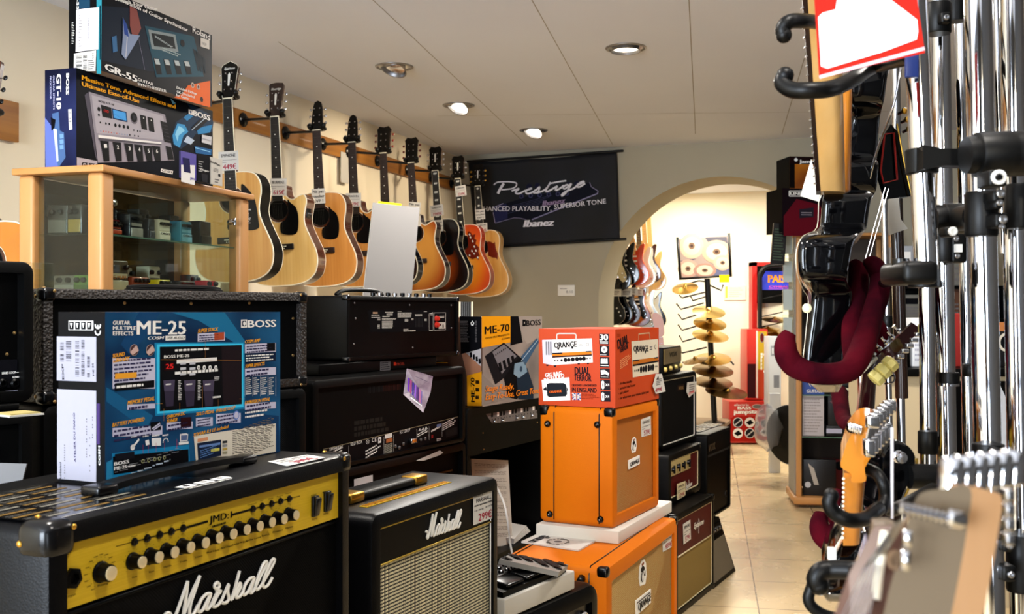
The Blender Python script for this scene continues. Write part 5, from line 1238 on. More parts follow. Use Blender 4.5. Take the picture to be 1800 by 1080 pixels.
def px_carton(pxc,Yc,z,ang,px_right,px_left,ytop,mats):
 c,W=corner(pxc,px_right,Yc,ang);a=Rd(ang)
 k_=(px_left-900)/F;D=(c.x-k_*c.y)/(math.cos(a)+k_*math.sin(a))
 Hh=CAMH-(ytop-HZ)/F*Yc-z
 b,M=carton((c.x,c.y,z),ang,W,D,Hh,mats);return b,M,W,D,Hh
mat('gt_black','040508',.45,noise=(4,'0b0e18',(1,1,1),2),spec=.04);mat('gt_side','0c0f26',.45,noise=(5,'2c3566',(1,1,1),2),spec=.08)
ztop_case=ZS+HS+.0008
b,MG1,Wg,Dg,Hg=px_carton(134,2.98,ztop_case,17.5,374,79,119,('gt_black','gt_side','carton_grey'))
f=front(b,MG1,eps=.0005);k=lambda x,y:(60+x/4.694,100+y/4.694)
f.txt('Massive Tone, Advanced Effects and',k(392,188),k(1162,428),8,YEL,3,bold=.05);f.txt('Ultimate Ease-of-Use',k(392,240),k(862,382),8,YEL,3,bold=.05)
SIL=ink('9a949e');SIL2=ink('7a7680')
f.poly([k(415,315),k(450,288),k(520,870),k(500,800)],ink('55505c'),1)
f.poly([k(450,288),k(1078,478),k(1155,855),k(525,875)],SIL,2);f.poly([k(470,315),k(1060,490),k(1075,560),k(1060,690),k(512,630)],ink('b4aeb6'),3)
f.txt('BOSS GT-10',k(528,372),k(655,405),3.4,BLK,4,bold=.03);f.poly([k(545,395),k(632,420),k(640,512),k(560,495)],BLK,4);f.poly([k(636,425),k(758,455),k(766,540),k(646,512)],ink('12305c'),4);f.poly([k(644,436),k(750,462),k(756,528),k(652,504)],ink('4aa4ec'),5)
f.txt('00',k(568,455),k(608,466),5,ink('b02020'),6,bold=.03);f.greek(*k(654,470),*k(750,500),3,ink('1a5aa8'),6,slope=-.25)
f.circ(k(820,510),.017,ink('77727c'),4);f.circ(k(818,500),.015,BLK,5);f.circ(k(818,500),.008,ink('22222a'),6)
for x,y in((868,476),(930,494)):f.poly([k(x,y),k(x+48,y+14),k(x+60,y+130),k(x+14,y+118)],BLK,4);f.circ(k(x+30,y+30),.0024,WH,5)
f.poly([k(1036,526),k(1092,545),k(1124,712),k(1070,700)],BLK,4);f.poly([k(1080,735),k(1128,745),k(1150,850),k(1102,850)],BLK,4)
for i in range(5):f.line(k(1046+i*6,560+i*30),k(1096+i*6,574+i*30),.0012,ink('44424a'),5)
for x,y,r in((530,432,.0065),(530,480,.004),(542,542,.003),(588,551,.0035),(616,555,.0035),(666,565,.0055),(700,570,.0055),(736,576,.0055),(770,582,.0055),(818,606,.003),(850,613,.003),(870,616,.003),(785,645,.003),(825,651,.003),(855,656,.003)):f.circ(k(x,y),r,BLK,4,n=12)
for i in range(11):f.circ(k(545+i*22,612+i*3.4),.0024,ink('c86a5a')if i in(1,2,3,4,6)else ink('8a98b8'),4,n=8)
f.poly([k(524,645),k(1046,706),k(1046,720),k(526,668)],WH,4);f.poly([k(524,668),k(1046,720),k(1046,728),k(526,690)],ink('55515a'),4)
for x,y,n in((540,692,'1'),(642,702,'2'),(738,712,'3'),(820,722,'4'),(896,732,'5'),(965,734,'6')):
 f.poly([k(x,y),k(x+70,y+6),k(x+78,862),k(x+30,864)],BLK,4);f.txt(n,k(x+38,y+60),k(x+52,y+60),7,WH,5,bold=.04)
f.poly([k(1130,665),k(1170,540),k(1255,480),k(1300,440),k(1260,385),k(1340,415),k(1440,470),k(1478,540),k(1470,620),k(1330,640),k(1290,700),k(1210,760),k(1150,730)],ink('0e2c48'),1)
f.poly([k(1140,650),k(1180,550),k(1240,560),k(1270,620),k(1230,650),k(1200,750),k(1150,720)],ink('3a94cc'),2);f.poly([k(1160,640),k(1190,570),k(1225,590),k(1240,610),k(1190,650),k(1180,700)],ink('8ad0f0'),3)
f.poly([k(1260,650),k(1320,690),k(1290,725),k(1230,700)],ink('b8c8dc'),3);f.poly([k(1230,500),k(1270,470),k(1310,490),k(1260,530)],ink('2a80b8'),2);f.poly([k(1340,600),k(1400,575),k(1470,560),k(1450,625),k(1350,640)],ink('2a80b8'),2)
f.poly([k(1290,590),k(1400,480),k(1460,500),k(1340,610)],ink('0a0a10'),4);f.line(k(1295,605),k(1420,495),.003,ink('a8b8c8'),5)
f.poly([k(1268,432),k(1302,440),k(1304,480),k(1270,472)],WH,5);f.circ(k(1286,457),.0045,ink('2a4870'),6);f.txt('BOSS',k(1308,484),k(1446,528),9.5,WH,5,bold=.05)
f.poly([k(1120,340),k(1166,385),k(1140,388)],ink('7ac0e0'),3);f.poly([k(1380,642),k(1460,660),k(1456,728),k(1378,706)],ink('c8c8cc'),5);f.greek(*k(1384,670),*k(1452,700),3,ink('8a8a90'),6)
f.poly([k(1320,735),k(1462,765),k(1458,812),k(1330,795)],ink('1c5c94'),3);f.line(k(1325,750),k(1450,785),.0025,ink('8cd0f4'),4)
f.poly([k(350,828),k(520,860),k(520,960),k(350,960)],ink('b4acb4'),2);f.txt('GUITAR',k(392,905),k(560,925),8,BLK,3,bold=.05)
f.poly([k(1046,922),k(1144,942),k(1140,970),k(1042,950)],WH,2);f.txt('COSM',k(1052,945),k(1134,962),3.6,BLK,3,bold=.04,shear=.2)
f=left(b,MG1,eps=.0005)
f.poly([k(95,930),k(90,500),k(180,620),k(200,925)],ink('5a6ab0'),1);f.poly([k(150,470),k(205,455),k(215,610),k(248,625),k(262,830),k(200,920),k(165,600)],ink('44608c'),2);f.poly([k(140,500),k(180,520),k(170,590),k(146,610)],BLK,3);f.poly([k(160,590),k(190,600),k(204,860),k(190,870)],ink('b8c4e0'),3)
for i in range(3):f.poly([k(212,640+i*45),k(244,636+i*45),k(246,670+i*45),k(216,676+i*45)],ink('6a90b8'),3)
f.txt('GT-10',k(188,148),k(188,430),10,WH,3,bold=.06);f.txt('BOSS',k(268,140),k(266,312),6,WH,3,bold=.05);f.txt('GUITAR EFFECTS',k(158,155),k(160,436),3.4,ink('a8a8c8'),3,bold=.03);f.txt('PROCESSOR',k(132,160),k(134,352),3.4,ink('a8a8c8'),3,bold=.03)
f.poly([k(284,434),k(312,432),k(318,600),k(292,605)],WH,3);barcode(f,*k(294,445),*k(312,595),BK,4,26,True)
tag(b.build('effects_carton',M=MG1),'dark effects-processor carton with yellow headline, lower of the two on the display cabinet','cardboard box')
zgt=ztop_case+Hg+.0008
b,MG2,Wu,Du,Hu=px_carton(177,3.02,zgt,17.5,372.5,121,-24,('gt_black','carton_black','carton_grey'))
f=front(b,MG2,eps=.0005);k=lambda x,y:(x/2,y/2)
f.txt('Roland',k(676,114),k(737,142),11,WH,3,bold=.02);f.txt('GR-55',k(368,245),k(480,290),12,WH,3,bold=.05);f.txt('GUITAR',k(483,284),k(538,302),5,WH,3,bold=.02);f.txt('SYNTHESIZER',k(483,300),k(584,326),5,WH,3,bold=.02)
f.txt('Unleash Your Guitar',k(400,0),k(552,40),7,WH,3,bold=.04);f.txt('Next Generation of Guitar Synthesizer',k(350,-28),k(658,112),7,WH,3,bold=.04)
f.poly([k(350,20),k(480,30),k(660,120),k(700,260),k(520,250),k(350,210)],ink('0c1a2c'),1)
f.poly([k(508,90),k(680,128),k(716,270),k(548,272)],ink('1a4a5c'),2);f.poly([k(520,104),k(615,122),k(626,184),k(532,172)],ink('8a9698'),3);f.poly([k(530,116),k(608,130),k(616,172),k(540,162)],ink('10181c'),4);f.greek(*k(542,132),*k(606,150),2,ink('c8d8d8'),5,slope=-.15)
for i in range(4):f.poly([k(538+35*i,204+3*i),k(558+35*i,206+3*i),k(568+35*i,262),k(550+35*i,262)],BLK,3);f.poly([k(540+35*i,206+3*i),k(556+35*i,208+3*i),k(562+35*i,228+2*i),k(546+35*i,226+2*i)],ink('b8c0c0'),4)
f.circ(k(640,152),.011,BLK,4);f.greek(*k(568,180),*k(650,196),2,ink('a8b8b8'),4)
for i in range(4):f.poly([k(676+10*i,170+8*i),k(690+10*i,180+8*i),k(700+8*i,250+3*i),k(694+8*i,250)],ink('10202a'),3)
f.poly([k(455,20),k(480,35),k(495,100),k(470,150),k(455,90)],ink('8a4a44'),3);f.poly([k(430,60),k(455,120),k(490,125),k(470,160),k(440,210),k(425,190),k(430,130)],ink('8898b8'),4);f.poly([k(430,62),k(445,90),k(450,130),k(435,120)],ink('2a4a9a'),5);f.line(k(445,130),k(440,200),.003,ink('d8d8e0'),5)
f.poly([k(392,130),k(408,125),k(412,180),k(396,185)],ink('3a6a98'),3);f.line(k(480,100),k(508,245),.0015,ink('8888a0'),2)
f.poly([k(738,284),k(738,378),k(610,342),k(640,330),k(660,300)],ink('e4641c'),2)
f.txt('Divided Pickup',k(620,312),k(690,334),4.5,WH,3,bold=.03);f.txt('GK-3 Included',k(620,326),k(682,346),4.5,WH,3,bold=.03);f.txt('for Guitar',k(618,338),k(664,352),4.5,WH,3,bold=.03)
for x in(676,696):f.circ(k(x,300+(x-676)*.3),.009,ink('c8b8a8'),3);f.circ(k(x,300+(x-676)*.3),.005,ink('6a3020'),4)
f.circ(k(708,350),.0085,ink('2a1a14'),3)
f.poly([k(704,132),k(735,142),k(735,174),k(704,164)],ink('d8d4cc'),3);f.greek(*k(708,146),*k(732,166),3,GREYI,4)
f=left(b,MG2,eps=.0005);k=lambda x,y:(x/3.6,y/3.6)
f.poly([k(612,-100),k(645,-100),k(640,468),k(612,466)],ink('2a8090'),1);f.poly([k(484,62),k(628,45),k(624,312),k(480,330)],ink('d8d4d8'),2);f.poly([k(470,340),k(610,318),k(606,450),k(468,452)],ink('d8d4cc'),2)
barcode(f,*k(484,350),*k(520,440),BK,3,22,True);barcode(f,*k(528,345),*k(552,440),BK,3,22,True);f.txt('230',k(585,335),k(585,372),3.4,BK,3);f.greek(*k(560,380),*k(600,440),5,BK,3)
f.txt('ATELIER DU PIANO',k(560,110),k(560,250),2.4,ink('4a4658'),3);f.greek(*k(500,90),*k(522,300),12,GREYI,3,ragged=.7,fill=.2);f.txt('GR-55',k(486,-70),k(486,60),5,WH,2,bold=.03);f.poly([k(500,-60),k(570,-60),k(570,50),k(500,56)],ink('1a3c54'),1)
f.greek(*k(455,140),*k(474,280),14,WH,2,ragged=.6,fill=.3)
tag(b.build('effects_carton',M=MG2),'black guitar-synthesizer carton, upper of the two above the display cabinet','cardboard box')
def small_box(pxc,Yc,pxr,pxl,yt,mats,label,draw,ang=17.5):
 b,M,W,D,Hh=px_carton(pxc,Yc,ztop_case,ang,pxr,pxl,yt,mats);draw(b,M);tag(b.build('pedal_carton',M=M),label,'cardboard box','small cartons on the display cabinet')
 return M
k3=lambda x,y:(60+x/4.694,100+y/4.694)
def d1(b,M):
 f=front(b,M,eps=.0004);f.poly([k3(1212,890),k3(1325,895),k3(1325,1060),k3(1212,1030)],WH,1);f.poly([k3(1225,830),k3(1280,840),k3(1290,960),k3(1235,950)],ink('10104a'),2);f.txt('jam',k3(1285,1010),k3(1320,1018),5,ink('4030a0'),3,bold=.03)
small_box(318,3.18,345,315,265,(mat('purple_card','46389c',.4),mat('purple_dark','231c4a',.4),'carton_grey'),'small purple and white pedal carton at the right of the display cabinet',d1)
def d2(b,M):
 f=front(b,M,eps=.0004);f.greek(*k3(1355,850),*k3(1400,960),5,ink('a8a8a8'),1);f.txt('Looper',k3(1372,935),k3(1442,955),4,WH,2,bold=.03,shear=.2);f.poly([k3(1380,960),k3(1430,975),k3(1430,1040),k3(1385,1030)],ink('1a1a22'),1)
small_box(347,3.27,369,345,272,('gt_black','gt_black','carton_grey'),'small black pedal carton between the purple and the white one',d2)
def d3(b,M):
 f=front(b,M,eps=.0004);f.txt('JamMan',k3(1448,868),k3(1532,905),4.5,BK,1,bold=.02,shear=.2);f.greek(*k3(1480,910),*k3(1535,960),3,GREYI,1,slope=-.1);f.poly([k3(1518,965),k3(1536,970),k3(1536,992),k3(1518,988)],BK,1);f.greek(*k3(1490,1000),*k3(1530,1050),2,GREYI,1)
small_box(371,3.34,391,369,276,('carton_white','carton_white','carton_white'),'small white pedal carton, rightmost on the display cabinet',d3)
# acoustic guitars on the wall
def half(pts):return[(x,-z)for x,z in pts]
BODY=[(0,.335),(.06,.334),(.115,.345),(.143,.385),(.147,.43),(.139,.475),(.134,.51),(.140,.55),(.165,.61),(.190,.67),(.196,.725),(.180,.785),(.135,.822),(.07,.838),(0,.841)]
def body_outline(cut=False,wide=1.0,rnd=0):
 L=[(-x*wide,z)for x,z in BODY][::-1]
 R=[(x*wide,z)for x,z in BODY]
 if cut:R=[(0,.335),(.030,.336),(.034,.36),(.045,.395),(.075,.412),(.11,.395),(.138,.392),(.150,.425),(.139,.475),(.134,.51)]+[(x*wide,z)for x,z in BODY[7:]]
 o=spline([(x,-z)for x,z in R[:-1]]+[(x,-z)for x,z in L[:-1]],4,True)
 return o
def arc_pts(cx,cz,r0,r1,n=28):return[(cx+r0*math.cos(2*PI*k/n),cz+r1*math.sin(2*PI*k/n))for k in range(n)]
mat('string_metal','4e4a42',.4,metal=.8)
HEADS={'open':[(-.026,0),(-.034,.03),(-.038,.09),(-.044,.15),(-.034,.165),(-.020,.172),(0,.182),(.020,.172),(.034,.165),(.044,.15),(.038,.09),(.034,.03),(.026,0)],'flare':[(-.024,0),(-.030,.03),(-.039,.165),(-.034,.176),(0,.180),(.034,.176),(.039,.165),(.030,.03),(.024,0)],'narrow':[(-.024,0),(-.033,.025),(-.026,.13),(-.018,.158),(0,.168),(.018,.158),(.026,.13),(.033,.025),(.024,0)],'gib':[(-.026,0),(-.040,.03),(-.042,.13),(-.046,.155),(-.030,.175),(0,.168),(.030,.175),(.046,.155),(.042,.13),(.040,.03),(.026,0)],}
def guitar(px,py,Y,lean,yaw,label,top='spruce',side='mahogany_dark',cut=False,head='flare',guard=None,guard_m='black_plastic',board='ebony',inlay='dot',binding='bone',wide=1.0,peg='chrome_soft',depth=.105,rosette='mahogany',neck='mahogany',tags=(),preamp=False,scale=1.0,headm='black_gloss',logo=None,pickmark=False):
 M=Matrix.Translation(P(px,py,Y))@Matrix.Rotation(Rd(yaw),4,'Z')@Matrix.Rotation(Rd(lean),4,'Y')
 T=thing('acoustic_guitar',label,'guitar',M=M,group='acoustic guitars on the left wall')
 o=body_outline(cut,wide)
 b=MB()
 i1=inset(o,.0045)
 b.loft([[(x,0,z)for x,z in i1],[(x,-.0006,z)for x,z in o],[(x,.005,z)for x,z in o],[(x,.0055,z)for x,z in o],[(x,depth-.005,z)for x,z in o],[(x,depth,z)for x,z in o],[(x,depth,z)for x,z in i1]],[binding,binding,side,side,binding,side],False,True)
 b.add([(x,0,z)for x,z in i1],[tuple(range(len(i1)))],top)
 body=b.build('body',T)
 cz=-.462
 b=MB();b.add([(x,-.0016,z)for x,z in arc_pts(0,cz,.049,.049)],[tuple(range(28))],'black_matte')
 for r0,r1,m in((.049,.052,'ebony'),(.052,.061,rosette),(.061,.063,binding)):
  a=arc_pts(0,cz,r0,r0);c=arc_pts(0,cz,r1,r1);b.add([(x,-.0014,z)for x,z in a]+[(x,-.0012,z)for x,z in c],[(k,(k+1)%28,28+(k+1)%28,28+k)for k in range(28)],m)
 b.build('sound_hole',T)
 if guard:
  if guard=='tear':g=[(.050,-.415),(.066,-.43),(.092,-.455),(.104,-.50),(.100,-.56),(.085,-.585),(.045,-.588),(.010,-.575),(.008,-.530),(.035,-.51),(.052,-.48)]
  elif guard=='big':g=[(.050,-.395),(.085,-.42),(.115,-.47),(.128,-.56),(.125,-.600),(.06,-.605),(-.02,-.598),(-.015,-.55),(.02,-.525),(.052,-.49)]
  elif guard=='bird':g=[(.045,-.40),(.055,-.385),(.070,-.395),(.080,-.415),(.105,-.410),(.095,-.44),(.11,-.455),(.100,-.48),(.125,-.51),(.118,-.54),(.130,-.575),(.115,-.570),(.118,-.60),(.098,-.58),(.07,-.59),(.04,-.57),(.02,-.56),(.008,-.53),(.045,-.50)]
  elif guard=='wing':g=[(.050,-.42),(.075,-.425),(.095,-.44),(.108,-.43),(.112,-.48),(.125,-.52),(.120,-.565),(.108,-.55),(.08,-.545),(.05,-.53),(.05,-.50)]
  g2=spline(g,4,True)if guard in('tear','big')else g
  b=MB();b.prism(g2,-.0028,-.0012,guard_m)
  if guard=='bird':
   for x,z in((.065,-.43),(.08,-.46),(.09,-.50),(.10,-.53),(.07,-.53),(.05,-.56),(.11,-.58),(.06,-.41),(.085,-.55)):
    b.prism([(x-.006,z),(x,z+.009),(x+.007,z-.002),(x+.002,z-.010)],-.0034,-.0028,'pearl')
  if pickmark:
   f=Face(b,M,(0,-.0028,0),X_,Z_,.0004);f.txt('EPIPHONE',(.055,-.515),(.095,-.515),.006,WH,1,False,bold=.03);f.greek(.055,-.575,.098,-.525,7,WH,1,False,fill=.3)
  b.build('pickguard',T)
 b=MB();b.rbox(-.075,-.011,-.662,.075,-.0005,-.632,.004,board);b.box(-.037,-.014,-.646,.037,-.011,-.643,'bone')
 for i in range(6):b.sphere((-.026+.0104*i,-.012,-.655),.0028,'bone',6)
 b.build('bridge',T)
 b=MB();L=[]
 for z,w,t in((.0,.0215,.020),(-.12,.0235,.021),(-.28,.026,.023),(-.315,.027,.030),(-.337,.028,.075)):
  L.append([(w*math.cos(PI*k/8),-.003+t*math.sin(PI*k/8),z)for k in range(9)])
 b.loft(L,neck,True,True);b.build('neck',T)
 b=MB();fb=[(-.0215,0),(.0215,0),(.0285,-.415),(-.0285,-.415)]
 b.prism(fb[::-1],-.009,-.0028,board);
 if binding!='bone' or inlay=='block' or True:
  for s in(-1,1):b.add([(s*.0215,-.0092,0),(s*.0225,-.0092,0),(s*.0295,-.0092,-.415),(s*.0285,-.0092,-.415),(s*.0225,-.003,0),(s*.0295,-.003,-.415)],[(0,1,2,3),(1,4,5,2)],binding if inlay!='dotplain' else board)
 for n in range(1,20):
  z=-.645*(1-2**(-n/12));w=.0215+.007*(-z/.415);b.box(-w,-.0098,z-.0005,w,-.009,z+.0005,'string_metal')
 for n in(3,5,7,9,12,15)if 'dot' in inlay else(1,3,5,7,9,12,15):
  z=-.645*(1-(2**(-n/12)+2**(-(n-1)/12))/2)
  if 'dot' in inlay:b.add([(x,-.0094,zz_)for x,zz_ in arc_pts(0,z,.0032,.0032,10)],[tuple(range(10))],'pearl')
  elif inlay=='block':
   for dx in(-.006,.006):b.add([(dx-.007,-.0094,z-.006),(dx+.004,-.0094,z-.006),(dx+.007,-.0094,z+.006),(dx-.004,-.0094,z+.006)],[(0,1,2,3)],'pearl')
  else:b.add([(-.012,-.0094,z),(0,-.0094,z+.008),(.012,-.0094,z),(0,-.0094,z-.008)],[(0,1,2,3)],'pearl')
 b.build('fingerboard',T)
 b=MB();b.box(-.0215,-.0115,0,.0215,0,.005,'bone');b.build('nut',T)
 HT=Matrix.Translation((0,0,.004))@Matrix.Rotation(Rd(-12),4,'X')
 b=MB();b.M=HT;h=HEADS[head];b.prism(h[::-1],-.004,.0,headm);b.prism(inset(h[::-1],.0005),.0,.012,neck)
 if head in('open',):
  q=inset(h[::-1],.002);n_=len(q)
  b.add([(x,-.0042,z)for x,z in h[::-1]]+[(x,-.0043,z)for x,z in q],[(k,(k+1)%n_,n_+(k+1)%n_,n_+k)for k in range(n_)],binding)
 f=Face(b,M,(0,-.0045,0),X_,Z_,.0004);b.M=HT
 if logo:f.txt(logo,(-.026,.140),(.026,.140),.012,'pearl',1,False,shear=.3,bold=.02)
 if inlay!='dotplain':f.poly([(-.004,.06),(.004,.06),(.006,.115),(0,.125),(-.006,.115)],'pearl',1,False)
 b.build('headstock',T)
 for s in(-1,1):
  for i in range(3):
   z=.040+.040*i;w={'open':.036,'flare':.033,'narrow':.030,'gib':.041}[head]+(.002*i if head=='flare' else-.002*i if head=='narrow' else 0)
   b=MB();b.M=HT;b.cyl((s*.016,-.003,z),(s*.016,-.011,z),.0035,'chrome_soft',8);b.cyl((s*(w-.004),.006,z),(s*(w+.010),.006,z),.0018,'chrome_soft',6)
   b.sphere((s*(w+.016),.006,z),.0085,peg,10,(1,.45,1));b.build('tuning_peg',T)
 b=MB()
 for i in range(6):
  x0=-.017+.0068*i;x1=-.026+.0104*i;b.tube([(x0,-.0125,.002),(x1,-.0145,-.645)],.0003,'string_metal',4,caps=False)
 b.build('strings',T,label='six steel strings');bpy.data.objects[-1]if 0 else None
 if preamp:
  b=MB();b.M=Matrix.Translation((.140,.045,-.47));b.rbox(-.006,-.03,-.035,.003,.03,.035,.002,'black_plastic')
  for i in range(3):b.sphere((.004,-.015+.015*i,-.015),.005,'steel',6)
  b.build('preamp',T)
 for(dx,z,w,hh,rws,ang)in tags:
  b=MB();b.M=Matrix.Translation((dx,-.017,z))@Matrix.Rotation(Rd(ang),4,'Y');b.box(-w/2,-.0006,-hh/2,w/2,.0006,hh/2,'paper')
  f=Face(b,M,(0,-.0006,0),X_,Z_,.0004)
  for t,v,h_,c,u0,u1 in rws:
   y=hh/2-v*hh;xa=-w/2+u0*w;xb=-w/2+u1*w
   if t=='#':f.greek(xa,y,xb,y+h_*hh,1,c,1,False,ragged=.1)
   else:f.txt(t,(xa,y),(xb,y),h_*hh,c,1,False,bold=.03)
  b.build('price_tag',T,label='white price tag')
 return T,M
NP=[('Ne pas',.28,.20,BK,.1,.9),('toucher',.60,.20,BK,.05,.95),('SVP !',.92,.20,BK,.16,.84)]
spec_=[(401,174.5,4.80,-2.2,-12,dict(label='natural acoustic guitar tagged 449 euros, nearest on the wall beside the showcase',top='spruce',head='open',guard='big',pickmark=True,logo='Epiphone',peg='chrome_soft',tags=[(.0,-.285,.098,.088,rows('EPIPHONE','449€'),0)],side='black_satin')),(483.5,206.5,5.22,-2.4,-12,dict(label='pale cutaway acoustic guitar tagged 615 euros',top='spruce_pale',cut=True,head='flare',guard='tear',logo='Blueridge',tags=[(.01,-.35,.088,.086,rows('BLUERIDGE','615€'),3)],preamp=True,headm='mahogany_dark',side='mahogany')),(557,230,5.65,-2.6,-12,dict(label='glossy reddish-topped acoustic guitar with a do-not-touch card, third from the left',top='spruce_red',head='narrow',guard='tear',inlay='dotplain',board='rosewood',tags=[(.0,-.355,.076,.08,NP,0)],side='mahogany')),(619,251,6.10,-2.4,-13,dict(label='cutaway acoustic guitar tagged 749 euros, left of the leaning grey panel',top='spruce_red',cut=True,head='narrow',guard='tear',inlay='dotplain',board='rosewood',tags=[(.0,-.335,.095,.078,rows('SEAGULL','749€'),3)],side='mahogany')),(674,270,6.55,-2.4,-14,dict(label='dark-bodied acoustic guitar almost hidden behind the leaning grey panel',top='mahogany_dark',head='gib',inlay='dotplain',board='rosewood',peg='cherry',side='black_gloss')),(723,287,6.90,-3.2,-14,dict(label='cutaway acoustic guitar with a tilted do-not-touch card, right of the grey panel',top=None,cut=True,head='gib',inlay='dotplain',board='rosewood',peg='cherry',tags=[(.01,-.30,.085,.08,NP,9),(.02,-.385,.06,.07,[],0)],side='mahogany_dark')),(765,301,7.25,-3.6,-15,dict(label='dark sunburst acoustic guitar tagged 1949 euros',top=None,head='gib',inlay='block',guard='tear',tags=[(.0,-.275,.095,.076,rows('GIBSON','1949€'),-3),(.0,-.38,.078,.078,NP,2)],side='black_gloss',wide=1.0)),(805,315,7.62,-4.0,-15,dict(label='orange sunburst acoustic guitar with ornate pickguard, tagged 2249 euros',top=None,head='gib',inlay='block',guard='bird',guard_m='cherry',tags=[(.02,-.09,.082,.076,rows('GIBSON','2249€'),-4)],side=None,wide=1.0)),(840,328,7.95,-3.6,-15,dict(label='natural acoustic guitar with dark red pickguard, farthest, in front of the banner',top='spruce',head='gib',inlay='dia',guard='wing',guard_m='cherry',peg='gold',tags=[(.01,-.215,.075,.075,NP,0),(.02,-.315,.08,.065,rows('GIBSON','1990€'),0)],side='maple')),]
burst('amber_burst',(0,-.6),(.24,.32),[(0,'d89a4a'),(.5,'c98a3c'),(.8,'9a4a18'),(1,'3a1408')])
burst('black_burst',(.0,-.66),(.25,.33),[(0,'b8691a'),(.3,'8a3a10'),(.55,'1c0c06'),(1,'060404')])
burst('cherry_burst',(0,-.62),(.24,.33),[(0,'f0b050'),(.45,'e88a24'),(.75,'d0501a'),(1,'b02c10')])
burst('cherry_side',(0,-.62),(.3,.5),[(0,'c8601a'),(.5,'b8401a'),(1,'7a2410')])
spec_[5][5]['top']='amber_burst';spec_[6][5]['top']='black_burst';spec_[7][5]['top']='cherry_burst';spec_[7][5]['side']='cherry_side'
Wi=ROOM.inverted()
def hanger_at(pt,plate_px,label,ylocal=None,top_z=None):
 """wall disc and arm ending in a padded yoke under the headstock at world point pt"""
 T=thing('guitar_hanger',label,'guitar hanger',M=ROOM,group='guitar hangers on the pine rail')
 q=Wi@pt;yl=ylocal(q)if ylocal else q.y
 k_=(plate_px-900)/F;o=ROOM@Vector((.026,0,0));d=A3
 s_=(k_*o.y-o.x)/(d.x-k_*d.y);y_=s_;z_=top_z if top_z is not None else 2.305
 base=Vector((.026,y_,z_));tip=q+Vector((0,0,0))
 b=MB();b.lathe(base,(1,0,0),[(.037,0),(.037,.006),(.030,.012),(.012,.016),(.010,.03)],'black_plastic',24);b.sphere(base+Vector((.008,0,.02)),.004,'steel',6);b.build('wall_plate',T)
 b=MB();b.tube([base+Vector((.01,0,0)),tip+Vector((-.012,.02,-.01))],.0075,'black_metal',10);b.build('arm',T)
 R=Wi.to_3x3()@P_M.to_3x3()
 U=R@Vector((1,0,0));Yv_=R@Vector((0,1,0));Zv=Vector((0,0,1))
 for s in(-1,1):
  b=MB();path=[tip+Yv_*.022,tip+U*s*.032+Yv_*.02,tip+U*s*.038-Yv_*.008+Zv*.002,tip+U*s*.040-Yv_*.018+Zv*.014]
  b.tube(spline([tuple(p)for p in path],4),.0105,'black_rubber',8);b.sphere(path[-1],.014,'black_rubber',10);b.build('yoke_arm',T)
plates=[345,427,501.5,567,612,663,716,757,793]
for(px,py,Y,ln,yaw,kw),pp in zip(spec_,plates):
 T_,M_=guitar(px,py,Y,ln,yaw,**kw);P_M=M_
 hanger_at(M_@Vector((0,.012,.012)),pp,'black padded guitar hanger holding the '+{401:'guitar nearest the showcase',483.5:'guitar tagged 615 euros',557:'glossy reddish guitar',619:'guitar tagged 749 euros',674:'guitar behind the grey panel',723:'guitar with the tilted card',765:'dark sunburst guitar',805:'orange sunburst guitar',840:'farthest wall guitar'}[px],top_z=2.30)
M_=Matrix.Translation(P(-24,203,3.3))@Matrix.Rotation(Rd(25),4,'Z')@Matrix.Rotation(Rd(-3),4,'Y')
Tq,_=guitar(-26,203,3.3,-2,-14,'guitar cut off by the left edge, only pegs and body corner showing',top='maple_amber',head='flare',neck='mahogany',headm='mahogany',side='mahogany',peg='black_plastic')
Tq['group']='acoustic guitars on the left wall'
P_M=_;hanger_at(_@Vector((0,.012,.012)),-40,'black padded hanger at the left edge holding the half-hidden guitar',top_z=2.03)
pts=[(692,357),(735,368),(722,520),(636,520)]
zc_=1.345
bl=atz(636,521,1.352)if 0 else None
q0=P(637,522,4.45);q1=P(722,524,4.62);q2=P(736,366,4.75);q3=P(655,357,4.58)
b=MB();n=(q1-q0).cross(q3-q0).normalized()*.006
b.add([q0,q1,q2,q3,q0+n,q1+n,q2+n,q3+n],[(0,1,2,3),(7,6,5,4)],'grey_board');b.add([q0,q1,q2,q3,q0+n,q1+n,q2+n,q3+n],[(0,4,5,1),(1,5,6,2),(2,6,7,3),(3,7,4,0)],'white_plastic')
tag(b.build('grey_panel'),'tall light-grey panel with white edge leaning before the wall guitars','panel')
b=MB();d=(q2-q3);up=(q3-q0).normalized()
a0=q3+d*.12-n*.4-up*.01;b.add([a0,a0+d*.5,a0+d*.5+up*.022,a0+up*.022],[(0,1,2,3)],ink('f0dc10'));tag(b.build('sticky_note'),'yellow note sticking up behind the top of the grey panel','note')
b=MB();a0=q0+(q1-q0)*.86-n*.25+up*.004;b.add([a0,a0+d*.16,a0+d*.16+up*.05,a0+up*.05],[(0,1,2,3)],ink('c9a9a0'));tag(b.build('small_label'),'small pinkish label at the foot of the tall grey panel','label')
c=ROOM@Vector((.03,-2.15,2.22));k_=(606-900)/F
o=ROOM@Vector((.028,0,0));s_=(k_*o.y-o.x)/(A3.x-k_*A3.y)
b=MB();b.box(.026,s_-.05,2.10,.028,s_+.05,2.29,'paper_grey');tag(b.build('pinned_card',M=ROOM),'small pale card pinned to the pine rail between two hangers','card')
pn=P(819,545,5.9)
b=MB();b.box(-.05,0,-.2,.05,.02,.06,'ebony');f=Face(b,Matrix.Translation(pn),(0,0,0),X_,Z_,.0005)
for x in(-.052,.04):b.box(x,-.002,-.2,x+.012,.022,.06,'bone')
for i in range(6):b.box(-.04+.014*i,-.003,-.2,-.038+.014*i,-.001,.06,'steel')
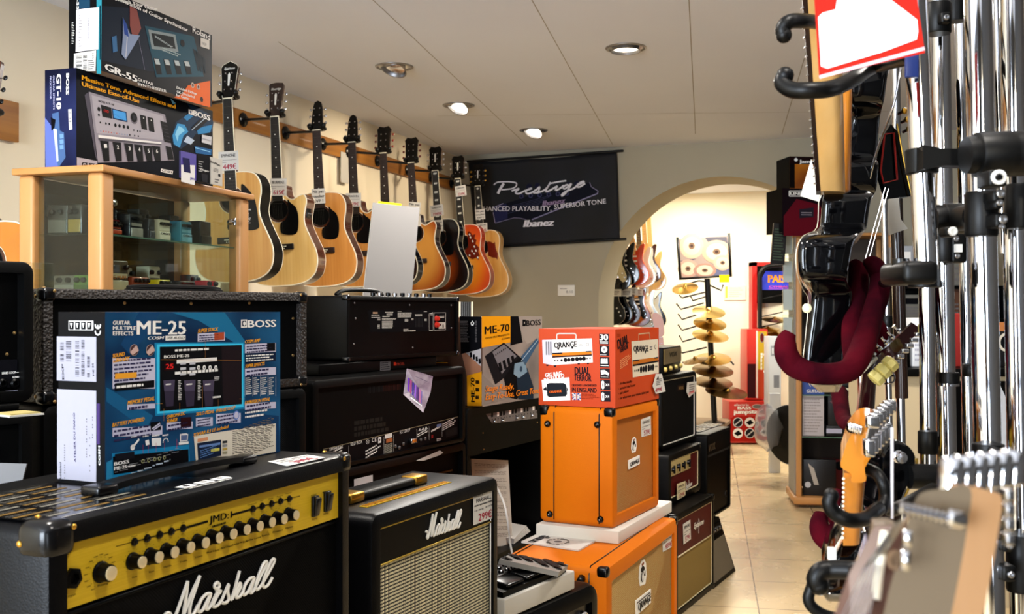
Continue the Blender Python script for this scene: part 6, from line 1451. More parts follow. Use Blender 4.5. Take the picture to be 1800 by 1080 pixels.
Mn=Matrix.Translation(pn)@Matrix.Scale(.75,4)
tag(b.build('fingerboard_end',M=Mn),'end of a bound fingerboard poking up behind the grey and yellow carton','guitar part')
b=MB();b.box(-.35,-.03,-.7,.28,.03,-.2,'black_matte');
st=tag(b.build('stand_rack',M=Matrix.Translation(pn+Vector((0,.0,.05)))),'dark rack behind the grey and yellow carton holding an upright fingerboard','rack')
st.location.z=pn.z-.15+.2*.25
def wall_px(px,py,y=0.0):
 """point on the back wall plane (room y) under a photo pixel, in room coordinates"""
 k_=(px-900)/F;o=ROOM@Vector((0,y,0));t=(k_*o.y-o.x)/(B3.x-k_*B3.y);w=o+B3*t
 return Vector((t,y,CAMH-(py-HZ)/F*w.y))
c0=wall_px(823,284,-.03);c1=wall_px(1084,266,-.03);c2=wall_px(1090,421,-.03);c3=wall_px(836,436,-.03)
T=thing('fabric_banner','black fabric banner with white script lettering on the grey back wall','banner',M=ROOM)
b=MB();NX,NZ=40,20;mat('banner_cloth','07080b',.75,noise=(3.2,'0c0f19',(1,1,1),3),sheen=.2)
vs=[]
for j in range(NZ+1):
 for i in range(NX+1):
  u,v=i/NX,j/NZ;p=(c0*(1-u)+c1*u)*(1-v)+(c3*(1-u)+c2*u)*v
  sag=.012*math.sin(PI*u)*(1-v);p=p+Vector((0,.006*math.sin(u*21+v*4)*v+.005*math.sin(u*9-v*6),-sag-.006*abs(math.sin(u*8))*(1-v)))
  vs.append(p)
b.add(vs,[(j*(NX+1)+i,j*(NX+1)+i+1,(j+1)*(NX+1)+i+1,(j+1)*(NX+1)+i)for j in range(NZ)for i in range(NX)],'banner_cloth',True)
o=b.build('cloth',T);sm=o.modifiers.new('s','SOLIDIFY');sm.thickness=.0015
for a,c in((c0,c1),(c3,c2)):
 b=MB();d=(c-a).normalized();b.tube([a-d*.01,c+d*.05],.010,'black_metal',10);b.build('rod',T)
zb2=lambda x,y:(850+x/7.5,290+y/7.5)
b=MB();f=Face(b,ROOM,(0,-.045,0),X_,Z_,.0012)
LW=ink('e6e4ec');PL=ink('5a5880');PD=ink('14162a')
f.poly([zb2(120,560),zb2(420,470),zb2(560,420),zb2(1100,330),zb2(1350,235),zb2(1400,240),zb2(1420,290),zb2(1515,350),zb2(1500,380),zb2(620,720),zb2(560,720),zb2(430,695),zb2(150,770)],ink('10121e'),.1)
f.poly([zb2(130,570),zb2(300,510),zb2(320,700),zb2(155,770)],ink('24264a'),.4)
for a,c,w in(((130,565),(260,510),.006),((128,625),(152,765),.006),((155,768),(400,698),.004),((640,722),(1500,380),.009),((1400,232),(1420,290),.004),((1420,290),(1510,345),.005),((1510,345),(1500,380),.007),((400,698),(480,702),.004),((480,702),(560,722),.004)):f.line(zb2(*a),zb2(*c),w,ink('8a86a8'),.8)
for i in range(5):f.line(zb2(300,560+22*i),zb2(900-40*i,400+30*i),.002,ink('44466a'),.7)
for i in range(6):x=500+120*i;f.circ(zb2(x,415-i*8),.018,ink('3c3e60'),.8);f.circ(zb2(x,415-i*8),.010,PD,.9)
for i in range(4):f.circ(zb2(600+110*i+(300 if i>1 else 0),285-i*10),.022,ink('1a1c34'),.7)
def st_(pts,w=.013):f.stroke([zb2(*p)for p in pts],w,LW,2,n=6)
st_([(135,265),(180,232),(250,225),(350,225),(430,240),(430,280),(380,312),(290,325),(240,330)],.010);st_([(268,245),(225,310),(190,380)],.021)
st_([(370,345),(430,325),(470,312),(430,350),(425,375),(470,380),(540,345),(600,325),(640,310),(600,318),(560,350),(570,378),(620,372),(700,325),(740,290),(735,320),(720,355),(680,370),(655,362)])
st_([(700,372),(780,345),(840,300),(885,228)],.013);st_([(868,255),(830,320),(820,350),(860,345),(930,305),(975,280),(950,320),(960,335),(1010,310),(1060,270)]);st_([(885,245),(1000,222),(1090,210)],.011)
st_([(1120,262),(1080,270),(1050,300),(1070,318),(1110,290),(1160,248),(1120,320),(1080,375),(1040,408),(1030,395),(1090,350),(1180,315),(1240,270),(1290,245),(1330,225),(1300,222),(1240,260),(1230,285),(1270,290),(1340,245)])
f.txt('ENHANCED PLAYABILITY,',zb2(-110,612),zb2(895,606),8.4,LW,2,bold=.01);f.txt('SUPERIOR TONE',zb2(935,585),zb2(1615,508),8.4,LW,2,bold=.01)
f.txt('Ibanez',zb2(530,820),zb2(930,800),12,LW,2,bold=.06,shear=.25);f.txt('Ibanez',zb2(778,545),zb2(1080,500),9,ink('8e7a9c'),1.5,bold=.05,shear=.25)
b.v=[(v[0],v[1]+.006*0,v[2])for v in b.v];b.build('print',T,label='white and violet printed lettering')
p=wall_px(996,511,0);b=MB();b.rbox(p.x-.068,-.012,p.z-.042,p.x+.068,-.0005,p.z+.042,.004,'white_plastic');f=Face(b,ROOM,(0,-.012,0),X_,Z_,.0005)
f.greek(p.x-.05,p.z+.008,p.x+.03,p.z+.02,1,GREYI,1,False);f.txt('8:10',(p.x+.0,p.z-.02),(p.x+.055,p.z-.02),.02,GREYI,1,False)
tag(b.build('thermostat',M=ROOM),'small white thermostat plate on the grey back wall below the banner','thermostat')
# back room beyond the arch
def wallp(px,py,y):
 return ROOM@wall_px(px,py,y)
def RM(px,py,Y):return P(px,py,Y)
STRAT=[(0,-.02),(.045,-.005),(.09,.050),(.125,.055),(.118,0),(.10,-.075),(.105,-.13),(.15,-.22),(.155,-.29),(.12,-.345),(.05,-.372),(-.03,-.368),(-.12,-.33),(-.158,-.27),(-.15,-.20),(-.11,-.13),(-.105,-.08),(-.135,-.02),(-.155,.055),(-.135,.10),(-.10,.07),(-.05,.0)]
GUARD=[(-.05,-.02),(.045,-.02),(.08,.02),(.085,-.05),(.075,-.10),(.10,-.18),(.115,-.24),(.08,-.29),(.04,-.25),(.0,-.22),(-.05,-.20),(-.075,-.12),(-.08,-.05),(-.10,.03)]
def electric(M,label,body,guard='white_plastic',neckm='maple',scale=1,group=None,headm=None,bass=False,chrome=True,tag_=False,name='electric_guitar'):
 """origin at the neck joint; body below (-z), neck up, face toward -y"""
 T=thing(name,label,'guitar',M=M@Matrix.Scale(scale,4),group=group)
 o=spline(STRAT,4,True);b=MB();i1=inset(o,.008);i0=inset(o,.0025)
 b.loft([[(x,0,z)for x,z in i1],[(x,.002,z)for x,z in i0],[(x,.008,z)for x,z in o],[(x,.036,z)for x,z in o],[(x,.042,z)for x,z in i0],[(x,.044,z)for x,z in i1]],body,True,True)
 b.build('body',T)
 if guard:
  b=MB();b.prism(spline(GUARD,3,True),-.003,-.0003,guard)
  for z in((-.07,-.12,-.17)if not bass else(-.12,-.16)):b.rbox(-.04,-.008,z-.008,.04,-.003,z+.008,.004,'white_plastic' if guard!='white_plastic' else 'cream')
  b.build('pickguard',T)
 for k_,(x,z)in enumerate(((.075,-.20),(.095,-.24),(.11,-.28))):
  b=MB();b.lathe((x,-.003,z),(0,-1,0),[(.011,0),(.009,.012),(.001,.0125)],'chrome_soft' if chrome else 'white_plastic',12);b.build('knob',T)
 b=MB();b.rbox(-.035,-.010,-.25,.035,0,-.215,.002,'chrome');b.build('bridge',T)
 L=.46 if not bass else.60
 b=MB();b.loft([[(w*math.cos(PI*k/6),.0+t*math.sin(PI*k/6),z)for k in range(7)]for z,w,t in((-.02,.028,.02),(L,.021,.018))],neckm,True,True);b.build('neck',T)
 b=MB();b.add([(-.028,-.006,-.05),(.028,-.006,-.05),(.021,-.006,L),(-.021,-.006,L),(-.028,.001,-.05),(.028,.001,-.05),(.021,.001,L),(-.021,.001,L)],[(0,1,2,3),(0,4,5,1),(1,5,6,2),(2,6,7,3),(3,7,4,0)],neckm if headm is None else 'rosewood')
 for n in range(0,20):z=L-(L+.16)*(1-2**(-n/12))*.98;b.box(-.022,-.0075,z-.001,.022,-.006,z+.001,'chrome_soft')
 b.build('fingerboard',T)
 b=MB();hd=[(-.021,L),(-.030,L+.04),(-.042,L+.15),(-.03,L+.175),(0,L+.17),(.030,L+.13),(.032,L+.05),(.021,L+.01)]
 b.prism(spline(hd,3,True)[::-1],-.002,.012,headm or neckm);b.build('headstock',T)
 for i in range(4 if bass else 6):
  b=MB();z=L+.04+i*(.03 if bass else.021);x=-.034-.001*i;b.cyl((x+.004,.006,z),(x-.012,.006,z),.002,'chrome_soft',6);b.sphere((x-.018,.006,z),.010 if bass else.007,'chrome_soft',8,(1,.4,1));b.build('tuning_peg',T)
 return T
burst('sun3',(0,-.16),(.19,.24),[(0,'f0a040'),(.45,'e07a20'),(.8,'7a2008'),(1,'140604')])
mat('gtr_white','ece8dc',.2,coat=.6);mat('gtr_red','d0401c',.2,coat=.6);mat('gtr_wine','3a0f0c',.2,coat=.6);mat('gtr_blue','a8bccc',.2,coat=.6)
EG=[(1079,475,8.95,'black_gloss','cream',True,'black bass guitar with cream guard, leftmost of the upper row beyond the arch'),(1094,466,9.1,'black_gloss','black_plastic',False,'black electric guitar with white knobs, second of the upper row beyond the arch'),(1112,467,9.35,'gtr_red','gtr_red',False,'orange-red electric guitar in the upper row beyond the arch'),(1124,472,9.6,'gtr_white','gtr_white',False,'white electric guitar in the upper row beyond the arch'),(1134,466,9.8,'gtr_wine','white_plastic',False,'wine-red electric guitar with pale guard in the upper row beyond the arch'),(1144,478,10.05,'maple',None,True,'natural wood bass guitar at the right end of the upper row'),(1070,538,8.9,'black_gloss','black_plastic',True,'black bass guitar, leftmost of the lower row beyond the arch'),(1083,538,9.1,'black_gloss',None,False,'plain black electric guitar, second of the lower row beyond the arch'),(1098,538,9.3,'gtr_wine','black_plastic',False,'black and dark red electric guitar, third of the lower row'),(1117,543,9.55,'sun3','black_plastic',False,'orange sunburst electric guitar in the lower row beyond the arch'),(1132,546,9.8,'gtr_blue','gtr_white',False,'pale blue and white electric guitar in the lower row'),(1145,549,10.05,'black_gloss','white_plastic',False,'small black electric guitar at the right end of the lower row')]
for px,py,Y,bm,gm,bass,lab in EG:
 p=P(px,py,Y);M=Matrix.Translation(p+Vector((0,0,.14)))@Matrix.Rotation(Rd(-12),4,'Z')@Matrix.Rotation(Rd(-3),4,'Y')
 electric(M,lab,bm,gm,bass=bass,scale=.86 if py<500 else.82,group='electric guitars on the wall beyond the arch',headm='black_gloss' if px==1124 else None)
b=MB();pts=[P(1072,458,8.9),P(1064,488,8.88),P(1057,520,8.86),P(1055,575,8.86)];b.tube(pts,.012,'white_plastic',8);b.tube([p+Vector((.12,.3,0))for p in pts],.012,'white_plastic',8);b.tube([pts[0],pts[0]+Vector((.12,.3,0))],.012,'white_plastic',8);b.tube([pts[3],atz(1055,815,.01)],.012,'white_plastic',8)
tag(b.build('guitar_rack'),'white bent-tube rack at the left side of the arch','rack')
b=MB()
for z_,pz in((2.02,0),(1.50,0)):b.box(.888,1.0,z_,.91,2.4,z_+.06,'cream')
tag(b.build('hanger_rail',M=ROOM),'pale rails on the side wall beyond the arch behind the electric guitars','wall rail')
for i,(px,py)in enumerate(((1083,515),(1102,515),(1112,512),(1122,514),(1132,510))):
 b=MB();p=P(px,py,8.85+i*.2);b.box(-.045,0,-.03,.045,.002,.03,'paper');f=Face(b,Matrix.Translation(p),(0,0,0),X_,Z_,.0005);f.greek(-.035,-.02,.035,.02,3,GREYI,1,False)
 o=b.build('price_tag',bpy.data.objects[('electric_guitar'+('.%03d'%(i+7)))]if False else None,M=Matrix.Translation(p));tag(o,['leftmost','second','third','fourth','rightmost'][i]+' of five white price cards in front of the lower guitar row','price card','price cards between the guitar rows')
YC=9.9
pole_t=P(1243,490,YC);pole_b=P(1256,728,YC);pole_b.z=.245
T=thing('cymbal_stand','tall black cymbal tree on a wooden plinth in the back room','cymbal stand',M=Matrix.Translation(pole_b))
o3=pole_b
b=MB();b.tube([pole_t-o3,Vector((0,0,.02))],.028,'black_metal',10);b.build('pole',T)
b=MB();b.lathe((0,0,0),(0,0,1),[(.10,0),(.10,.012),(.03,.03)],'black_metal',16);b.build('foot_plate',T)
for arm in(((1239,514),(1199,524),(1194,519)),((1237,533),(1197,544),(1189,534)),((1240,549),(1199,562),(1192,552)),((1240,569),(1199,581),(1192,571)),((1243,589),(1200,601),(1194,590)),((1242,611),(1199,621),(1196,616)),((1248,502),(1268,511),(1271,501)),((1240,495),(1228,494),(1195,503)),((1258,632),(1285,636),(1290,642)),((1246,627),(1205,641),(1200,637)),((1240,522),(1218,529),(1213,519))):
 b=MB();pts=[P(x,y,YC-.01*i)-o3 for i,(x,y)in enumerate(arm)];b.tube(pts,.008,'black_metal',6);b.build('arm',T)
def cymbal(px,py,hw,tilt,roll,Y,lab,col='brass'):
 r=hw/F*Y
 M=Matrix.Translation(P(px,py,Y))@Matrix.Rotation(Rd(roll),4,'Y')@Matrix.Rotation(Rd(tilt),4,'X')
 b=MB();b.lathe((0,0,0),(0,0,-1),[(.004,-.030),(r*.10,-.028),(r*.18,-.014),(r*.22,-.004),(r*.6,.004),(r,.014),(r,.016),(r*.6,.006),(r*.2,-.001),(.004,-.02)],col,32)
 tag(b.build('cymbal',M=M),lab,'cymbal','cymbals on the black cymbal tree')
mat('brass_dark','6f5426',.25,metal=1,bump=('wave',60,.1,.0008));mat('brass_pale','d4b46c',.25,metal=1,bump=('wave',60,.1,.0008))
for c in((1204,505,23,25,-12,YC-.12,'small cymbal on the upper left arm of the cymbal tree'),(1246,546,29,22,2,YC-.1,'uppermost cymbal on the pole of the cymbal tree','brass_pale'),(1248,567,29,24,3,YC-.1,'second cymbal down the pole of the tree, darker','brass'),(1249,588,32,20,4,YC-.1,'third cymbal down the pole of the tree','brass_pale'),(1253,629,32,18,-3,YC-.1,'fourth cymbal down the pole of the tree, below the gap'),(1253,649,36,17,2,YC-.12,'fifth cymbal down the pole, wide and dark','brass_dark'),(1254,670,34,16,2,YC-.1,'sixth cymbal down the pole, dark','brass_dark'),(1277,687,37,15,5,YC-.2,'lowest cymbal, sticking out to the right of the pole','brass_dark'),(1222,632,22,10,-14,YC-.2,'dark cymbal on the lower left arm, seen almost edge-on','brass_dark')):cymbal(*c)
pc=[P(1191,421,YC-.03),P(1281,414,YC-.03),P(1284.5,485,YC-.03),P(1196,490.5,YC-.03)]
Mpst=Matrix.Translation(pc[3]);b=MB();L=[p-pc[3]for p in pc];n=Vector((0,.012,0))
b.add(L+[p+n for p in L],[(0,1,2,3),(7,6,5,4),(0,4,5,1),(1,5,6,2),(2,6,7,3),(3,7,4,0)],mat('poster_bg','8c7a72',.5))
f=Face(b,Mpst,(0,0,0),X_,Z_,.001);zy=lambda x,y:(1150+x/3.374,400+y/3.374)
f.poly([zy(300,60),zy(430,55),zy(440,130),zy(330,100)],ink('4a4850'),.6);f.poly([zy(150,200),zy(250,185),zy(200,210)],ink('3c3c50'),.6);f.poly([zy(350,230),zy(445,235),zy(446,280),zy(340,290)],ink('5a5c78'),.6)
for x,y,r,ry,c,l in((222,110,72,76,'b49a84',1),(370,145,88,70,'a89078',1.4),(200,245,62,55,'a8887a',1.8),(300,255,68,42,'967468',2.2),(405,210,55,46,'aa9484',2.6)):
 q=f.q(*zy(x,y));k_=YC/F/3.374;f.circ(q,r*k_,ink(c),l,False,ry=ry*k_);f.circ(q,r*.72*k_,ink('c2aa94'),l+.1,False,ry=ry*.72*k_);f.circ(q,r*.26*k_,ink('6a5444'),l+.2,False,ry=ry*.26*k_);f.circ(q,r*.12*k_,ink('3a2c28'),l+.3,False,ry=ry*.12*k_)
o=b.build('poster',M=Mpst);tag(o,'poster of cymbals with black side bars on top of the cymbal tree','poster')
for a,c in((0,3),(1,2)):
 b=MB();d=(L[a]-L[c]).normalized();b.tube([L[c]-d*.01,L[a]+d*.02],.013,'black_metal',6);b.build('side_bar',o)
b=MB();b.tube([L[3],L[2]],.011,'black_metal',6);b.build('bottom_bar',o)
b=MB();p=P(1273,490,YC-.06);b.box(-.045,0,-.035,.048,.002,.035,ink('f4dc14'));f=Face(b,Matrix.Translation(p),(0,0,0),X_,Z_,.0005);f.greek(-.035,-.02,.04,.02,3,ink('b09820'),1,False)
tag(b.build('sticky_note',M=Matrix.Translation(p)),'yellow note at the lower right corner of the cymbal poster','note')
def wall_card(x0,y0,x1,y1,label,name,draw=None,yr=YB-.012,m='paper'):
 a=wall_px(x0,y1,yr);c=wall_px(x1,y0,yr);b=MB();b.box(a.x,yr,a.z,c.x,yr+.01,c.z,m);f=Face(b,ROOM,(0,yr,0),X_,Z_,.001)
 if draw:draw(f)
 return tag(b.build(name,M=ROOM),label,'notice')
wall_card(1273,502,1311,528,'framed white notice on the far wall right of the cymbal tree','wall_notice',lambda f:(f.rect(1275,504,1279,524,ink('e8c850'),1),f.greek(1281,505,1308,523,5,ink('c8bca0'),1)))
wall_card(1338,525,1350,540,'small white card inside the red display frame','wall_notice')
b=MB();pa=ROOM.inverted()@P(1225,733,10.1);b.rbox(max(pa.x-.75,.92),pa.y-.25,.21,pa.x+.29,pa.y+.35,.245,.004,mat('plinth_top','8a7660',.4));b.box(max(pa.x-.75,.92),pa.y-.25,.15,pa.x+.29,pa.y+.35,.21,'black_matte');b.box(max(pa.x-.7,.93),pa.y-.15,0,pa.x+.25,pa.y+.3,.15,'white_plastic')
tag(b.build('plinth',M=ROOM),'low wooden plinth with dark edge carrying the cymbal tree','plinth')
p=P(1176,606,7.0);M=Matrix.Translation(p+Vector((0,0,-.52)))@Matrix.Rotation(Rd(-20),4,'Z')@Matrix.Rotation(Rd(-6),4,'Y')
electric(M,'pink-headed bass guitar standing behind the tiny gold head',mat('gtr_pink','c89a90',.3,coat=.4),None,neckm='gtr_pink',scale=.95,bass=True)
b=MB();p2=Vector((p.x,p.y,0));b.tube([p2+Vector((-.12,-.1,.01)),p2+Vector((0,.03,.3)),p2+Vector((0,.03,.62))],.01,'black_metal');b.tube([p2+Vector((.12,-.1,.01)),p2+Vector((0,.03,.3))],.01,'black_metal');b.tube([p2+Vector((0,.25,.01)),p2+Vector((0,.03,.4))],.01,'black_metal')
tag(b.build('guitar_stand'),'black tripod guitar stand holding the pink-headed bass','guitar stand')
YD=10.7
def quadbox(name,px,Y,depth,m,label,cat,draw=None,group=None):
 """upright box whose front face shows through the photo quad (x0,y0,x1,y1)"""
 x0,y0,x1,y1=px;a=P(x0,y1,Y);c=P(x1,y0,Y);M=Matrix.Translation(a);b=MB();b.rbox(0,0,0,c.x-a.x,depth,c.z-a.z,.003,m);f=Face(b,M,(0,0,0),X_,Z_,.001)
 if draw:draw(f)
 return tag(b.build(name,M=M),label,cat,group)
a=P(1322,578,YD);c=P(1400,461,YD);W_=c.x-a.x;H_=c.z-a.z
T=thing('cymbal_display','red-framed cymbal display with blue lettered sign on the back room wall side','display stand',M=Matrix.Translation(a))
b=MB();rd=mat('red_frame','b81c18',.35);b.box(0,0,-.0,.05,.26,H_,rd);b.box(0,0,H_-.04,W_,.26,H_,rd);b.box(.05,.24,-a.z,W_,.26,H_-.04,'cream');b.box(W_-.03,0,0,W_,.26,H_,rd);b.box(0,0,-a.z,.05,.26,0,rd);b.box(W_-.03,0,-a.z,W_,.26,0,rd);b.build('frame',T)
b=MB();b.box(.05,.02,H_-.42,W_-.03,.06,H_-.04,'black_satin');f=Face(b,Matrix.Translation(a),(0,.02,0),X_,Z_,.001)
f.poly([(1340,510),(1340,488),(1346,477),(1396,477),(1396,510)],mat('sign_blue','2838c8',.4),1);f.txt('PAISTE',(1350.5,497),(1398,497),13.5,ink('f09a1c'),2,bold=.06);f.txt('CYMBALS',(1352,506),(1390,506),3.6,ink('d050a0'),2,bold=.04);f.line((1351,508),(1392,508),.004,ink('d050a0'),2)
b.build('sign',T,label='blue sign with orange letters')
b=MB();pts=[(1336,640),(1336,520),(1335,490),(1338,478),(1346,470),(1358,467),(1378,466)];b.tube([P(x,y,YD-.1)-a for x,y in spline(pts,4)],.022,'black_metal',10);b.build('tube_frame',T)
for y0 in(522,553,571):
 b=MB();b.tube([P(1334,y0+5,YD-.08)-a,P(1376,y0-4,YD-.08)-a],.006,'black_metal',6);b.build('rod',T)
for x,y,hw in((1362,560,22),(1350,577,20),(1364,585,18)):
 r=hw/F*YD;b=MB();b.lathe((0,0,0),(0,0,-1),[(.004,-.02),(r*.2,-.004),(r,.012),(r,.014),(r*.2,-.001)],'brass',28)
 tag(b.build('cymbal',M=Matrix.Translation(P(x,y,YD-.14))@Matrix.Rotation(Rd(14),4,'X')),{560:'pale cymbal below the blue sign',577:'middle cymbal on the red display',585:'lowest small cymbal on the red display'}[y],'cymbal')
def js1(f):
 f.txt('electric',(1291,714),(1316,714),4,WH,2,bold=.05,spacing=1.3);f.txt('BASS',(1297,720),(1320,720),5,WH,2,bold=.05);f.txt('jumpstart',(1290,728),(1341,727),7.5,WH,2,bold=.06)
 q=f.q(1331,715);f.circ(q,.05,ink('c8c4c0'),1,False,ry=.022);f.circ(q,.044,ink('6a6460'),2,False,ry=.017)
 f.poly([(1282,738),(1290,732),(1350,732),(1350,776),(1282,776)],ink('a01c14'),.5)
 for i in range(3):
  for j in range(2):
   q=f.q(1297+21*i,743+19*j);f.circ(q,.049,WH,2,False);f.circ(q,.043,[ink('1c1a20'),ink('e8e0dc')][(i+j)%2],3,False)
   if(i+j)%2:f.poly([(1290+21*i,743+19*j),(1298+21*i,738+19*j),(1304+21*i,744+19*j),(1296+21*i,748+19*j)],BLK,4)
   else:f.line((1290+21*i,749+19*j),(1303+21*i,738+19*j),.012,ink('b8b4b4'),4)
mat('red_card','b82014',.4,coat=.2)
quadbox('starter_pack_carton',(1282,706,1350,779),10.25,.35,'red_card','red bass starter-pack carton with round pictures standing on the floor','cardboard box',js1)
def js2(f):
 f.rect(1332,583,1348,700,ink('b8962a'),1);f.rect(1332,650,1348,700,ink('a83a20'),1.4);f.rect(1314,640,1328,700,ink('3a1418'),1);f.rect(1329,582,1332,700,ink('e0d0c8'),1.2)
 f.txt('jumpstart',(1344,622),(1344,698),-6.5,WH,3,bold=.06);f.txt('Bass',(1337,622),(1337,650),-3.6,WH,3,bold=.06)
 q=f.q(1339.5,594);f.circ(q,.022,ink('8a8684'),2,False,ry=.05);f.circ(q,.018,ink('5c1a18'),3,False,ry=.042)
quadbox('starter_pack_carton',(1313,579,1349.5,703.5),10.32,.3,'red_card','tall narrow red and yellow starter-pack carton standing on the lower one','cardboard box',js2)
quadbox('plastic_column',(1352,592,1373,776),9.9,.2,mat('pale_grey','b4b8c0',.4),'tall pale grey plastic panel with cut-outs beside the red cartons','display part',lambda f:(f.rect(1355,608,1369,626,ink('8a8e98'),1),f.rect(1357,612,1367,622,ink('d0d4dc'),2),f.rect(1360,660,1370,682,ink('6c6f78'),1),f.rect(1354,700,1371,706,ink('8a8e98'),1)))
q=P(1388,838,8.0);a=Vector((q.x,q.y,.13))
T=thing('bass_drum','white drum wrapped in clear plastic on the floor beyond the arch','drum',M=Matrix.Translation(a)@Matrix.Rotation(Rd(-55),4,'Z'))
R_=.23;b=MB();b.loft([[(x_,.0+y_,R_+z_)for x_,z_ in arc_pts(0,0,R_,R_,36)]for y_ in(0,.22)],mat('drum_white','dcdce0',.25,coat=.5),True,True);b.build('shell',T)
b=MB();b.loft([[(x_,-.004,R_+z_)for x_,z_ in arc_pts(0,0,R_*r,R_*r,36)]for r in(.98,.80)],'black_plastic',False,False);b.add([(x_,-.003,R_+z_)for x_,z_ in arc_pts(0,0,R_*.84,R_*.84,36)],[tuple(range(36))],'black_plastic');b.build('drum_head',T)
quadbox('white_display_side',(1353,692,1372,838),8.45,.05,mat('pale_white','d0d2d6',.35),'pale upright board on the floor just beyond the arch','board')
b=MB();c=P(1349,752,8.05);rs_=random.Random(3)
vs=[Vector((.085*math.sin(t)*math.cos(u)*(1+.5*rs_.random()),.08*math.sin(t)*math.sin(u),.15*math.cos(t)*(1+.3*rs_.random())))for t in[PI*i/8 for i in range(9)]for u in[2*PI*k/12 for k in range(12)]]
b.add(vs,[(i*12+k,i*12+(k+1)%12,(i+1)*12+(k+1)%12,(i+1)*12+k)for i in range(8)for k in range(12)],mat('plastic_bag','f0f2f8',.3,trans=.8,ior=1.02),True)
tag(b.build('plastic_bag',M=Matrix.Translation(c)),'crumpled clear plastic bag hanging at the pale panel beyond the arch','bag')
b=MB();p=ROOM@Vector((1.9,1.3,2.50));p=P(1256,340,9.6);p.z=ZC-.03;b.lathe((0,0,.03),(0,0,-1),[(.05,0),(.05,.01),(.035,.02),(.035,.05),(.001,.05)],'chrome_soft',16);tag(b.build('spot_light',M=Matrix.Translation(p)),'small chrome spotlight on the back room ceiling under the arch top','ceiling light')
# open beech display case right of the arch
a0=P(1400,0,6.95);Wr=.62;Dr=.40;Hr=CAMH+(548-416)/F*6.95
Mr=world_of((a0.x,6.95,0),Rd(-8))
T=thing('display_case','tall beech display case with grey side panel right of the arch','display cabinet',M=Mr)
b=MB();b.box(0,0,.02,Wr,Dr,.07,'beech_board');b.rbox(-.02,-.03,.03,Wr+.02,Dr+.02,.075,.004,'beech_board');b.build('base',T)
for x,y in((0,0),(Wr-.04,0),(0,Dr-.04),(Wr-.04,Dr-.04)):
 b=MB();b.rbox(x,y,.07,x+.035,y+.04,Hr,.008,'beech',3);b.build('post',T)
b=MB();b.rbox(-.01,-.01,Hr,Wr+.01,Dr+.01,Hr+.02,.003,'beech_board');b.build('top_board',T)
b=MB();b.box(-.006,.04,.08,.012,Dr-.02,Hr,mat('grey_laminate','8c8a88',.5));b.build('side_panel',T,label='grey laminate side panel')
b=MB();b.box(.03,Dr-.02,.08,Wr-.03,Dr-.01,Hr,mat('case_back','3a2a1c',.5));b.build('back_panel',T)
shelfz=[CAMH-(y-HZ)/F*6.95 for y in(768,694,620,540,470)]
for z in shelfz:
 b=MB();b.box(.02,.02,z-.008,Wr-.02,Dr-.02,z,'glass');b.box(.02,.012,z-.008,Wr-.02,.02,z,'glass_edge');b.build('glass_shelf',T)
def case_item(x0,x1,z,h,d,m,label,draw=None,yy=.05,cat='cardboard box',name='product_carton',rz=0):
 M=Mr@Matrix.Translation((x0,yy,z+.0008))@Matrix.Rotation(Rd(rz),4,'Z');b=MB();b.rbox(0,0,0,x1-x0,d,h,.003,m);f=Face(b,M,(0,0,0),X_,Z_,.0008)
 if draw:draw(f,x1-x0,h)
 tag(b.build(name,M=M),label,cat,None)
mat('lav_box','cfc8cc',.5);mat('blue_band','3c58a8',.4);mat('dark_red','5c0c10',.3);mat('amber_box','e0a41c',.4);mat('dark_box','0d0b0d',.35)
case_item(.045,.185,shelfz[0]+.0,.36,.16,'lav_box','tall pale carton with a blue top band in the beech case',lambda f,w,h:(f.rect(0,h*.75,w,h,mat('blue_band'),1,False),f.txt('GUITAR',(w*.2,h*.80),(w*.9,h*.80),.022,WH,2,False,bold=.04),f.greek(.01,.02,w-.01,h*.7,12,ink('a8a0a0'),1,False)))
case_item(.20,.58,shelfz[0],.07,.2,'dark_box','flat black carton at the bottom of the middle shelf in the beech case',lambda f,w,h:(f.rect(0,.02,.1,.05,LAV,1,False),f.rect(.16,.02,.3,.05,ink('b8a8a0'),1,False),f.rect(.19,.02,.23,.05,ink('9a2028'),2,False)))
case_item(.21,.57,shelfz[0]+.0712,.20,.18,'dark_box','black carton with printed grey pedal in the beech case',lambda f,w,h:(f.poly([(.01,h*.8),(.11,h*.98),(.2,h*.5),(.12,h*.3)],ink('6a5058'),1,False),f.greek(.02,h*.92,w,h*.99,1,ink('d8c8a8'),2,False)))
case_item(.22,.56,shelfz[0]+.272,.09,.16,'dark_box','black carton with pale lettering on its edge in the beech case',lambda f,w,h:f.greek(.01,.03,w*.8,.05,1,ink('e0d8c0'),1,False,fill=.9))
case_item(.36,.44,shelfz[0]+.363,.05,.06,'amber_box','small amber carton on top of the black ones in the beech case')
case_item(.05,.26,.075,.24,.05,'dark_box','black carton standing at the left of the lowest shelf in the beech case',lambda f,w,h:(f.poly([(.03,h*.9),(.07,h*.75),(.10,h*.3),(.07,h*.3)],ink('b8b0a8'),1,False),f.circ((.03,h*.3),.02,ink('c8c8cc'),2,False)),rz=-6)
case_item(.20,.44,.075,.22,.10,'dark_red','dark red carton leaning on the lowest shelf of the beech case',lambda f,w,h:f.poly([(.02,h*.9),(.1,h*.98),(.22,h*.85),(.1,h*.7)],BLK,1,False),yy=.16)
case_item(.36,.42,.075,.10,.06,'amber_box','small yellow carton at the lower right of the beech case',yy=.05)
case_item(.05,.5,shelfz[1]+.0,.06,.18,'dark_box','flat black carton on the second shelf of the beech case')
case_item(.10,.45,shelfz[2],.10,.18,'dark_box','black carton on the third shelf of the beech case',lambda f,w,h:f.greek(.01,.03,w*.8,.06,1,ink('b8b0a0'),1,False))
case_item(.08,.5,shelfz[3],.12,.18,'dark_red','dark carton on the fourth shelf of the beech case')
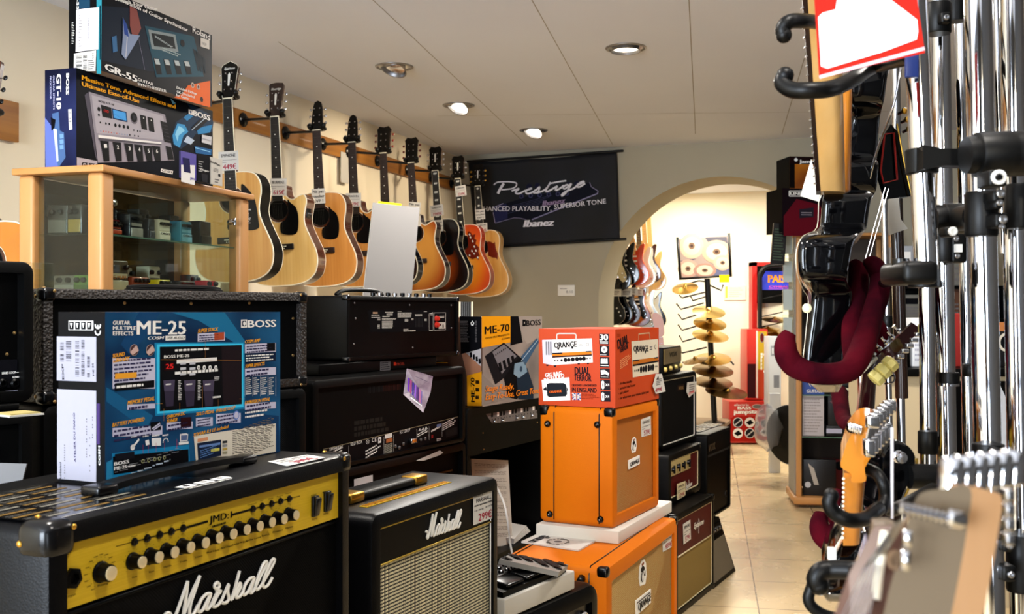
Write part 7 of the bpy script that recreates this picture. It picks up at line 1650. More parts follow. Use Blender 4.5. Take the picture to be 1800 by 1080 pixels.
b,M=carton((P(1375,0,6.85).x,6.85,Hr+.0215),80,.42,.25,CAMH+(548-331)/F*6.85-Hr-.0215,(mat('maroon_print','3c0c14',.35,noise=(3,'14060c',(1,1,1),2)),'carton_black','carton_grey'))
f=front(b,M,eps=.001);zl6=lambda x,y:(1340+x/2,y/2)
f.rect(1375,331,1480,415,ink('140a10'),.3);f.poly([zl6(75,760),zl6(120,700),zl6(200,720),zl6(260,830),zl6(75,830)],ink('5c0e1c'),1)
f.txt('LINE 6',(1389,343),(1418,343),5,WH,2,bold=.05);outl(f,[(1387,336),(1420,336),(1420,345),(1387,345)],.006,WH,2)
f.poly([(1405,368),(1430,365),(1430,382),(1405,384)],ink('24202a'),2);f.greek(1408,372,1428,380,2,ink('8a8490'),3)
tag(b.build('amplifier_carton',M=M),'large maroon carton on top of the beech case','cardboard box')
zt2=CAMH+(548-331)/F*6.85+.001
b,M=carton((P(1388,0,6.87).x,6.87,zt2),82,.30,.22,CAMH+(548-275)/F*6.87-zt2,(mat('ember_print','5a1a08',.35,noise=(4,'c87a18',(1,1,1),2)),'carton_black','carton_grey'))
f=front(b,M,eps=.001);f.rect(1388,275,1470,290,ink('1a0a0a'),1);f.rect(1388,275,1397,331,ink('0c0808'),.8);f.txt('JamMan',(1405,287),(1446,287),6,WH,2,bold=.05);f.circ((1399,281),.012,WH,2)
tag(b.build('looper_carton',M=M),'small ember-coloured carton stacked above the maroon one','cardboard box')
b=MB();p=P(1354,465,6.8)
Mbro=Matrix.Translation(P(1355,464,6.9));w_=24/F*6.9;h_=72/F*6.9
b=MB();b.M=Matrix.Rotation(Rd(4),4,'Y');b.box(0,0,0,w_,.02,h_,'dark_box');f=Face(b,Mbro,(0,0,0),X_,Z_,.001);f.greek(.01,.02,w_-.01,h_-.03,12,ink('4a5a4a'),1,False)
tag(b.build('brochure_stack',M=Mbro),'black brochures clipped at the upper left corner of the beech case','brochures')
b=MB()
for i in range(5):z0=.62+i*.19;b.box(-.075,.02,z0,-.008,.04,z0+.17,'glass');b.box(-.07,.03,z0+.01,-.012,.034,z0+.15,'pale_white')
tag(b.build('brochure_holder',M=Mr@Matrix.Translation((0,.1,.3))),'clear plastic brochure holders along the side of the beech case','brochure holder')
# right-hand background behind the poles
Yr=4.6
a=P(1556,762,Yr);T=thing('sales_counter','beige counter with black top behind the chrome poles','counter',M=Matrix.Translation(Vector((a.x,Yr,0))))
zc2=CAMH-(662-HZ)/F*Yr
b=MB();b.box(0,0,.0,1.5,.5,zc2,mat('beige_lam','b8a888',.5));b.build('body',T)
b=MB();b.rbox(-.03,-.03,zc2,1.53,.53,zc2+.035,.005,'black_satin');b.build('worktop',T)
b=MB();b.box(.25,-.004,zc2-.36,1.45,-.001,zc2-.02,'black_satin');b.build('recess_panel',T)
a=P(1548,800,6.3)
T=thing('shelving_unit','black wall shelving with stock behind the beige counter','shelving',M=Matrix.Translation(Vector((a.x,6.05,0))))
b=MB()
b.box(0,.35,0,1.7,.38,1.45,'dark_box');b.build('back_panel',T)
for z in(.3,.62,.94,1.26,1.45):
 b=MB();b.box(0,0,z-.02,1.7,.35,z,'black_satin');b.build('shelf',T)
for x in(0,.72,1.44,1.68):
 b=MB();b.box(x,0,0,x+.02,.35,1.45,'black_satin');b.build('upright',T)
cols=['b8b0a0','3a4660','8a2420','c8a03c','1c1c20','a0a4aa','5a3a2a','d8d0c4','22303a','6a6862']
rr_=random.Random(5);n=0
words={'b8b0a0':'grey-beige','3a4660':'slate blue','8a2420':'brick red','c8a03c':'mustard','1c1c20':'black','a0a4aa':'light grey','5a3a2a':'brown','d8d0c4':'off-white','22303a':'dark teal','6a6862':'mid grey'}
for si,z in enumerate((.94,1.26,1.45)):
 x=.04
 while x<1.4:
  w=rr_.uniform(.12,.3);h=rr_.uniform(.1,.25);c=cols[(n*7+si)%10]
  if not any(x<u<x+w for u in(.72,1.44)):
   M=T.matrix_world@Matrix.Translation((x,.04,z+.001));b=MB();b.rbox(0,0,0,w-.02,.2,h,.003,mat('stock_'+c,c,.45));f=Face(b,M,(0,0,0),X_,Z_,.001)
   f.rect(.01,h*.6,w*.5,h*.85,WH if n%2 else BLK,1,False);f.greek(.01,.02,w*.7,h*.5,3,GREYI,1,False)
   tag(b.build('stock_carton',M=M),'%s carton on the %s of the black wall shelving'%(words[c],['lower filled shelf','upper filled shelf','top'][si]),'cardboard box','stock on the black wall shelving');n+=1
  x+=w
def on_counter(px0,px1,h,m,label,draw=None,name='carton',cat='cardboard box',yy=.12):
 a=P(px0,0,Yr+yy);c=P(px1,0,Yr+yy);M=Matrix.Translation(Vector((a.x,Yr+yy,zc2+.036)));b=MB();b.rbox(0,0,0,c.x-a.x,.12,h,.004,m);f=Face(b,M,(0,0,0),X_,Z_,.001)
 if draw:draw(f,c.x-a.x,h)
 tag(b.build(name,M=M),label,cat)
on_counter(1566,1600,.13,'black_gloss','small glossy black box on the beige counter left of the poles',lambda f,w,h:[f.rect(.01+i*.02,.01,.018+i*.02,h-.02,ink('8a8a90'),1,False)for i in range(3)])
on_counter(1604,1640,.22,'pale_white','white box on the beige counter between the poles',lambda f,w,h:f.greek(.01,.02,w-.01,h*.6,5,ink('9a9aa8'),1,False))
on_counter(1648,1690,.24,'stock_8a2420' if 'stock_8a2420' in MATS else 'dark_red','dark box standing on the beige counter behind the thick pole')
on_counter(1755,1792,.20,'dark_box','black box with a pale ring printed on it on the counter',lambda f,w,h:(f.circ((w*.45,h*.55),.045,ink('c8c0b0'),1,False),f.circ((w*.45,h*.55),.034,BLK,2,False),f.rect(.0,h*.8,w,h,ink('a86a3c'),1,False)))
b=MB();pts=[(1752,665),(1790,745),(1784,805),(1758,800)];q=[P(x,y,3.2)for x,y in pts];n_=Vector((0,.1,0));b.add(q+[p+n_ for p in q],[(0,1,2,3),(7,6,5,4),(0,4,5,1),(1,5,6,2),(2,6,7,3),(3,7,4,0)],'pale_white')
tag(b.build('white_board'),'slanted white board between the right-hand chrome poles','board')
# chrome rack and the guitars hanging close to the camera
def local(M):return M.inverted()
mat('dark_gloss','030304',.07,spec=.45)
RK=P(1700,0,1.25);MRk=Matrix.Translation(Vector((RK.x,1.25,0)))
R=thing('drum_rack','chrome tube rack with black plastic clamps filling the right edge of the picture','rack',M=MRk)
def pole(p0,p1,Y,wpx,ext0=None,ext1=None,m='chrome',Y2=None):
 a=P(p0[0],p0[1],Y);c=P(p1[0],p1[1],Y2 or Y);d=c-a
 if ext0 is not None:a=a-d*((a.z-ext0)/d.z)if abs(d.z)>1e-6 else a
 if ext1 is not None:c=a+d*((ext1-a.z)/d.z)
 b=MB();b.M=local(MRk);b.cyl(a,c,wpx/2/F*Y,m,28);b.build('pole',R)
pole((1611,60),(1629,480),1.15,42,ext0=2.3)
pole((1653,60),(1664,780),1.5,33,ext0=2.3,ext1=0.01)
pole((1689,60),(1703,800),1.9,21,ext0=2.4,ext1=.01)
pole((1719,20),(1736,785),1.15,46,ext0=2.3,ext1=.36)
pole((1778,20),(1792,835),1.2,40,ext0=2.3,ext1=.01)
pole((1629,505),(1631,775),1.45,27,ext1=.01)
pole((1577,300),(1583,700),2.3,15,ext0=2.3,ext1=.01)
pole((1556,430),(1560,600),2.6,11,ext0=1.7,ext1=.01)
pole((1510,555),(1512,640),2.9,11,ext0=1.3,ext1=.01);pole((1526,555),(1528,640),2.8,9,ext0=1.3,ext1=.01)
pole((1753,60),(1760,300),1.8,12,ext0=2.2,ext1=1.4)
class Pieces:
 def __init__(s):s.first=None
 def __getattr__(s,k):
  def call(*a,**kw):
   b=MB();b.M=local(MRk);getattr(b,k)(*a,**kw);o=b.build('clamp' if s.first is None else 'clamp_block',s.first or R);s.first=s.first or o
  return call
def clamp(draw):
 p=Pieces();draw(p);return p.first
def sleeve(b,px,y0,y1,w,Y,m='black_rubber',px2=None):
 r=w/2/F*Y;a=P(px,y0,Y);c=P(px2 or px,y1,Y);d=(c-a);L=d.length;d.normalize()
 b.lathe(a,d,[(r*.93,0),(r,L*.05),(r,L*.95),(r*.93,L)],m,24)
def bolt(par,px,py,Y,rpx,ring='steel'):
 b=MB();b.M=local(MRk);r=rpx/F*Y;p=P(px,py,Y);b.lathe(p,(0,-1,0),[(r,0),(r,.003),(r*.75,.004),(r*.6,.004),(r*.55,.001)],ring,16);b.build('bolt',par)
def lug(b,x0,y0,x1,y1,Y,d=.02):
 a=P(x0,y1,Y);c=P(x1,y0,Y);b.rbox(a.x,Y,a.z,c.x,Y+d,c.z,.003,'black_rubber')
Yc1=1.08
def c1(b):
 sleeve(b,1619,262,306,56,1.15,px2=1621)
 a=P(1615,300,1.13);c=P(1705,258,1.13)
 L=[[(x,1.13-w,z)for w,z in((-.010,c.z-h),(.012,c.z-h),(.012,a.z+h),(-.010,a.z+h))]for x,h in((a.x,.0),(a.x+.022,.004),(c.x,.0035))]
 b.loft(L,'black_rubber',True,True,False)
 a=P(1697,273,Yc1);c=P(1860,268,Yc1);r=40/F*Yc1
 b.lathe(a,c-a,[(r*.80,0),(r*.82,.004),(r*.82,.010),(r*.96,.011),(r,.013),(r,.045),(r*.985,.047),(r,.049),(r,.10)],'black_rubber',32)
 lug(b,1739,298,1772,328,1.03,.03)
o=clamp(c1);bolt(o,1754.5,312,1.028,13,'white_plastic');bolt(o,1754.5,312,1.0235,6,'black_plastic')
def c2(b):
 a=P(1640,386,1.22);c=P(1704,384,1.22);r=27/F*1.22
 b.lathe(a,c-a,[(r*.92,0),(r*.95,.003),(r*.95,.012),(r,.013),(r,.04)],'black_rubber',28)
 sleeve(b,1725,338,416,56,1.14);sleeve(b,1790,324,402,46,1.18);a=P(1690,384,1.2);c=P(1714,380,1.16);b.cyl(a,c,22/F*1.2,'black_rubber',20)
 lug(b,1746,334,1768,356,1.10,.03);lug(b,1748,352,1764,368,1.10,.03);lug(b,1750,374,1774,400,1.10,.03);lug(b,1662,398,1686,416,1.18)
o=clamp(c2)
for x,y,r in((1758,341,8),(1756,357,6),(1762,386,8),(1760,399,5)):bolt(o,x,y,1.098,r)
bolt(o,1674,407,1.178,8,'white_plastic')
def c3(b):sleeve(b,1659,408,460,38,1.46,px2=1660);lug(b,1674,410,1700,462,1.44,.03)
o=clamp(c3);bolt(o,1680,420,1.438,5);bolt(o,1682,450,1.438,5)
b=MB();b.M=local(MRk);a=P(1677,444,1.437);c=P(1688,430,1.437);b.box(a.x,1.43,a.z,c.x,1.437,c.z,'paper');b.build('clip',o)
def c4(b):
 sleeve(b,1624,474,506,54,1.15);a=P(1560,502,1.17);c=P(1622,462,1.17);b.rbox(a.x,1.12,a.z,c.x,1.20,c.z,.008,'black_rubber')
 sleeve(b,1583,455,468,30,1.16,'black_plastic')
clamp(c4)
def c5(b):sleeve(b,1648,6,60,46,1.45);sleeve(b,1681,-40,38,34,1.6);lug(b,1655,20,1672,40,1.42,.03)
o=clamp(c5);bolt(o,1663,31,1.418,5)
def c6(b):sleeve(b,1631,758,798,34,1.42);sleeve(b,1668,655,674,36,1.49);a=P(1598,838,1.3);c=P(1690,838,1.3);b.cyl(a,c,22/F*1.3,'black_rubber',24);sleeve(b,1670,815,860,44,1.45)
o=clamp(c6)
b=MB();b.M=local(MRk);sleeve(b,1668,674,679,35,1.485,'chrome');b.build('ring',o)
def c7(b):sleeve(b,1737,780,808,54,1.13);lug(b,1748,788,1762,806,1.10,.03)
clamp(c7)
def c8(b):sleeve(b,1794,940,1040,48,1.18);lug(b,1763,950,1782,972,1.13,.04);lug(b,1763,996,1788,1024,1.13,.05)
o=clamp(c8);bolt(o,1774,961,1.128,5);bolt(o,1776,1010,1.128,6)
def c9(b):sleeve(b,1705,640,662,26,1.88);sleeve(b,1580,470,500,22,2.28);sleeve(b,1560,555,575,20,2.55)
clamp(c9)
b=MB();b.M=local(MRk);p=P(1596,118,1.13);b.rbox(p.x-.004,1.125,p.z-.012,p.x+.010,1.13,p.z+.012,.001,mat('blue_sticker','20306a',.3));b.build('sticker',R,label='small blue sticker')
KS=.285
def hollow_body(T,M,secs,m,name='body',dep=.30,sm=3):
 """solid guitar body seen edge-on; secs = (photo y, left x, right x, near distance)"""
 S_=spline([tuple(map(float,s))for s in secs],sm);loops=[]
 for y,xl,xr,Yn in S_:
  z=CAMH-(y-HZ)/F*Yn;a=(xl-900)/F*Yn;c=(xr-900)/F*Yn;w=c-a;r=min(.011,w*.3)
  q=rr(a,Yn,c,Yn+dep,r,4);loops.append([(x+KS*(yy-Yn),yy,z)for x,yy in q])
 b=MB();b.M=local(M);b.loft(loops,m,True,True);return b.build(name,T)
def wtube(T,M,pts,r,m,name,n=4,k=8,label=None):
 b=MB();b.M=local(M);b.tube(spline([tuple(P(*p))for p in pts],n),r,m,k);return b.build(name,T,label=label)
def Mth(px,py,Y):return Matrix.Translation(P(px,py,Y))
M=Mth(1450,560,1.5);T=thing('electric_guitar','glossy black guitar seen edge-on with pale maple neck, resting in the burgundy velvet cradle','guitar',M=M)
hollow_body(T,M,[(334,1462,1528,1.58),(339,1450,1534,1.545),(350,1446,1532,1.53),(372,1444,1528,1.53),(400,1440,1524,1.525),(408,1422,1514,1.44),(416,1410,1506,1.40),(430,1404,1500,1.39),(450,1402,1496,1.39),(478,1404,1491,1.39),(492,1409,1489,1.40),(502,1418,1492,1.46),(510,1424,1497,1.50),(522,1426,1499,1.51),(560,1422,1496,1.51),(610,1415,1490,1.51),(650,1412,1488,1.51),(664,1415,1486,1.515),(676,1424,1482,1.53),(690,1440,1474,1.60)],'dark_gloss')
wtube(T,M,[(1462,335,1.60),(1441,345,1.54),(1436,400,1.49),(1412,415,1.39),(1400,440,1.35),(1401,480,1.36),(1412,510,1.46),(1421,530,1.52),(1415,600,1.50),(1411,650,1.48),(1425,680,1.54)],.0005,'bone','binding',label='pale binding along the front edge')
b=MB();b.M=local(M);b.lathe(P(1428,541,1.54),P(1396,545,1.47)-P(1428,541,1.54),[(.006,0),(.005,.008),(.0035,.014),(.006,.022),(.007,.026),(.004,.028)],'cream',16);b.build('strap_button',T)
def neck_loft(T,M,top,bot,Yt,Yb,w,m,name='neck'):
 """top/bot = (y, xl, xr)"""
 L=[]
 for(y,xl,xr),Y in((top,Yt),(bot,Yb)):
  z=CAMH-(y-HZ)/F*Y;a=(xl-900)/F*Y;c=(xr-900)/F*Y
  L.append([(x+KS*(y_-Y),y_,z)for x,y_ in[(a,Y),(a,Y+w)]+[(a+(c-a)*(.55+.45*math.sin(PI*k/8)),Y+w*(.5+.5*math.cos(PI*k/8)))for k in range(9)]])
 b=MB();b.M=local(M);b.loft(L,m,True,True);return b.build(name,T)
neck_loft(T,M,(-80,1414,1478),(336,1442,1487),1.25,1.50,.05,'maple')
b=MB();b.M=local(M)
for(y0,x0,Y0),(y1,x1,Y1)in(((-80,1405,1.25),(336,1435,1.50)),):
 z0=CAMH-(y0-HZ)/F*Y0;z1=CAMH-(y1-HZ)/F*Y1;a0=(x0-900)/F*Y0;a1=(x1-900)/F*Y1;w=.0065
 e_=KS*.05;b.add([(a0,Y0,z0),(a0+w,Y0,z0),(a0+w+e_,Y0+.05,z0),(a0+e_,Y0+.05,z0),(a1,Y1,z1),(a1+w,Y1,z1),(a1+w+e_,Y1+.05,z1),(a1+e_,Y1+.05,z1)],[(0,1,2,3),(7,6,5,4),(0,4,5,1),(1,5,6,2),(2,6,7,3),(3,7,4,0)],'rosewood')
 for i in range(26):
  t=i/26;x=a0+(a1-a0)*t;Y=Y0+(Y1-Y0)*t;z=z0+(z1-z0)*t;b.box(x-.0008,Y-.0004,z-.001,x+.001,Y+.008,z+.001,'chrome_soft')
b.build('fingerboard',T)
neck_loft(T,M,(150,1482,1500),(335,1462,1497),1.62,1.60,.06,'maple_amber','neck_heel')
M=Mth(1520,230,1.8);T=thing('electric_guitar','second glossy black guitar edge-on, higher and behind the maple neck','guitar',M=M)
hollow_body(T,M,[(96,1520,1572,1.8),(108,1500,1566,1.73),(130,1493,1561,1.71),(168,1490,1556,1.71),(184,1494,1552,1.73),(196,1500,1549,1.79),(210,1496,1547,1.81),(250,1484,1544,1.81),(276,1476,1542,1.81),(286,1470,1545,1.77),(310,1470,1544,1.77),(335,1474,1540,1.78),(350,1488,1530,1.84)],'dark_gloss')
wtube(T,M,[(1586,96,1.72),(1582,130,1.70),(1572,180,1.70),(1556,225,1.72),(1543,262,1.74),(1532,300,1.76),(1524,340,1.8)],.0022,'chrome_soft','binding',label='bright metal edge')
for a_,c_ in(((1556,330,1.9),(1503,520,1.85)),((1562,332,1.9),(1509,522,1.85))):wtube(T,M,[a_,c_],.0011,'chrome_soft','string',k=6)
M=Mth(1440,665,1.4);T=thing('velvet_hanger','burgundy velvet padded cradle curling under the glossy black guitar','guitar hanger',M=M)
def vtube(pts,r,name):
 b=MB();b.M=local(M);q=spline([tuple(P(*p))+(rr0,)for p,rr0 in zip(pts,r)],5);b.tube([x[:3]for x in q],[x[3]for x in q],'velvet',14);return b.build(name,T)
vtube([(1389,585,1.34),(1382,600,1.34),(1382,622,1.34),(1396,643,1.34),(1425,655,1.33),(1460,658,1.33),(1490,652,1.34),(1506,634,1.36),(1520,600,1.40),(1532,560,1.45),(1545,515,1.50),(1547,485,1.52),(1536,466,1.52),(1526,462,1.54)],[.008,.013,.015,.015,.014,.014,.015,.016,.016,.015,.015,.015,.013,.008],'padded_arm')
vtube([(1500,640,1.42),(1497,600,1.48),(1500,555,1.52),(1508,510,1.56),(1508,478,1.57),(1499,463,1.58)],[.012,.014,.015,.015,.014,.009],'padded_arm')
vtube([(1532,560,1.58),(1548,590,1.6),(1535,625,1.6)],[.012,.012,.006],'padded_arm')
b=MB();b.M=local(M);b.tube([P(1545,500,1.52),P(1600,490,1.3)],.006,'black_metal');b.build('bracket',T)
M=Mth(1430,150,1.15);T=thing('guitar_hanger','black rubber-covered double hook in front of the maple neck','guitar hanger',M=M)
wtube(T,M,[(1381,133,1.16),(1374,146,1.16),(1384,161,1.15),(1420,160,1.14),(1460,157,1.15),(1495,142,1.2),(1530,122,1.35)],[.009]*25,'black_rubber','hook',k=14)if False else None
for pts,r in(([(1380,133,1.16),(1375,146,1.16),(1392,158,1.15),(1425,159,1.14),(1460,156,1.15),(1495,142,1.2),(1535,118,1.35),(1600,100,1.2)],.0092),([(1378,62,1.2),(1376,50,1.2),(1388,38,1.2),(1412,37,1.22),(1440,40,1.3),(1500,55,1.4),(1590,80,1.25)],.0086)):
 b=MB();b.M=local(M);q=spline([tuple(P(*p))for p in pts],5);b.tube(q,r,'black_rubber',14);b.sphere(q[0],r*1.08,'black_rubber',12);b.build('hook',T)
cs=[P(1428,-60,1.0),P(1604,-60,.98),P(1626,93,.98),P(1440,136,1.0)]
M=Matrix.Translation(cs[3]);b=MB();L=[c-cs[3]for c in cs];n=Vector((0,.0006,0));b.add(L+[p+n for p in L],[(0,1,2,3),(7,6,5,4),(0,4,5,1),(1,5,6,2),(2,6,7,3),(3,7,4,0)],mat('tag_red','a81c10',.5,spec=.1))
U_=L[2].normalized();N_=(L[2]).cross(L[0]).normalized();V_=N_.cross(U_)
if V_.z<0:V_=-V_
f=Face(b,M,(0,0,0),U_,V_,.0005);f.N=Vector((0,-1,0))
zt9=lambda x,y:(1340+x/3.6,y/3.6)
f.poly([zt9(352,110),zt9(380,82),zt9(462,60),zt9(480,-60),zt9(960,-80),zt9(985,200),zt9(975,250),zt9(760,330),zt9(410,435),zt9(370,420)],ink('f6f2f0'),1);f.poly([zt9(362,500),zt9(1028,318),zt9(1024,296),zt9(358,478)],ink('e8b0b8'),1)
f.greek(*zt9(790,110),*zt9(920,160),3,ink('a09aa8'),2,slope=.2);f.greek(*zt9(400,160),*zt9(560,190),2,ink('e0dcdc'),2)
tag(b.build('price_card',M=M),'large white price card with red border hanging before the maple neck','price card')
def paper(pts,Ys,label,m='paper_grey'):
 q=[P(x,y,Y)for(x,y),Y in zip(pts,Ys)];M=Matrix.Translation(q[0]);b=MB();b.add([p-q[0]for p in q]+[p-q[0]+Vector((0,.0006,0))for p in q],[tuple(range(len(q))),tuple(range(len(q),2*len(q)))[::-1]]+[(k,(k+1)%len(q),len(q)+(k+1)%len(q),len(q)+k)for k in range(len(q))],m)
 tag(b.build('paper_tag',M=M),label,'price card')
paper([(1426,280),(1444,345),(1440,355),(1407,345)],[1.6,1.58,1.58,1.6],'white paper tag hanging left of the glossy black guitar')
paper([(1562,350),(1580,348),(1583,385),(1596,402),(1562,414),(1560,385)],[1.7]*6,'curled white paper tag right of the burgundy velvet cradle')
M=Mth(1575,300,1.95);T=thing('electric_guitar','black guitar headstock with red and gold outline beside the front chrome pole','guitar',M=M)
q=[P(x,y,1.95)for x,y in((1566,218),(1578,232),(1601,345),(1560,350),(1545,300),(1552,240))]
def slabp(T,M,q,th,m,name,label=None,vec=None):
 b=MB();b.M=local(M);d=vec or Vector((0,th,0));n=len(q);b.add(list(q)+[p+d for p in q],[tuple(range(n)),tuple(range(2*n-1,n-1,-1))]+[(k,(k+1)%n,n+(k+1)%n,n+k)for k in range(n)],m);return b.build(name,T,label=label)
slabp(T,M,q,.02,'dark_gloss','headstock')
b=MB();b.M=local(M);b.tube([P(x,y,1.945)for x,y in((1555,236),(1571,234),(1577,316),(1553,322),(1548,300),(1555,236))],.002,mat('red_line','9c2420',.3),6);b.tube([P(x,y,1.94)for x,y in((1577,218),(1588,280),(1602,344))],.0016,'gold',6);b.build('outline',T,label='red and gold outline')
for i,(x,y)in enumerate(((1580,200),(1585,215),(1588,232))):
 b=MB();b.M=local(M);b.cyl(P(x,y,1.9),P(x+8,y-4,1.88),.003,'chrome_soft',8);b.sphere(P(x+10,y-5,1.88),.006,'gold',8);b.build('tuning_peg',T)
b=MB();b.M=local(M);b.tube([P(1575,350,1.97),P(1585,700,1.99)],.012,'mahogany_dark',10);b.build('neck',T)
Y4=1.55;M=Mth(1520,700,Y4);T=thing('electric_guitar','burgundy guitar neck and tilted headstock with pale yellow pegs','guitar',M=M)
slabp(T,M,[P(1514,652,Y4-.02),P(1604,568,Y4+.03),P(1620,579,Y4+.03),P(1534,664,Y4-.02)],0,mat('burgundy','26070a',.12,coat=1),'headstock',vec=Vector((.026,.075,0)))
neck_loft(T,M,(655,1517,1543),(775,1501,1537),Y4-.01,Y4+.02,.05,'burgundy')
b=MB();b.M=local(M);b.tube([P(1515,655,Y4-.03),P(1541,630,Y4-.01)],.0026,'bone',8);b.build('nut',T)
for i in range(3):
 b=MB();b.M=local(M);c=P(1541+i*12,664-i*12,Y4-.06);u_=(P(1620,579,Y4)-P(1534,664,Y4)).normalized()
 b.lathe(c-u_*.007,u_,[(.009,0),(.0125,.002),(.0125,.011),(.009,.014)],mat('peg_yellow','d2c272',.35),8);b.build('tuning_peg',T,label='pale yellow plastic peg')
b=MB();b.M=local(M);c=P(1617,580,Y4+.0);b.rbox(c.x-.006,c.y-.02,c.z-.008,c.x+.006,c.y-.005,c.z+.009,.003,'peg_yellow');b.build('tuning_peg',T,label='pale yellow plastic peg')
for i in range(6):
 b=MB();b.M=local(M);c=P(1572+i*8,636-i*9.5,Y4-.03);b.rbox(c.x-.005,c.y-.01,c.z-.003,c.x+.005,c.y,c.z+.003,.001,'chrome');b.build('machine_head',T)
for i in range(6):
 b=MB();b.M=local(M);c=P(1527+i*11,635-i*10,Y4-.0);d_=P(1516+i*11,624-i*10,Y4+.0);b.lathe(c,d_-c,[(.004,0),(.004,.004),(.0022,.006),(.0022,.012),(.0035,.014)],'chrome',10);b.build('string_post',T)
b=MB();b.M=local(M);b.tube(spline([tuple(P(x,y,Y4+.05))for x,y in((1555,675),(1570,672),(1572,660),(1562,655),(1556,668))],4),.0015,'chrome',6);b.build('wire',T)
Y5=1.12;M=Mth(1500,850,Y5);T=thing('electric_guitar','amber maple guitar head and neck with chrome machine heads, held in the black loop','guitar',M=M)
out=[(1512,750),(1538,752),(1546,772),(1534,800),(1520,822),(1522,846),(1497,848),(1496,834),(1478,821),(1482,800),(1492,772)]
slabp(T,M,[P(x,y,Y5)for x,y in spline(out,3,True)],0,'maple_amber','headstock',vec=Vector((.024,.075,.012)))
b=MB();b.M=local(M);q=[P(x,y,Y5-.002)for x,y in((1540,756),(1545,772),(1532,800),(1521,822),(1518,815),(1530,785))];b.add(q,[tuple(range(6))],ink('b8701c'));b.build('headstock_edge',T)
neck_loft(T,M,(832,1484,1524),(960,1482,1514),Y5+.01,Y5+.06,.045,'maple_amber')
b=MB();b.M=local(M)
for i in range(14):c=P(1483-.1*i,842+i*8,Y5+.012+.003*i);b.sphere(c,.0017,'bone',6)
b.build('fret_ends',T)
for i in range(6):
 b=MB();b.M=local(M);c=P(1526+i*6,788-i*6,Y5-.03+i*.012);b.rbox(c.x-.006,c.y-.01,c.z-.009,c.x+.005,c.y+.004,c.z+.010,.003,'chrome');b.cyl(c+Vector((0,0,.008)),c+Vector((.004,0,.026)),.003,'chrome',8);b.rbox(c.x-.002,c.y-.004,c.z+.02,c.x+.012,c.y+.006,c.z+.034,.003,'chrome');b.build('machine_head',T)
for i in range(4):
 b=MB();b.M=local(M);b.lathe(P(1511-i*4,757-i*1.5,Y5),(-1,0,.15),[(.006,0),(.004,.002),(.006,.004),(.004,.006)],'chrome',10);b.build('string_post',T)
M=Mth(1510,900,1.08);T=thing('guitar_hanger','black loop-shaped hanger around the amber maple neck','guitar hanger',M=M)
for pts,r in(([(1461,872,1.05),(1458,886,1.05),(1468,903,1.05),(1492,915,1.05),(1520,913,1.07),(1540,898,1.09),(1556,890,1.12),(1575,895,1.14),(1640,860,1.25)],.0075),([(1522,824,1.14),(1540,832,1.12),(1552,850,1.11),(1556,872,1.11),(1551,892,1.10),(1548,900,1.1)],.0062)):
 b=MB();b.M=local(M);b.tube(spline([tuple(P(*p))for p in pts],5),r,'black_rubber',14);b.sphere(P(*pts[0]),r*1.05,'black_rubber',12);b.build('hook',T)
b=MB();b.tube([P(1568,752,1.1),P(1568.5,912,1.1)],.0016,mat('cord_white','d8d4dc',.6),6);tag(b.build('white_string'),'thin white string hanging vertically beside the black loop hanger','string')
M=Mth(1580,840,1.35);T=thing('electric_guitar','shiny black guitar with a chrome strap button, right of the amber maple head','guitar',M=M)
q=[P(x,y,1.30)for x,y in spline([(1540,900),(1548,850),(1552,800),(1572,776),(1596,782),(1611,802),(1608,828),(1590,870),(1572,905)],4,True)]
n_=len(q);b=MB();b.M=local(M);cen=sum(q,Vector())/n_
b.loft([[cen+(p-cen)*.90 for p in q],[cen+(p-cen)*.97+Vector((0,.003,0))for p in q],[p+Vector((0,.010,0))for p in q],[p+Vector((0,.05,0))for p in q]],'dark_gloss',True,True);b.build('body',T)
b=MB();b.M=local(M);b.lathe(P(1578.5,803,1.30),(0,-1,0),[(.008,-.002),(.008,.002),(.005,.004),(.0045,.010),(.0075,.012),(.0065,.015),(.002,.0155)],'chrome_soft',18);b.build('strap_button',T)
wtube(T,M,[(1612,806,1.31),(1608,832,1.31),(1590,874,1.31),(1568,912,1.31)],.0016,'gold','binding',label='gold binding')
b=MB();b.M=local(M);b.tube([P(1560,895,1.33),P(1535,1000,1.30)],.018,'mahogany_dark',10);b.build('neck',T)
M=Mth(1455,935,1.5);T=thing('velvet_hanger','lower burgundy velvet cradle above the floor tiles','guitar hanger',M=M)
vtube([(1443,905,1.5),(1440,925,1.49),(1450,945,1.48),(1470,955,1.48),(1492,945,1.5),(1510,920,1.55),(1520,870,1.6),(1500,820,1.62)],[.010,.014,.016,.016,.015,.014,.013,.012],'padded_arm')
vtube([(1472,870,1.6),(1466,890,1.58),(1474,915,1.55),(1490,930,1.53)],[.012,.014,.014,.010],'padded_arm')
vtube([(1475,690,2.3),(1484,740,2.2),(1505,745,2.1)],[.018,.016,.012],'padded_arm')
M=Mth(1480,960,1.25);T=thing('electric_guitar','black guitar with white front edge below the velvet cradle','guitar',M=M)
hollow_body(T,M,[(928,1502,1530,1.30),(936,1488,1524,1.24),(955,1478,1516,1.20),(980,1464,1508,1.18),(1000,1456,1500,1.18),(1025,1450,1494,1.15),(1045,1446,1490,1.13),(1058,1452,1484,1.16)],'dark_gloss',dep=.2)
wtube(T,M,[(1487,936,1.235),(1473,960,1.19),(1457,990,1.17),(1447,1020,1.14),(1443,1045,1.12)],.0024,'gtr_white','binding',label='white edge binding')
b=MB();b.M=local(M);c=P(1460,972,1.17);b.rbox(c.x-.004,c.y-.01,c.z-.007,c.x+.004,c.y,c.z+.007,.001,'white_plastic');b.build('switch_tip',T)
M=Mth(1450,1010,1.0);T=thing('guitar_hanger','thick black rubber hook near the lower edge, in front of the white-edged black guitar','guitar hanger',M=M)
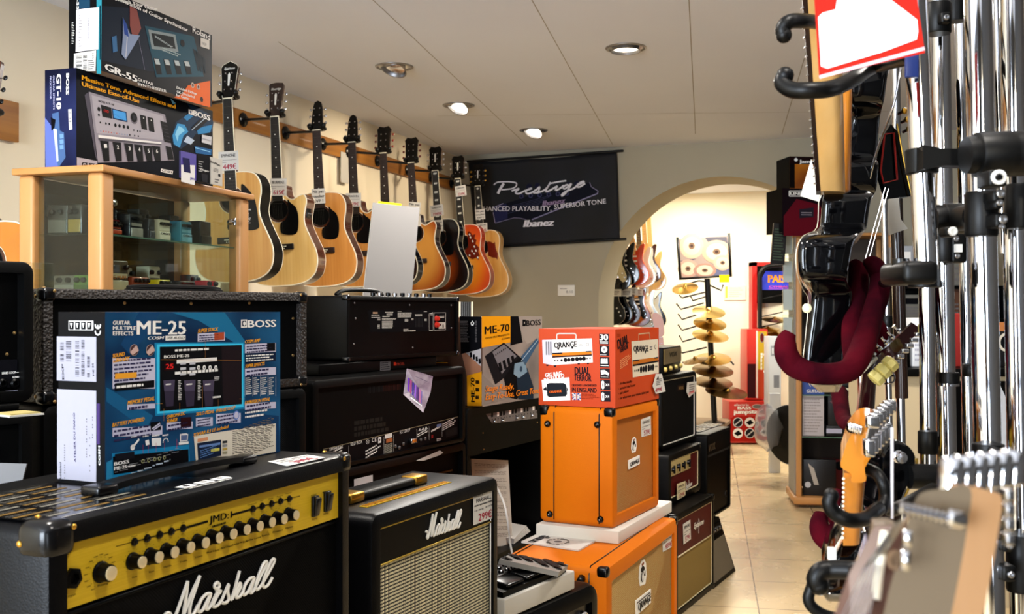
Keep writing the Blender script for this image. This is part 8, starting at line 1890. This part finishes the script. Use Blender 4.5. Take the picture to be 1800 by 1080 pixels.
for pts,r in(([(1440,1030,.98),(1434,1018,.98),(1442,1005,.98),(1462,1002,.98),(1500,1003,.97),(1540,1008,.96),(1660,1000,1.05)],.0088),([(1427,1032,1.05),(1421,1052,1.05),(1430,1070,1.05),(1460,1085,1.05),(1520,1092,1.05),(1640,1080,1.1)],.0058)):
 b=MB();b.M=local(M);b.tube(spline([tuple(P(*p))for p in pts],5),r,'black_rubber',14);b.sphere(P(*pts[0]),r*1.05,'black_rubber',12);b.build('hook',T)
Yg=.47;M=Mth(1660,1000,Yg);T=thing('electric_guitar','blurred pale maple guitar head with chrome tuners in the lower right foreground','guitar',M=M)
mat('maple_pale','b88e66',.35,noise=(6,'b0855c',(10,6,.7),4),coat=.3);mat('maple_face','6a5b48',.4,coat=.2)
face=spline([(1618,868),(1660,860),(1706,858),(1700,930),(1688,1000),(1672,1080),(1650,1160),(1545,1160),(1558,1060),(1578,985),(1600,905)],4,True)
q=[P(x,y,Yg)for x,y in face];n_=len(q);vec=Vector((.0155,.004,-.004))
b=MB();b.M=local(M);b.add(q,[tuple(range(n_))],'maple_face');b.add(q+[p+vec for p in q],[(k,(k+1)%n_,n_+(k+1)%n_,n_+k)for k in range(n_)]+[tuple(range(2*n_-1,n_-1,-1))],'maple_pale',True);b.build('headstock',T)
for i in range(6):
 b=MB();b.M=local(M);c=P(1672+i*21,838-i*2.5,Yg+.02);b.lathe(c-Vector((.0,0,.007)),(.1,0,1),[(.0050,0),(.0062,.001),(.0062,.0145),(.005,.016)],'chrome',14);b.build('tuning_peg',T)
for i in range(4):
 b=MB();b.M=local(M);c=P(1777,872+i*26,Yg+.03);b.rbox(c.x-.0022,c.y,c.z-.003,c.x+.0022,c.y+.006,c.z+.003,.001,'chrome');b.build('machine_head',T)
b=MB();b.M=local(M)
for i in range(9):c=P(1580+i*10,893+i*2.2,Yg-.01);b.lathe(c,(1,0,-.2),[(.0018,0),(.003,.0006),(.003,.0014),(.0018,.002)],'chrome',10)
b.lathe(P(1664,911,Yg-.01),(1,0,-.15),[(.0035,0),(.0045,.001),(.0045,.006),(.003,.008)],'chrome',14);b.build('string_post',T)
b=MB();b.M=local(M);b.tube([P(1596,932,Yg-.012),P(1594,962,Yg-.012)],.0020,'chrome',8);b.tube([P(1593,968,Yg-.012),P(1590,1002,Yg-.012)],.0022,'chrome',8);b.build('string_tree',T)
b=MB();b.M=local(M);b.lathe(P(1574,985,Yg-.003),(0,-1,0),[(.0045,0),(.0045,.001),(.0022,.001),(.002,-.002)],ink('6a5440'),14);b.build('screw_cup',T)
Yn=.50;q=[P(1538,925,Yn+.03),P(1572,925,Yn+.02),P(1556,1010,Yn),P(1500,1160,Yn-.04),P(1438,1160,Yn-.02),P(1492,1010,Yn+.01)]
slabp(T,M,q,0,mat('rosewood_warm','4a2c20',.4),'fingerboard',vec=Vector((.012,.004,0)))
b=MB();b.M=local(M)
for i in range(6):b.tube([P(1600-5*i,905+3*i,Yn-.012),P(1548-6*i,985+3*i,Yn-.006),P(1512-13*i,1160,Yn-.05)],.00035,'chrome',6)
b.build('strings',T,label='blurred steel strings')
b=MB();b.M=local(M);b.tube([P(1556,935,Yn-.002),P(1547,990,Yn-.006),P(1540,1055,Yn-.012)],.0022,'bone',8);b.build('nut',T)
paper([(1522,940),(1529,985),(1513,1090),(1486,1140),(1500,1010)],[.55,.55,.52,.5,.54],'blurred lilac-white paper slip along the foreground fingerboard',mat('lilac_paper','c4bcd4',.6))
neck_loft(T,M,(925,1536,1575),(1160,1500,1600),Yn+.04,Yn-.01,.02,'maple_face')
